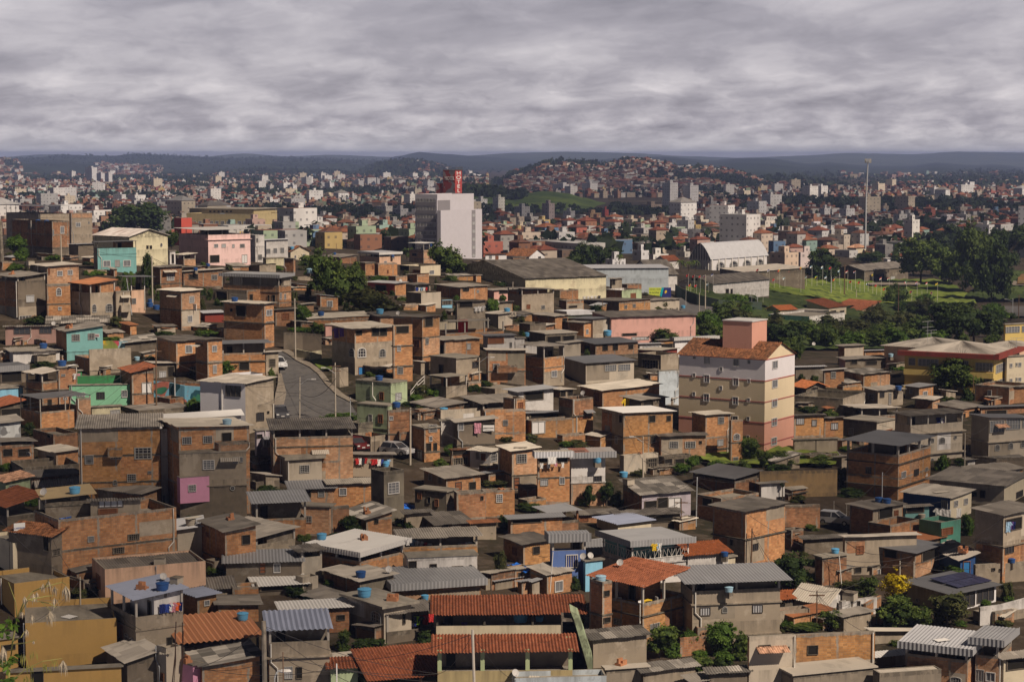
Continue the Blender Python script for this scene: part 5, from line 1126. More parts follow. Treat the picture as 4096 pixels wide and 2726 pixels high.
# ground sheet
def build_ground():
 xs=[(-1700+7500*i/150)for i in range(151)]
 ys=[3400]
 y=3400.0
 while y>634.5:
  y-=max(2.0,(y-617)*0.018)if y<2000 else 30;ys.append(max(y,634.2))
 mb=MB();n=len(xs)
 for yy in ys:
  e=(yy-HY)/F
  for xx in xs:
   s=(xx-CX)/F;Y=Dse(s,e);mb.v.append((s*Y,Y,CZ-e*Y))
 for j in range(len(ys)-1):
  for i in range(n-1):
   a=j*n+i;q=(a,a+1,a+n+1,a+n)
   mb.f.append(q);mb.uv.append([mb.v[k][:2]for k in q]);mb.m.append(0);mb.c.append(None)
 g=mb.build('ground',M['earth']);tag(g,kind='structure')
 for p in g.data.polygons:p.use_smooth=True
build_ground()
def patch(name,fr,rows,mat,up=0.25,nx=24,bump=0.0,kind='structure'):
 """sheet lying on the ground between rows of (y, x_left, x_right)"""
 R=[]
 for(y0,a0,b0),(y1,a1,b1)in zip(rows,rows[1:]):
  n=max(2,int(abs(cv(fr,0,y1)[1]-cv(fr,0,y0)[1])/6))
  for j in range(n):t=j/n;R.append((y0+(y1-y0)*t,a0+(a1-a0)*t,b0+(b1-b0)*t))
 R.append(rows[-1]);mb=MB();rr=random.Random(name)
 for(y,a,b)in R:
  for i in range(nx+1):
   x_,y_=cv(fr,a+(b-a)*i/nx,y);p=gp(x_,y_,up+rr.random()*bump)
   mb.v.append(tuple(p))
 for j in range(len(R)-1):
  for i in range(nx):
   a=j*(nx+1)+i;q=(a,a+nx+1,a+nx+2,a+1)
   mb.f.append(q);mb.uv.append([mb.v[k][:2]for k in q]);mb.m.append(0);mb.c.append(None)
 o=mb.build(name,M[mat]);tag(o,kind=kind)
 for p in o.data.polygons:p.use_smooth=True
 return o
patch('road','M1',[(1120,165,935),(1060,168,930),(960,180,860),(900,195,760),(800,225,655),(700,222,575),(640,215,500),(580,205,380),(520,150,300),(480,110,225)],'asphalt',0.3)
patch('pavement','M1',[(960,860,935),(900,745,820),(800,642,700),(700,566,625),(640,492,560),(580,372,470),(520,292,370),(480,215,300)],'pave',0.42,6)
patch('pavement','M1',[(1010,165,250),(940,170,268),(880,180,280),(800,200,260),(700,205,235)],'pave',0.42,6)
patch('verge','M1',[(660,590,700),(610,540,700),(560,470,700)],'grass',0.4,10)
patch('grass_bank','T2',[(1330,1600,2500),(1290,1600,2700),(1250,1900,2700),(1225,2100,2640)],'grass',0.6,30,0.6)
patch('grass_bank','T3',[(1440,560,1920),(1400,480,1900),(1350,200,1850),(1300,-200,1760),(1250,-220,1690),(1215,-200,1620)],'grass',0.9,40,0.8)
patch('shrub_bank','T2',[(1470,1900,3600),(1430,1800,3400),(1390,1650,3200),(1345,1580,3000),(1318,1600,2900)],'grass_shrub',0.5,40,1.0)
patch('hollow','M3',[(470,-400,1400),(380,-600,1500),(260,-700,1500),(150,-600,1500),(60,-100,1500),(20,700,1300)],'grass_shrub',0.3,40,0.6)
patch('side_road','T2',[(1545,1700,2100),(1500,1560,2000),(1470,1530,1900),(1440,1500,1640),(1380,1500,1560)],'asphalt',0.6,12)
patch('side_road','T3',[(1545,2130,2700),(1500,2100,2700),(1450,2110,2700)],'asphalt',0.6,12)
patch('dirt_path','T3',[(1285,940,1400),(1270,900,1400),(1262,1000,1380)],'pave',1.9,12)
patch('earth_slope','T3',[(1400,1800,2700),(1330,1850,2700),(1260,1980,2700),(1200,2150,2700),(1140,2250,2700)],'grass_shrub',0.8,30,1.0)
patch('dirt_path','T3',[(1280,2180,2700),(1262,2060,2700),(1240,2050,2400)],'pave',1.6,12)
patch('earth_slope','T3',[(1275,2290,2700),(1220,2300,2700),(1180,2330,2700)],'redearth',1.7,10,.5)
patch('grass_bank','B3',[(60,-400,480),(0,-500,500),(-60,-250,470)],'grass',0.5,20,0.4)
patch('vacant_yard','B3',[(480,360,620),(400,330,640),(290,230,640)],'earth',0.4,10)
# hills
HILLS={}
def hill(name,ridge,Dr,Df,mat,bump=0.05,seed=1,nt=22,nx=None,back=1.25,foot=None):
 pts=[(x*1.7385,y*1.7385)for x,y in ridge]
 xs0,xs1=pts[0][0],pts[-1][0];nx=nx or int(min(180,max(40,(xs1-xs0)/12)))
 from mathutils import noise as N
 G=[];mb=MB()
 for i in range(nx+1):
  x=xs0+(xs1-xs0)*i/nx
  for(a,ya),(b,yb)in zip(pts,pts[1:]):
   if a<=x<=b:t=(x-a)/(b-a);t=t*t*(3-2*t)*.5+t*.5;y=ya+(yb-ya)*t;break
  s,e=se(x,y);col=[]
  zr=CZ-e*Dr
  edge=min(1,min(i,nx-i)/(nx*0.08))
  for j in range(nt+1):
   t=j/nt;Y=Df+(Dr-Df)*t;X=s*Y
   zg=ground_z(X,Y)-3
   f=t**1.15
   nz=N.fractal(Vector((X/(Dr*.05)+seed*7,Y/(Dr*.05),0)),1.0,2.0,5)*(zr-zg)*bump*4*math.sin(math.pi*min(t,.97))
   z=zg+(zr-zg)*f+nz
   if j==nt:z=zr+N.noise(Vector((X/(Dr*.004),seed,0)))*Dr*0.00022
   z=min(z,CZ+(zr-CZ)*(Y/Dr)-(0 if j==nt else 0.2))if zr>CZ-40 and False else z
   col.append((X,Y,z))
  Yb=Dr*back
  col.append((s*Yb,Yb,min(ground_z(s*Yb,Yb)if Yb<39000 else CZ-70,zr)-30))
  G.append(col)
 m=nt+2
 for col in G:mb.v.extend(col)
 for i in range(nx):
  for j in range(m-1):
   q=(i*m+j,(i+1)*m+j,(i+1)*m+j+1,i*m+j+1)
   mb.f.append(q);mb.uv.append([(0,0)]*4);mb.m.append(0);mb.c.append(None)
 o=mb.build(name,M[mat]);tag(o,kind='structure')
 for p in o.data.polygons:p.use_smooth=True
 HILLS[(name,seed)]=G
 return G
hill('mountains',[(-150,366),(0,362),(100,355),(250,358),(450,362),(560,353),(660,360),(760,356),(900,361),(1080,358),(1180,352),(1300,349),(1450,352),(1570,359),(1700,363),(1850,358),(1950,352),(2100,355),(2200,349),(2356,351),(2550,357)],13500,9800,'farhill',0.06,1,back=1.1)
hill('hills',[(820,382),(870,372),(910,360),(965,350),(1020,354),(1080,358),(1130,361),(1200,367),(1300,373),(1420,380)],11500,7500,'forest',0.07,2)
hill('hills',[(1250,380),(1330,372),(1430,363),(1530,360),(1630,369),(1700,364),(1767,364),(1867,377),(1905,373),(1990,381),(2090,382),(2155,374),(2240,380),(2290,378),(2360,385),(2550,380)],9500,4700,'forest',0.10,3)
hill('hills',[(-150,372),(-20,366),(60,363),(160,357),(250,360),(310,353),(400,358),(540,364),(600,361),(700,364),(800,367),(870,369),(960,375),(1040,380),(1120,386),(1200,392),(1300,402)],9500,5200,'forest',0.09,4)
hill('hills',[(-150,352),(0,361),(25,365),(62,377),(110,388),(180,398)],6800,4300,'forest',0.05,5)
hill('hills',[(470,408),(530,396),(589,391),(640,395),(700,398),(760,396),(830,404),(900,410)],6200,5000,'forest',0.06,6)
hill('hills',[(780,412),(814,402),(864,382),(901,372),(939,370),(976,372),(1014,382),(1064,398),(1120,408)],6400,4700,'forest',0.06,7)
hill('hills',[(1690,432),(1740,419),(1767,412),(1810,410),(1870,420),(1950,430),(2040,442),(2100,450)],4600,3300,'forest',0.10,8)
hill('hills',[(1960,436),(2050,418),(2130,408),(2230,400),(2356,402),(2500,406)],5600,3500,'forest',0.08,10)
hill('hills',[(1720,412),(1780,402),(1850,396),(1930,402),(2010,408),(2100,404),(2170,396),(2260,392),(2400,398),(2550,400)],7200,4300,'forest',0.10,12)
hill('favela_hill',[(1120,425),(1178,402),(1203,395),(1253,374),(1290,371),(1323,375),(1353,376),(1390,382),(1415,375),(1440,367),(1478,368),(1515,375),(1565,386),(1628,389),(1678,397),(1728,411),(1767,425),(1805,450),(1850,462)],4200,3000,'forest',0.07,9)
hill('grass_hill',[(1040,450),(1064,432),(1120,436),(1178,447),(1215,443),(1260,440),(1303,444),(1340,454),(1390,466),(1428,478),(1470,490),(1540,500),(1600,508)],2300,1750,'hillgrass',0.06,11)
# air, sky, sun
def build_sky():
 w=bpy.data.worlds.new('World');SC.world=w;w.use_nodes=True;t=w.node_tree;t.nodes.clear()
 class W(NT):
  def __init__(s):s.t=t
 s=W();out=s.n('ShaderNodeOutputWorld');bg=s.n('ShaderNodeBackground');bg.inputs[1].default_value=1.0
 sky=s.n('ShaderNodeTexSky',sky_type='NISHITA');sky.sun_disc=False
 sky.sun_elevation=R_(SUN_EL);sky.sun_rotation=R_(SUN_AZ);sky.altitude=800;sky.dust_density=1.5
 skc=s.mix(1.0,sky.outputs[0],(0.07,0.07,0.07),'MULTIPLY')
 g=s.n('ShaderNodeTexCoord').outputs['Generated'];sep=s.n('ShaderNodeSeparateXYZ');s.l(g,sep.inputs[0])
 az=s.math('ARCTAN2',sep.outputs[0],sep.outputs[1]);el=s.math('MAXIMUM',sep.outputs[2],0.0005)
 u=s.math('DIVIDE',az,s.math('ADD',s.math('MULTIPLY',el,0.9),0.035));v=s.math('LOGARITHM',s.math('ADD',el,0.02),2.718)
 def deck(k,kv,z):
  dn=s.math('MULTIPLY',s.math('SUBTRACT',s.noise(s.vec(s.math('MULTIPLY',az,k*.8),s.math('MULTIPLY',v,kv*.7),z+4),1.0,4,0.55),0.5),1.3)
  A=s.vec(s.math('ADD',s.math('MULTIPLY',az,k),dn),s.math('ADD',s.math('MULTIPLY',v,kv),s.math('MULTIPLY',dn,0.7)),z)
  B=s.vec(s.math('MULTIPLY',az,k*.35),s.math('MULTIPLY',v,kv*.5),z+9)
  return s.math('ADD',s.math('MULTIPLY',s.noise(A,1.0,9,0.54),0.66),s.math('MULTIPLY',s.noise(B,1.0,4,0.5),0.34))
 w1=s.ramp(el,0.028,0.07);w2=s.ramp(el,0.010,0.028)
 d1,d2,d3=deck(12.5,3.5,0.7),deck(26.0,4.3,13.0),deck(54.0,4.8,27.0)
 lowm=s.math('ADD',s.math('MULTIPLY',d2,w2),s.math('MULTIPLY',d3,s.math('SUBTRACT',1.0,w2)))
 a=s.math('ADD',s.math('MULTIPLY',d1,w1),s.math('MULTIPLY',lowm,s.math('SUBTRACT',1.0,w1)))
 r=s.n('ShaderNodeValToRGB');s.l(a,r.inputs[0]);e=r.color_ramp.elements
 e[0].position=0.35;e[0].color=(0.29,0.27,0.315,1);e[1].position=0.68;e[1].color=(0.86,0.80,0.82,1)
 m=r.color_ramp.elements.new(0.46);m.color=(0.43,0.40,0.45,1);m=r.color_ramp.elements.new(0.55);m.color=(0.60,0.56,0.60,1)
 hz=s.ramp(el,0.0,0.014)
 cl=s.mix(s.math('MULTIPLY',s.math('SUBTRACT',1.0,hz),0.7),r.outputs[0],(0.62,0.59,0.62))
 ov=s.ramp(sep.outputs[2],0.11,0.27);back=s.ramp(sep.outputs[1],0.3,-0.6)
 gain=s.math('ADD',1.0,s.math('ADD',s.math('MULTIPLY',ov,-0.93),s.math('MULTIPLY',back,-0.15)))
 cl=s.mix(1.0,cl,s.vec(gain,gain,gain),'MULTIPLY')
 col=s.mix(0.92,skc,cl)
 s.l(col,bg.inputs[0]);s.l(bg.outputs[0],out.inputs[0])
SUN_EL,SUN_AZ=45.0,133.0
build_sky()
sd=bpy.data.lights.new('sun','SUN');sd.energy=5.0;sd.angle=R_(0.5);sd.color=(1.0,0.85,0.68)
so=bpy.data.objects.new('sun',sd);COL.objects.link(so)
azr=R_(SUN_AZ);dirv=Vector((math.sin(azr)*math.cos(R_(SUN_EL)),math.cos(azr)*math.cos(R_(SUN_EL)),math.sin(R_(SUN_EL))))
so.rotation_euler=dirv.to_track_quat('Z','Y').to_euler()
SC.view_settings.view_transform='Standard';SC.view_settings.look='None';SC.view_settings.gamma=1.0;SC.view_settings.exposure=-0.08
def shade_cloud(px,py,rx,ry,alt,seed,thin):  # unseen cloud added up the sun ray to shade one ground patch
 g=gp(px,py);c=g+dirv*(alt/dirv.z);mb=MB();rr=random.Random(seed);n,m=40,10;P=[]
 from mathutils import noise as N
 for j in range(m+1):
  f=math.pi*j/m;row=[]
  for i in range(n):
   a=2*math.pi*i/n;k=1+.38*N.noise(Vector((math.cos(a)*1.6,math.sin(a)*1.6,seed)))+.22*N.noise(Vector((math.cos(a)*4.5,math.sin(a)*4.5,seed+f)))+.1*N.noise(Vector((math.cos(a)*11,math.sin(a)*11,seed)))
   row.append(Vector((math.cos(a)*rx*k*math.sin(f)**.6,math.sin(a)*ry*k*math.sin(f)**.6,-math.cos(f)*min(rx,ry)*.22*(1+.5*N.noise(Vector((a*3,f*2,seed)))))))
  P.append(row)
 for j in range(m):
  for i in range(n):mb.face([P[j][i],P[j][(i+1)%n],P[j+1][(i+1)%n],P[j+1][i]])
 mt=bpy.data.materials.new('shade_cloud_scrap');mt.use_nodes=True;t=mt.node_tree;t.nodes.clear();o_=t.nodes.new('ShaderNodeOutputMaterial');mx=t.nodes.new('ShaderNodeMixShader');a_=t.nodes.new('ShaderNodeBsdfTransparent');d_=t.nodes.new('ShaderNodeBsdfDiffuse');d_.inputs[0].default_value=(.8,.8,.8,1);mx.inputs[0].default_value=thin
 t.links.new(a_.outputs[0],mx.inputs[1]);t.links.new(d_.outputs[0],mx.inputs[2]);t.links.new(mx.outputs[0],o_.inputs[0])
 o=mb.build('shade_cloud',mt,None,c);tag(o,kind='structure')
for a in[(480,2300,30,36,700,1,.24),(330,1900,24,24,760,2,.2),(3800,1960,32,30,720,3,.24),(700,880,330,420,1500,4,.26),(3150,850,420,480,1500,5,.26),(2450,760,520,620,1600,6,.22),(1750,1330,34,26,700,7,.2),(3300,1250,70,50,800,9,.15)]:shade_cloud(*a)
def build_haze(dens):
 mb=MB();mb.box(-24000,-60,-260,24000,22000,82)
 m=bpy.data.materials.new('air');m.use_nodes=True;t=m.node_tree;t.nodes.clear()
 out=t.nodes.new('ShaderNodeOutputMaterial');v=t.nodes.new('ShaderNodeVolumePrincipled')
 v.inputs['Color'].default_value=(0.44,0.55,1.0,1);v.inputs['Density'].default_value=dens;v.inputs['Anisotropy'].default_value=0.0
 t.links.new(v.outputs[0],out.inputs['Volume'])
 o=mb.build('haze',m);tag(o,kind='stuff');o['label']='thin bluish haze over the valley'
HAZE=8e-5
build_haze(HAZE)
c=SC.cycles
c.max_bounces=5;c.diffuse_bounces=2;c.glossy_bounces=2;c.transmission_bounces=2;c.volume_bounces=0;c.transparent_max_bounces=8
c.use_denoising=True;c.denoiser='OPENIMAGEDENOISE';c.caustics_reflective=False;c.caustics_refractive=False
c.sample_clamp_indirect=4.0
try:c.denoising_prefilter='ACCURATE'
except Exception:pass
# the cream apartment block
ap=house('M2',1535,2330,2596,545,1440,'apt_cream','G tile_old','five storey block banded white, cream and salmon with an orange tiled roof',n='apartment_block',cat='apartment block',t=33,ridge='y',peak=.4,ov=.25,led=0,
zones=[('apt_white',2.72),('apt_cream',8.1),('apt_salmon',30)],
win=[(1680,520,28,40,'w'),(1795,550,52,78,'p'),(2063,573,54,76,'w'),(2182,567,28,40,'w'),(1926,633,28,42,'w'),(1677,690,28,40,'w'),(1793,722,54,76,'w'),(1923,806,30,40,'w'),(2060,750,54,76,'w'),(2180,742,28,40,'w'),
(1675,862,28,40,'w'),(1790,895,54,76,'w'),(2057,925,54,76,'w'),(2178,918,28,40,'w'),(2175,1090,28,40,'w'),(2172,1262,28,40,'w'),(2055,1100,54,76,'w'),
(2418,593,50,78,'w'),(2416,768,50,78,'w'),(2413,945,50,78,'w'),(2411,1120,50,78,'w'),(2408,1297,52,78,'w')])
for i in range(5):
 z=ap['H']-2.72*i-(0.02 if i else 0.0)
 band(ap,'R',z-.14,z,-.04);band(ap,'L',z-.14,z)
cb=MB();cb.box(-2.2,-4.2,0,2.2,0,4.3);cb.build('roof_tower',M['apt_salmon'],ap['root'],(ap['R']*.5,ap['L']*.42+2,ap['H']+.2))
cb=MB();cb.box(-2.3,-4.3,0,2.3,.1,.12);cb.build('tower_cap',M['met_white'],ap['root'],(ap['R']*.5,ap['L']*.42+2,ap['H']+4.5))
band(FL_,'L',FL_['H']-.2,FL_['H']+.5,-.9,FL_['L']+.9,'redbrown','red_band',.95);band(FL_,'R',FL_['H']-.2,FL_['H']+.5,-.9,FL_['R']+.9,'redbrown','red_band',.92)
for z_ in(2.7,5.4):band(FL_,'L',FL_['H']-z_-.5,FL_['H']-z_+.35,0,FL_['L'],'yellow','balcony_band',.5)
# the hotel
ho=house('T1',1465,1668,2005,408,1060,'hotelwhite','P','tall pale hotel tower carrying a peeling red sign block',n='hotel_tower',cat='hotel',t=34,dm=1.2,win=[],led=0,ph=.6)
hb=house('T1',1668,1700,2080,557,1060,'hotelwhite','P','front block',t=34,dm=1.19,win=[],led=0,ph=.4)
absorb(ho,hb)
R,L,H=ho['R'],ho['L'],ho['H']
for i in range(8):
 zt=H-2.7-3.0*i
 f=MB();f.box(-.16,.6,zt-1.5,.05,L-.6,zt-.3);f.build('spandrel',M['hotelgrey'],ho['root'])
 for j in range(6):
  add_window(ho['root'],'G' if(i+j)%3 else 'p','L',.9+(L-1.8)*(j+.5)/6,zt+.45,(L-1.8)/6.6,1.3)
f=MB();f.box(-.12,.05,3,.05,.55,H-1.8);f.build('pier',M['hotelwhite'],ho['root'])
f=MB();f.box(.3,-.1,H-12,R*.34,.04,H-2.2);f.build('recess_panel',M['hotelgrey'],ho['root'])
hbx=None
d_=se(*cv('T1',2003,800))
hb2=[c for c in ho['root'].children if c.name.startswith('wall')][-1]
bb=[Vector(v)for v in hb2.bound_box];mx=max(v.x for v in bb);mzz=max(v.z for v in bb)
def onwall(x,z):return hb2.location+hb2.rotation_euler.to_matrix()@Vector((x,0,z))
gmb=MB();gmb.box(mx*.745,-.06,2,mx*.835,.04,mzz-.3)
g_=gmb.build('window_groove',M['hotelgrey'],ho['root'],hb2.location);g_.rotation_euler=hb2.rotation_euler
for i in range(9):
 p=onwall(mx*.79,mzz-2.2-3.0*i);o=add_window(ho['root'],'p','R',0,0,mx*.075,1.3);o.location=p+hb2.rotation_euler.to_matrix()@Vector((0,-.07,0));o.rotation_euler=hb2.rotation_euler
sg=house('T1',1722,1832,1896,185,410,'hotel_peel','F','red block sign on the hotel roof lettered HOTEL in white',n='hotel_sign',cat='sign',t=36,dm=1.215,db=1060,matR='salmon',win=[],led=0,gz=10.2,ov=.05,th=.1)
for ch in sg['root'].children:
 if ch.name.startswith('wall'):ch.data.materials[2]=M['hotel_red']
for i,cch in enumerate('HOTEL'):
 o=place('letter',text_mesh(cch,M['sign_white'],.03),sg['root'],(sg['R']*.5,-.05,sg['H']-1.2-i*(sg['H']-2)/4.9),(math.pi/2,0,0),(sg['R']*.62/.68,(sg['H']-2)/4.9*1.12,1))
o=place('lettering',text_mesh('HOTEL',M['sign_white'],.03),sg['root'],(-.05,sg['L']*.45,sg['H']-3.2),(math.pi/2,0,-math.pi/2),(1.5,2.0,1))
stp=MB();stp.box(.2,sg['L'],0,sg['R']-.2,sg['L']+3.4,sg['H']*.5);stp.build('side_step',M['hotel_peel'],sg['root'])
cr=MB()
for a in range(9):
 x=sg['R']*a/8;cr.tube([(x,-.3,sg['H']+.1),(x,-.3,sg['H']+1.0)],.05,4)
cr.box(-.3,-.4,sg['H']+1.0,sg['R']+.2,-.2,sg['H']+1.12);cr.box(-.3,-.4,sg['H']+.1,sg['R']+.2,-.2,sg['H']+.2)
cr.build('top_railing',M['post_dark'],sg['root'])
# the barrel vaulted hall
vh=house('T2',1640,1832,2345,1000,1105,'white','F','white hall with a tall barrel vault roof and arched glass end',n='vaulted_hall',cat='hall',t=62,win=[],led=0,ov=0,th=.05)
R,L,H=vh['R'],vh['L'],vh['H'];rise=150/2.3008/vh['ppm']
mb=MB();N=26
prof=[(-L*.04+L*1.08*i/N,H-.3+rise*(1-abs(2*i/N-1)**1.6))for i in range(N+1)]
for i in range(N):
 (a,za),(b,zb)=prof[i],prof[i+1]
 mb.face([(-.7,a,za),(R+.7,a,za),(R+.7,b,zb),(-.7,b,zb)],[(0,i),(R,i),(R,i+1),(0,i+1)])
mb.build('roof',M['met_pale'],vh['root'])
for x in(0.0,R):
 mb=MB();mb.face([(x,a,z-.25)for a,z in(prof if x else prof[::-1])],[(a,z)for a,z in(prof if x else prof[::-1])])
 mb.build('gable_glazing',M['glass_grey'],vh['root'])
for i in range(1,8):
 y=L*i/8;t=i/8;fm=MB();fm.box(-.25,y-.12,0,0,y+.12,H+rise*(1-abs(2*t-1)**1.6)-.6);fm.build('mullion',M['post_white'],vh['root'])
for i in range(9):
 x=R*i/8.6+.4;fm=MB();fm.box(x-.25,-.3,0,x+.25,0,H);fm.build('column',M['post_white'],vh['root'])
for i in range(4):
 w_=add_window(vh['root'],'a','R',R*(.16+.235*i),H*.42,R*.15,H*.8);w_.data=wmesh('a')[0]
# mid-distance and far buildings, one by one
def tower(fr,x0,xc,x1,yt,yb,c,label,cat='apartment building',n='apartment_building',roof=None,group=None,top=True,t=None):
 k=dict(win=[],led=0,n=n,cat=cat,ph=.6,group=group)
 if t:k['t']=t
 if x1-x0>60:k['L']=None
 k.pop('L',None)
 h=house(fr,x0,xc,x1,yt,yb,'tower',roof or 'P',label,**k)
 for ch in h['root'].children:ch.color=(*c,1)
 if top and not roof:
  w,d=h['R']*.35,h['L']*.4;mb=MB();mb.box(h['R']*.3,h['L']*.3,h['H']-.6,h['R']*.3+w,h['L']*.3+d,h['H']+2.4)
  o=mb.build('roof_room',M['tower'],h['root']);o.color=(*c,1)
 return h
M['tower']=M['tower_wall']
W1,W2,GR,BG,BK,RD,TL,PK=(.66,.65,.68),(.5,.49,.52),(.36,.35,.36),(.60,.50,.38),(.42,.2,.12),(.40,.08,.06),(.4,.58,.56),(.62,.45,.42)
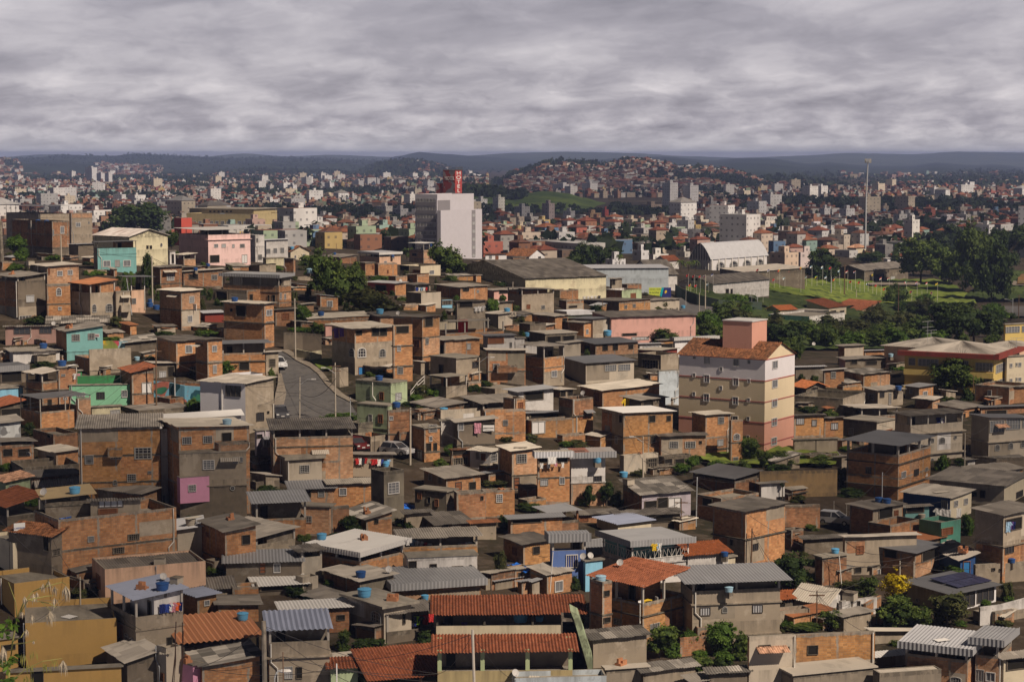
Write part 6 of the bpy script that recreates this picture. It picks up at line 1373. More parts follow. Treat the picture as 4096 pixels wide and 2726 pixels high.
TW=[
('T0',783,845,896,160,305,W1,'tallest white residential tower of the far left cluster'),('T0',890,930,968,215,312,W1,'narrow white tower between two others in the far left cluster'),('T0',965,1000,1034,212,318,W1,'pale striped tower ending the far left cluster'),
('T0',1163,1200,1245,262,308,W1,'small lone white block right of the far left cluster'),('T0',466,500,536,278,325,W1,'squat white block left of the far left cluster'),('T0',1040,1120,1160,408,505,W1,'white balconied block above the dark park trees'),
('T0',1360,1440,1478,458,545,W2,'left one of twin grey slab blocks with dark window strips'),('T0',1485,1570,1618,458,545,W2,'right one of twin grey slab blocks with dark window strips'),('T0',1645,1730,1780,420,540,(.32,.27,.23),'brown unfinished tower with beige top behind the khaki factory'),
('T0',612,650,700,385,425,W1,'low white building with a roof box among far left houses'),('T0',665,720,775,432,470,W1,'white stepped villa left of the dark park trees'),('T0',88,130,182,400,455,W1,'white house block behind the boxy tower'),
('T0',215,260,305,400,435,BG,'beige gabled block near the left edge'),('T0',1980,2130,2222,445,470,W1,'long low white factory hall with a chimney stub'),('T0',2235,2320,2400,478,520,W1,'white terraced block behind the factory roof'),
('T0',1840,1870,1895,302,345,BG,'slim cream block far beyond the factory'),('T0',1995,2030,2062,278,305,W1,'distant white block below the long hill'),('T0',1230,1270,1302,340,385,BG,'beige and white block over the dark park'),
('T1',290,340,378,320,415,W1,'white slab tower left of the two mid towers'),('T1',635,680,720,300,388,W1,'white tower in the middle of the valley skyline'),('T1',885,945,992,280,355,W1,'white stepped tower pair left of the green striped towers'),
('T1',1012,1060,1095,275,345,(.5,.52,.45),'green striped tower beside a taller white one'),('T1',1090,1115,1140,265,340,W1,'white tower touching the green striped one'),('T1',50,130,205,455,530,W1,'wide white block above the khaki factory end'),
('T1',360,420,470,440,480,W1,'low white block with dark bands left of the beige stairs block'),('T1',458,520,600,530,600,W1,'bright white apartment house with balconies in the left valley'),('T1',475,530,580,388,420,W1,'white long house under the white slab tower'),
('T1',585,680,745,410,468,BG,'beige block with red roof in the left valley'),('T1',1112,1195,1258,515,640,(.66,.63,.60),'cream tower with small windows left of the hotel'),('T1',1256,1330,1402,540,670,W2,'pale grey tower with green stripes touching the hotel'),
('T1',740,830,902,640,700,W2,'grey white building with brown panels left of the church'),('T1',1058,1100,1135,680,748,W1,'slim white house tower in the roofs left of the hotel'),('T1',655,730,775,695,752,TL,'turquoise and white block in the left valley'),
('T1',275,320,362,625,690,W1,'white house beside the khaki factory end wall'),('T1',375,480,562,755,820,(.66,.56,.5),'long beige house with many windows behind the metal clad house'),('T1',650,720,800,825,870,W2,'white low house with arches beyond the brown roofs'),
('T1',870,950,1000,775,830,BG,'tan building with a slanted roof in the valley'),('T1',1190,1225,1250,790,840,RD,'dark red block among the roofs left of the hotel'),('T1',1400,1440,1462,815,865,(.06,.14,.3),'blue painted house touching the hotel'),
('T1',2010,2070,2130,450,555,W1,'white tower right behind the hotel'),('T1',2178,2230,2290,435,580,(.7,.68,.64),'tall cream tower right of the hotel'),('T1',1910,2000,2075,225,255,W1,'very distant white slab row on the horizon'),
('T1',185,250,312,290,320,W1,'white houses with turret below the long left hill'),('T1',720,800,855,305,335,BG,'row of beige blocks between two white towers'),
('T2',1383,1455,1527,300,520,W1,'left one of the two tall white twin towers'),('T2',1570,1640,1716,325,520,W1,'right one of the two tall white twin towers'),('T2',276,340,392,490,640,(.6,.5,.5),'white tower with dark red window bands'),
('T2',372,470,565,315,400,W1,'white terraced block on the green hill crest'),('T2',642,720,787,305,400,W1,'white block with arched top right of the hill crest'),('T2',645,710,770,370,430,BG,'beige block in front of the arched white block'),
('T2',660,700,760,118,165,W1,'white building standing out on the crowded hill top'),('T2',1782,1830,1885,470,590,GR,'grey glass tower right of the twin towers'),('T2',1912,1950,1993,490,595,GR,'second grey tower with pale stripe right of the twin towers'),
('T2',1652,1740,1812,640,745,(.6,.54,.45),'cream balcony tower above the vaulted hall'),('T2',1812,1890,1968,655,770,W2,'white and grey tower above the vaulted hall'),('T2',1970,2010,2065,745,838,(.55,.5,.45),'tan block behind the vault ridge'),
('T2',2078,2150,2228,720,845,(.6,.58,.56),'light grey tower with vertical slots behind the vault'),('T2',2278,2330,2420,650,800,(.64,.58,.52),'cream stepped tower at the vault right end'),('T2',2265,2330,2400,790,860,BK,'brown fronted block below the cream stepped tower'),
('T2',740,790,842,640,705,(.55,.42,.27),'first ochre block of the long row under the green hill'),('T2',842,868,892,640,708,(.55,.42,.27),'second ochre block of the row under the green hill'),('T2',892,915,940,640,712,(.55,.42,.27),'third ochre block of the row under the green hill'),('T2',940,964,988,640,716,(.5,.34,.24),'fourth block of the row, half ochre half rose'),
('T2',988,1010,1034,640,720,(.48,.25,.2),'fifth block of the row, the first rose one'),('T2',1034,1058,1082,642,722,(.48,.25,.2),'sixth block of the row, rose with a tank'),('T2',1082,1106,1132,642,722,(.48,.25,.2),'seventh block of the row, rose brown'),('T2',1132,1170,1205,645,722,(.48,.25,.2),'last rose block of the row under the green hill'),
('T2',1180,1260,1310,690,735,(.62,.55,.3),'low yellow block right of the rose row'),('T2',1262,1330,1398,700,755,W1,'low white block with a pale green upper floor'),('T2',1370,1440,1526,745,820,W1,'white building with balconies below the dark wood'),
('T2',78,190,247,705,795,W1,'white balconied apartment house left of the red tiled roofs'),('T2',370,430,482,785,865,(.5,.56,.58),'white and pale blue block among red roofs'),('T2',740,800,866,745,810,W2,'greyish white block in front of the ochre row'),
('T2',525,570,602,735,765,(.55,.64,.58),'small mint house in front of the ochre row'),('T2',1110,1190,1260,925,1020,W1,'white modern villa with a tall chimney slab'),('T2',1225,1300,1440,960,1020,(.7,.68,.66),'cream villa wing beside the modern white villa'),
('T2',860,925,1045,1005,1090,W1,'white two storey house with a black carport'),('T2',1510,1590,1640,935,985,(.5,.48,.45),'small grey hipped house left of the vaulted hall'),('T2',935,1040,1200,900,935,(.55,.46,.36),'tan roofed church house with a square lantern'),
('T2',830,855,890,548,610,RD,'dark red slab at the foot of the green hill'),('T2',655,720,820,580,640,(.6,.4,.24),'orange and white house with tank tower below green hill'),('T2',20,90,165,520,615,W2,'grey white twin block at the foot of the green hill'),('T2',470,540,580,560,625,W1,'white stepped house below the grassy slope'),
('T2',1516,1620,1745,510,565,(.5,.26,.25),'rose parking building under the twin towers'),('T2',1185,1280,1378,500,580,(.33,.26,.22),'broad house with a brown pitched roof at the wood edge'),
('T2',2170,2210,2262,590,640,W1,'white and beige block beyond the dark trees'),('T2',2040,2080,2130,585,630,W1,'white villa with twin turrets beyond the cream tower'),('T2',1330,1400,1450,850,900,(.64,.58,.5),'cream gabled house with a red roof before the vault'),
('T3',655,720,798,540,680,W1,'big white apartment tower left of the phone mast'),('T3',785,815,845,530,650,W1,'slim white tower touching the phone mast'),('T3',478,520,572,535,670,W1,'white tower with a lower wing left of the big white tower'),
('T3',325,386,560,700,845,(.66,.62,.68),'wide lilac white block with a glass strip'),('T3',120,200,278,640,720,(.55,.48,.5),'long white block with pinkish window rows'),('T3',62,110,220,740,820,(.6,.52,.5),'white block with a brick red panel'),
('T3',770,815,855,655,800,(.045,.04,.045),'black clad tower standing by the phone mast'),('T3',1252,1328,1395,640,870,(.72,.70,.68),'white slab tower with a dark brown side wall'),('T3',1495,1640,1800,630,730,(.62,.58,.62),'broad whitish office with long window bands'),
('T3',1135,1190,1260,670,760,(.3,.29,.31),'dark grey building left of the brown sided slab'),('T3',905,960,1040,690,770,W1,'white stepped house right of the phone mast'),('T3',600,650,690,625,690,W1,'low white wing beside the big white tower'),
('T3',1470,1480,1520,580,640,(.5,.45,.38),'old church with a bell tower'),('T3',550,700,760,780,930,(.48,.42,.36),'beige building with green window bands near the mast foot'),('T3',905,1080,1180,840,935,(.3,.28,.26),'dark open framed gallery building'),
('T3',15,155,280,945,1100,(.62,.48,.38),'beige brick block with grey metal roof by the flag meadow'),('T3',270,300,440,940,1080,(.66,.56,.55),'pinkish block with a white tower beside the beige block'),('T3',120,180,280,850,910,W2,'pale grey stepped roofs behind the beige block'),
('T3',1358,1390,1418,425,460,W1,'white round fronted building on the far right plain'),('T3',1848,1875,1905,455,490,W1,'small white striped tower on the far right plain'),('T3',1575,1600,1630,440,485,(.55,.6,.5),'pale green block on the far right plain'),
('T3',1700,1780,1820,598,632,(.35,.62,.52),'mint green flat block behind the whitish office'),('T3',2240,2300,2420,640,700,(.6,.45,.2),'ochre yellow house at the right edge'),
]
for a in TW:tower(*a)
h_=house
h_('T3',560,640,760,800,840,'plaster_dark','H tile_old','brown tiled house top left of the phone mast foot',win=[],led=0,peak=.35)
h_('T3',1010,1100,1185,825,860,'plaster_dark','H tile_old','broad brown hipped roof above the open gallery',win=[],led=0,peak=.4,dm=1.05)
h_('T3',730,810,905,900,950,'cream','H tile_pale','house with overlapping straw coloured tile roofs',win=[],led=0,peak=.5)
h_('T3',1390,1460,1545,820,860,'cream','H tile','orange hipped tile house right of the white slab tower',win=[],led=0,peak=.4)
h_('T3',1430,1500,1610,775,810,'cream','H tile','bright orange tile roof behind the hipped one',win=[],led=0,peak=.4)
h_('T3',2040,2090,2175,725,760,'cream','H tile_orange','bright orange roofed house at the far right',win=[],led=0,peak=.5)
h_('T3',1110,1150,1245,975,1010,'cream','G tile','orange gabled roof peeking beside the big trees',win=[],led=0,peak=.8,ridge='x')
h_('T3',860,900,960,955,990,'cream','H tile','little orange roof among dark trees by the mast',win=[],led=0,peak=.5)
h_('T2',660,800,955,890,925,'white_old','G tile_old','long old tiled house behind the dark tree group',win=[],led=0,peak=.4,ridge='x')
h_('T2',1440,1520,1620,870,910,'white','H tile','white villa with a wide red hipped roof',win=[],led=0,peak=.45)
h_('T2',1320,1420,1535,1015,1090,'white_old','G tile','grey house with a steep red gabled roof by the palms',win=[],led=0,peak=.6,ridge='x')
h_('T2',1790,1850,1925,815,850,'cream','H tile_orange','orange roof right behind the vault ridge',win=[],led=0,peak=.5)
h_('T2',380,430,460,640,685,'cream','G tile_orange','orange roofed house below the dark red banded tower',win=[],led=0,peak=.5)
h_('T2',1260,1300,1520,1145,1260,'white_old','G fib_dark','white gabled shed with a dark grey roof left of the meadow',n='warehouse',cat='warehouse',ridge='x',peak=.45,win=[(1330,1160,14,20,'d')],led=0,t=70,L=16)
h_('T2',1535,1850,2365,1230,1335,'white_old','G fib_dark','long white club hall with two roof panes behind the flags',n='warehouse',cat='warehouse',ridge='x',peak=.32,led=0,t=40,win=[(1660,1190,16,20,'d'),(1700,1190,16,20,'d'),(1760,1195,16,20,'d'),(1980,1300,30,50,'d'),(2020,1300,20,50,'d')],lo=('plaster_dark',5.0))
h_('T3',-320,-200,340,1125,1215,'plaster_dark','C fib','low grey roofed hall with a blue painted edge',n='warehouse',cat='warehouse',win=[],rs=.1,led=0,t=75,L=24)
h_('T3',605,890,1290,1110,1230,'plaster_dark','G fib_dark','dark shaded gabled shed under the big trees',n='warehouse',cat='warehouse',ridge='x',peak=.28,win=[(1148,1195,40,70,'p'),(1000,1170,150,60,'d')],led=0,t=60)
h_('T3',1070,1100,1240,1000,1030,'white','C met_white','white tent like roof beside the big trees',win=[],rs=.15)
h_('T3',-10,112,260,1470,1530,'cream','G tile_orange','cream house with a bright orange tile roof in the green hollow',win=[(75,1480,36,40,'w')],led=0,peak=.35,ridge='x',t=58)
h_('T3',0,380,705,1530,1620,'white_old','P','long worn turquoise and white garden wall house in the hollow',matL='teal',win=[(60,1580,30,30,'s'),(160,1580,30,30,'s')],led=0,t=40)
h_('T3',185,380,560,1490,1540,'cream','C fib','open cream gallery with a flat grey roof in the hollow',win=[(320,1515,90,26,'d'),(440,1515,80,26,'d'),(240,1510,40,26,'d')],led=0,rs=.05)
h_('T3',355,560,720,1450,1530,'cream','C tile','porch house under a broad red tile slope in the hollow',win=[(600,1500,50,50,'d'),(680,1500,40,50,'d')],led=0,rs=.4,t=58,dm=1.01)
h_('T3',560,845,1030,1475,1530,'peach','C tile','peach long house with a large brown red tile roof',win=[],led=0,rs=.4,t=50,dm=1.04)
# the far city: thousands of roofs, one mass
from mathutils import noise as MN
def hbox(mb,x,y,z,w,d,h,a,wc,rc,tile,mi_w=0,mi_r=1):
 ca,sa=math.cos(a),math.sin(a)
 P=lambda u,v,q:(x+u*ca-v*sa,y+u*sa+v*ca,q)
 w/=2;d/=2;zb=z-6;zt=z+h
 c=[(-w,-d),(w,-d),(w,d),(-w,d)]
 mb.col=wc;u0=(x*7.3)%3
 for i in range(4):
  p,q=c[i],c[(i+1)%4];l=math.hypot(q[0]-p[0],q[1]-p[1])
  mb.face([P(*p,zb),P(*q,zb),P(*q,zt),P(*p,zt)],[(u0,-6),(u0+l,-6),(u0+l,h),(u0,h)],mi_w)
 mb.col=rc
 if tile:
  r=min(w,d)*.55;e=.4;w+=e;d+=e
  if w>d:A,B=P(-w+d,0,zt+r),P(w-d,0,zt+r)
  else:A,B=P(0,-d+w,zt+r),P(0,d-w,zt+r)
  q=[P(-w,-d,zt),P(w,-d,zt),P(w,d,zt),P(-w,d,zt)]
  if w>d:
   mb.face([q[0],q[1],B,A],None,mi_r);mb.face([q[1],q[2],B],None,mi_r);mb.face([q[2],q[3],A,B],None,mi_r);mb.face([q[3],q[0],A],None,mi_r)
  else:
   mb.face([q[0],q[1],A],None,mi_r);mb.face([q[1],q[2],B,A],None,mi_r);mb.face([q[2],q[3],B],None,mi_r);mb.face([q[3],q[0],A,B],None,mi_r)
 else:
  mb.face([P(*p,zt)for p in c],None,mi_r)
def colours(rr,brick_p=0.35):
 r=rr.random();v=rr.uniform(.62,.95)
 if r<brick_p:wc=rr.choice([(.33,.16,.10),(.28,.14,.09),(.37,.21,.14),(.26,.18,.14)])
 elif r<brick_p+.24:wc=rr.choice([(.72,.71,.73),(.66,.65,.66),(.6,.58,.57)])
 elif r<brick_p+.46:wc=rr.choice([(.56,.47,.36),(.5,.42,.34),(.6,.5,.42),(.45,.4,.35)])
 else:wc=rr.choice([(.3,.29,.29),(.42,.40,.39),(.55,.38,.34),(.35,.5,.46),(.62,.46,.2),(.15,.25,.42),(.48,.16,.12),(.4,.5,.36)])
 wc=tuple(c*v for c in wc)
 q=rr.random();tile=q<.38
 rc=rr.choice([(.27,.09,.055),(.24,.08,.05),(.2,.09,.06),(.33,.13,.07),(.16,.08,.06)])if tile else rr.choice([(.22,.2,.19),(.16,.15,.145),(.32,.3,.29),(.5,.49,.5),(.26,.24,.23),(.62,.61,.62),(.13,.12,.12)])
 return wc,tuple(c*.78 for c in rc),tile
def clump(mb,p,r,h,rr,n=12,dark=1.0):
 for _ in range(n):
  a=rr.random()*6.283;b=rr.uniform(-.5,1);q=rr.random()**.5
  c=Vector((p[0]+math.cos(a)*r*q*math.sqrt(max(.1,1-max(b,0)**2)),p[1]+math.sin(a)*r*q*math.sqrt(max(.1,1-max(b,0)**2)),p[2]+h*(.5+.45*b)))
  s=r*rr.uniform(.4,.62)
  n1=Vector((rr.uniform(-1,1),rr.uniform(-1,.3),rr.uniform(-.1,1))).normalized()
  t1=n1.cross(Vector((rr.uniform(-1,1),rr.uniform(-1,1),rr.uniform(-1,1)))).normalized();t2=n1.cross(t1)
  k=rr.random()*dark;mb.col=(k,k,k)
  mb.face([c+t1*s,c+t2*s*.8,c-t1*s,c-t2*s*.8])
rr=random.Random(3)
city=MB();wood=MB()
Y=760.0
while Y<5600:
 g=Y/1000
 X=-.275*Y
 while X<.275*Y:
  stepx=rr.uniform(7.5,14)*(1+.06*g);X+=stepx
  y=Y*rr.uniform(.992,1.008);s=X/y;xs=CX+s*F
  gz=ground_z(X,y);ysrc=HY+(CZ-gz)/y*F
  if y>(3300 if xs>3000 else 3050 if xs>1950 else 5400):continue
  if ysrc>1030 or(Y<930 and not 1120<xs<2700)or(1040<xs/1.7385<1560 and(1330 if xs>2000 else 1620)<y<2600):continue
  pk=MN.noise(Vector((X/330,y/420,1.7)))+.5*MN.noise(Vector((X/90,y/140,9.1)))
  far=min(1,max(0,(y-3500)/4500))
  if xs>2450 and ysrc>930 and rr.random()<.45:continue
  if pk>.10+.1*rr.random()-.25*far:
   if rr.random()<.8:clump(wood,(X,y,gz),rr.uniform(3.5,7)*(1+.1*g),rr.uniform(5,9),rr,12 if y<2600 else 7)
   continue
  if rr.random()<.17:
   clump(wood,(X,y,gz),rr.uniform(3,6),rr.uniform(5,10),rr,12 if y<2600 else 7);continue
  wc,rc,tile=colours(rr,min(.6,max(.08,.30+.5*MN.noise(Vector((X/420,y/500,4))))))
  ns=rr.choice([1,1,1,2,2,2,3]);w,d=rr.uniform(5,9.5),rr.uniform(5,9)
  q=rr.random()
  if q<.016:ns=rr.randint(4,6);w,d=rr.uniform(11,17),rr.uniform(10,14);tile=rr.random()<.2;wc=rr.choice([(.72,.71,.73),(.68,.66,.66),(.6,.52,.42),(.7,.69,.7)])
  elif q<.05:ns=2;w,d=rr.uniform(14,26),rr.uniform(9,14);tile=False
  a=rr.choice([.5,.6,.7,-.9,-1.0,.2])+rr.uniform(-.12,.12)+.5*MN.noise(Vector((X/900,y/900,0)))
  hbox(city,X,y,gz,w,d,ns*2.9+.4,a,wc,rc,tile)
  if ns>=3 or rr.random()<.25:hbox(city,X+rr.uniform(-1,1),y+1,gz+ns*2.9+.4+(0 if not tile else.5),2.6,2.6,2.2,a,wc,rc,False)
 Y*=1.0135
def hill_houses(key,n,t0,t1,x0,x1,thr,seed,scale=1.0,bp=.55):
 G=HILLS[key];r2=random.Random(seed);nx=len(G)-1
 for _ in range(n):
  fx=r2.uniform(x0,x1)*nx;t=r2.uniform(t0,t1)*(len(G[0])-2);i,j=min(int(fx),nx-1),min(int(t),len(G[0])-3);u,v=fx-i,t-j
  p=[Vector(G[a][b])for a,b in((i,j),(i+1,j),(i,j+1),(i+1,j+1))]
  q=(p[0]*(1-u)+p[1]*u)*(1-v)+(p[2]*(1-u)+p[3]*u)*v
  k=MN.noise(Vector((q.x/260,q.y/260,seed)))+.4*MN.noise(Vector((q.x/70,q.y/90,seed)))
  if k>thr:
   if r2.random()<.6:clump(wood,q,r2.uniform(5,10)*scale,r2.uniform(6,11),r2,7)
   continue
  wc,rc,tile=colours(r2,bp)
  hbox(city,q.x,q.y,q.z,r2.uniform(7,13)*scale,r2.uniform(7,12)*scale,r2.choice([3,5,6,6,9])*scale,r2.uniform(-.9,.9),wc,rc,tile and r2.random()<.5)
hill_houses(('favela_hill',9),3400,.02,.985,.06,.93,.16,5)
hill_houses(('hills',7),420,.35,.99,.25,.75,.02,6,1.0,.75)
hill_houses(('hills',5),420,.1,.95,.05,.6,.12,7,1.1)
hill_houses(('hills',4),420,.0,.5,.25,.36,.25,8,1.2)
hill_houses(('hills',4),300,.0,.12,.1,.62,.2,12,1.2)
hill_houses(('hills',10),650,.0,.45,.02,.98,.05,9,1.0,.4)
hill_houses(('hills',12),420,.05,.6,.45,.9,-.02,10,1.2,.35)
hill_houses(('hills',3),160,.05,.3,.5,.8,-.02,14,1.4,.35)
hill_houses(('hills',8),240,.0,.5,.1,.9,.0,11,1.1)
def hill_trees(key,n,t0,t1,x0,x1,seed,s=1.0,k=7,pw=1.0):
 G=HILLS[key];r2=random.Random(seed);nx=len(G)-1
 for _ in range(n):
  fx=r2.uniform(x0,x1)*nx;t=(t0+(t1-t0)*r2.random()**pw)*(len(G[0])-2);i,j=min(int(fx),nx-1),min(int(t),len(G[0])-3);u,v=fx-i,t-j
  p=[Vector(G[a][b])for a,b in((i,j),(i+1,j),(i,j+1),(i+1,j+1))]
  q=(p[0]*(1-u)+p[1]*u)*(1-v)+(p[2]*(1-u)+p[3]*u)*v
  clump(wood,q,r2.uniform(5,10)*s,r2.uniform(6,12)*s,r2,k)
hill_trees(('hills',4),1000,.3,.995,.04,.9,21,1.0,5,.6)
hill_trees(('hills',12),700,.02,.98,.04,.96,29,1.1,5)
hill_trees(('hills',10),700,.02,.98,.04,.96,30,1.1,5)
hill_trees(('favela_hill',9),500,.3,.999,.02,.98,22,1.0,6,.5)
hill_trees(('hills',6),500,.2,.99,.05,.95,23,1.3,5)
hill_trees(('hills',7),500,.1,.99,.05,.95,24,1.3,5)
hill_trees(('hills',8),500,.1,.99,.05,.95,27,1.3,5)
hill_trees(('grass_hill',11),700,.0,.7,.66,.99,25,.8,10)
hill_trees(('grass_hill',11),200,.75,.999,.0,.3,26,.7,10)
hill_trees(('grass_hill',11),150,.0,.35,.12,.66,28,.5,8)
o=city.build('far_houses',[M['city_wall'],M['city_roof']]);tag(o,'mass of small far houses filling the valley and its hills',None,None,'stuff')
o=wood.build('far_trees',M['leaf_far']);tag(o,'dark green mass of far trees between the houses',None,None,'stuff')
# trees
def crown_mesh(seed,n=46,m=52,leaf=.085,flat=1.0,shell=.55,name='crown',squash=1.0,mat='leaf'):
 r2=random.Random(seed);mb=MB()
 lobes=[(Vector((r2.uniform(-.5,.5),r2.uniform(-.5,.5),r2.uniform(-.35,.55))),r2.uniform(.38,.62))for _ in range(9)]
 for _ in range(n):
  lc,lr=r2.choice(lobes)
  d=Vector((r2.gauss(0,1),r2.gauss(0,1),r2.gauss(0.25,1))).normalized()
  c=lc+d*lr*r2.uniform(shell,1.0);c.z*=flat
  k0=r2.random();cr=r2.uniform(.10,.2)
  for _ in range(m):
   q=c+Vector((r2.gauss(0,1),r2.gauss(0,1),r2.gauss(0,.8)))*cr*.6
   s=leaf*r2.uniform(.6,1.3)
   n1=(d*.7+Vector((r2.uniform(-1,1),r2.uniform(-1,1),r2.uniform(-.4,1.2)))).normalized()
   t1=n1.cross(Vector((r2.uniform(-1,1),r2.uniform(-1,1),r2.uniform(-1,1)))).normalized();t2=n1.cross(t1)
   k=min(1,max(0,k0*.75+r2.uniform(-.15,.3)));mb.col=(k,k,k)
   mb.face([q+t1*s,q+t2*s*.55,q-t1*s,q-t2*s*.55])
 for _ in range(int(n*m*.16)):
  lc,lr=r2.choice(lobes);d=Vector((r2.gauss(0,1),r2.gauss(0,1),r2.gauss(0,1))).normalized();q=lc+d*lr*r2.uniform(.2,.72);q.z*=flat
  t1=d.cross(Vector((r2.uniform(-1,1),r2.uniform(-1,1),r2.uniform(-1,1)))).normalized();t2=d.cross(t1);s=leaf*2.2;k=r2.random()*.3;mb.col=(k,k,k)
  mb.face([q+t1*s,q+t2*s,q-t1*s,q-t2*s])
 ext=[sorted(abs(v[i])for v in mb.v)[int(len(mb.v)*.985)]for i in range(3)]
 mb.v=[(v[0]/ext[0],v[1]/ext[1],v[2]/ext[2])for v in mb.v]
 return mb.mesh(name,M[mat])
_cr={}
def crown(kind,v):
 k=(kind,v)
 if k not in _cr:
  mat={'d':'leaf_dark','b':'leaf_bright','o':'leaf_olive','m':'leaf','y':'flower_yellow','p':'leaf'}[kind[0]]
  if kind[0]=='o':_cr[k]=crown_mesh(v*13+5,60,44,.06,1,.3,mat=mat)
  elif kind[0]=='y':_cr[k]=crown_mesh(v*13+5,40,26,.06,1.2,.3,mat=mat)
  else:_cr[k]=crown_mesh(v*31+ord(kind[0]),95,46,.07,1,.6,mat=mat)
 return _cr[k]
def trunk_mesh(seed,h,r):
 r2=random.Random(seed);mb=MB()
 bend=Vector((r2.uniform(-.12,.12)*h,r2.uniform(-.12,.12)*h,0))
 top=bend+Vector((0,0,h));mb.tube([(0,0,-1.0),bend*.3+Vector((0,0,h*.35)),top],r,8,0,r*.55)
 for _ in range(5):
  a=r2.random()*6.28;st=bend*.6+Vector((0,0,h*r2.uniform(.45,.85)))
  l=h*r2.uniform(.4,.75);mid=st+Vector((math.cos(a)*l*.4,math.sin(a)*l*.4,l*.35));en=st+Vector((math.cos(a)*l*.8,math.sin(a)*l*.8,l*.9))
  mb.tube([st,mid,en],r*.4,6,0,r*.12)
 return mb.mesh('trunk',M['bark'])
def palm_crown(seed):
 r2=random.Random(seed);mb=MB()
 for i in range(17):
  a=i*2.4+r2.random();up=r2.uniform(.1,.9);d=Vector((math.cos(a),math.sin(a),0));prev=Vector((0,0,0))
  sd_=Vector((-d.y,d.x,0))
  for j in range(6):
   t=(j+1)/6;p=d*t*.95+Vector((0,0,up*t-1.15*t*t));w=.13*(1.1-t*.8)
   k=r2.random();mb.col=(k,k,k)
   mb.face([prev,p,p+sd_*w-Vector((0,0,.08)),prev+sd_*w-Vector((0,0,.06))]);mb.face([prev,prev-sd_*w-Vector((0,0,.06)),p-sd_*w-Vector((0,0,.08)),p]);prev=p
 return mb.mesh('crown',M['leaf'])
TN=[0]
def tree(fr,x,yb,yt,w,kind,label,name='tree',cat='tree',dm=1.0,group=None,hang=.08):
 sx,sy=cv(fr,x,yb);Y=D(sx,sy)*dm;p=at(sx,sy,Y);sc=cs(fr)*Y/F
 g=ground_z(p.x,p.y);h=(yb-yt)*sc;W=w*sc;TN[0]+=1
 root=empty(name,(p.x,p.y,min(g,p.z)if name=='tree' else p.z-.3),TN[0]*1.7);base=p.z-root.location.z
 tag(root,label,cat,group)
 if kind[0]=='p':
  place('trunk',trunk_mesh(TN[0],max(1,h*.8+base),.18),root);place('crown',palm_crown(TN[0]),root,(0,0,h*.85+base),(0,0,0),(W/2,)*3);return root
 lowc=.0 if(name!='tree' or kind.endswith('0'))else hang
 ch=h*(1-lowc);cz=base+h*lowc+ch/2
 place('trunk',trunk_mesh(TN[0]%7,max(.8,cz+ch*.1),max(.07,W*.028)),root)
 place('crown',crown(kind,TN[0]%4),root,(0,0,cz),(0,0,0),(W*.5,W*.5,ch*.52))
 return root
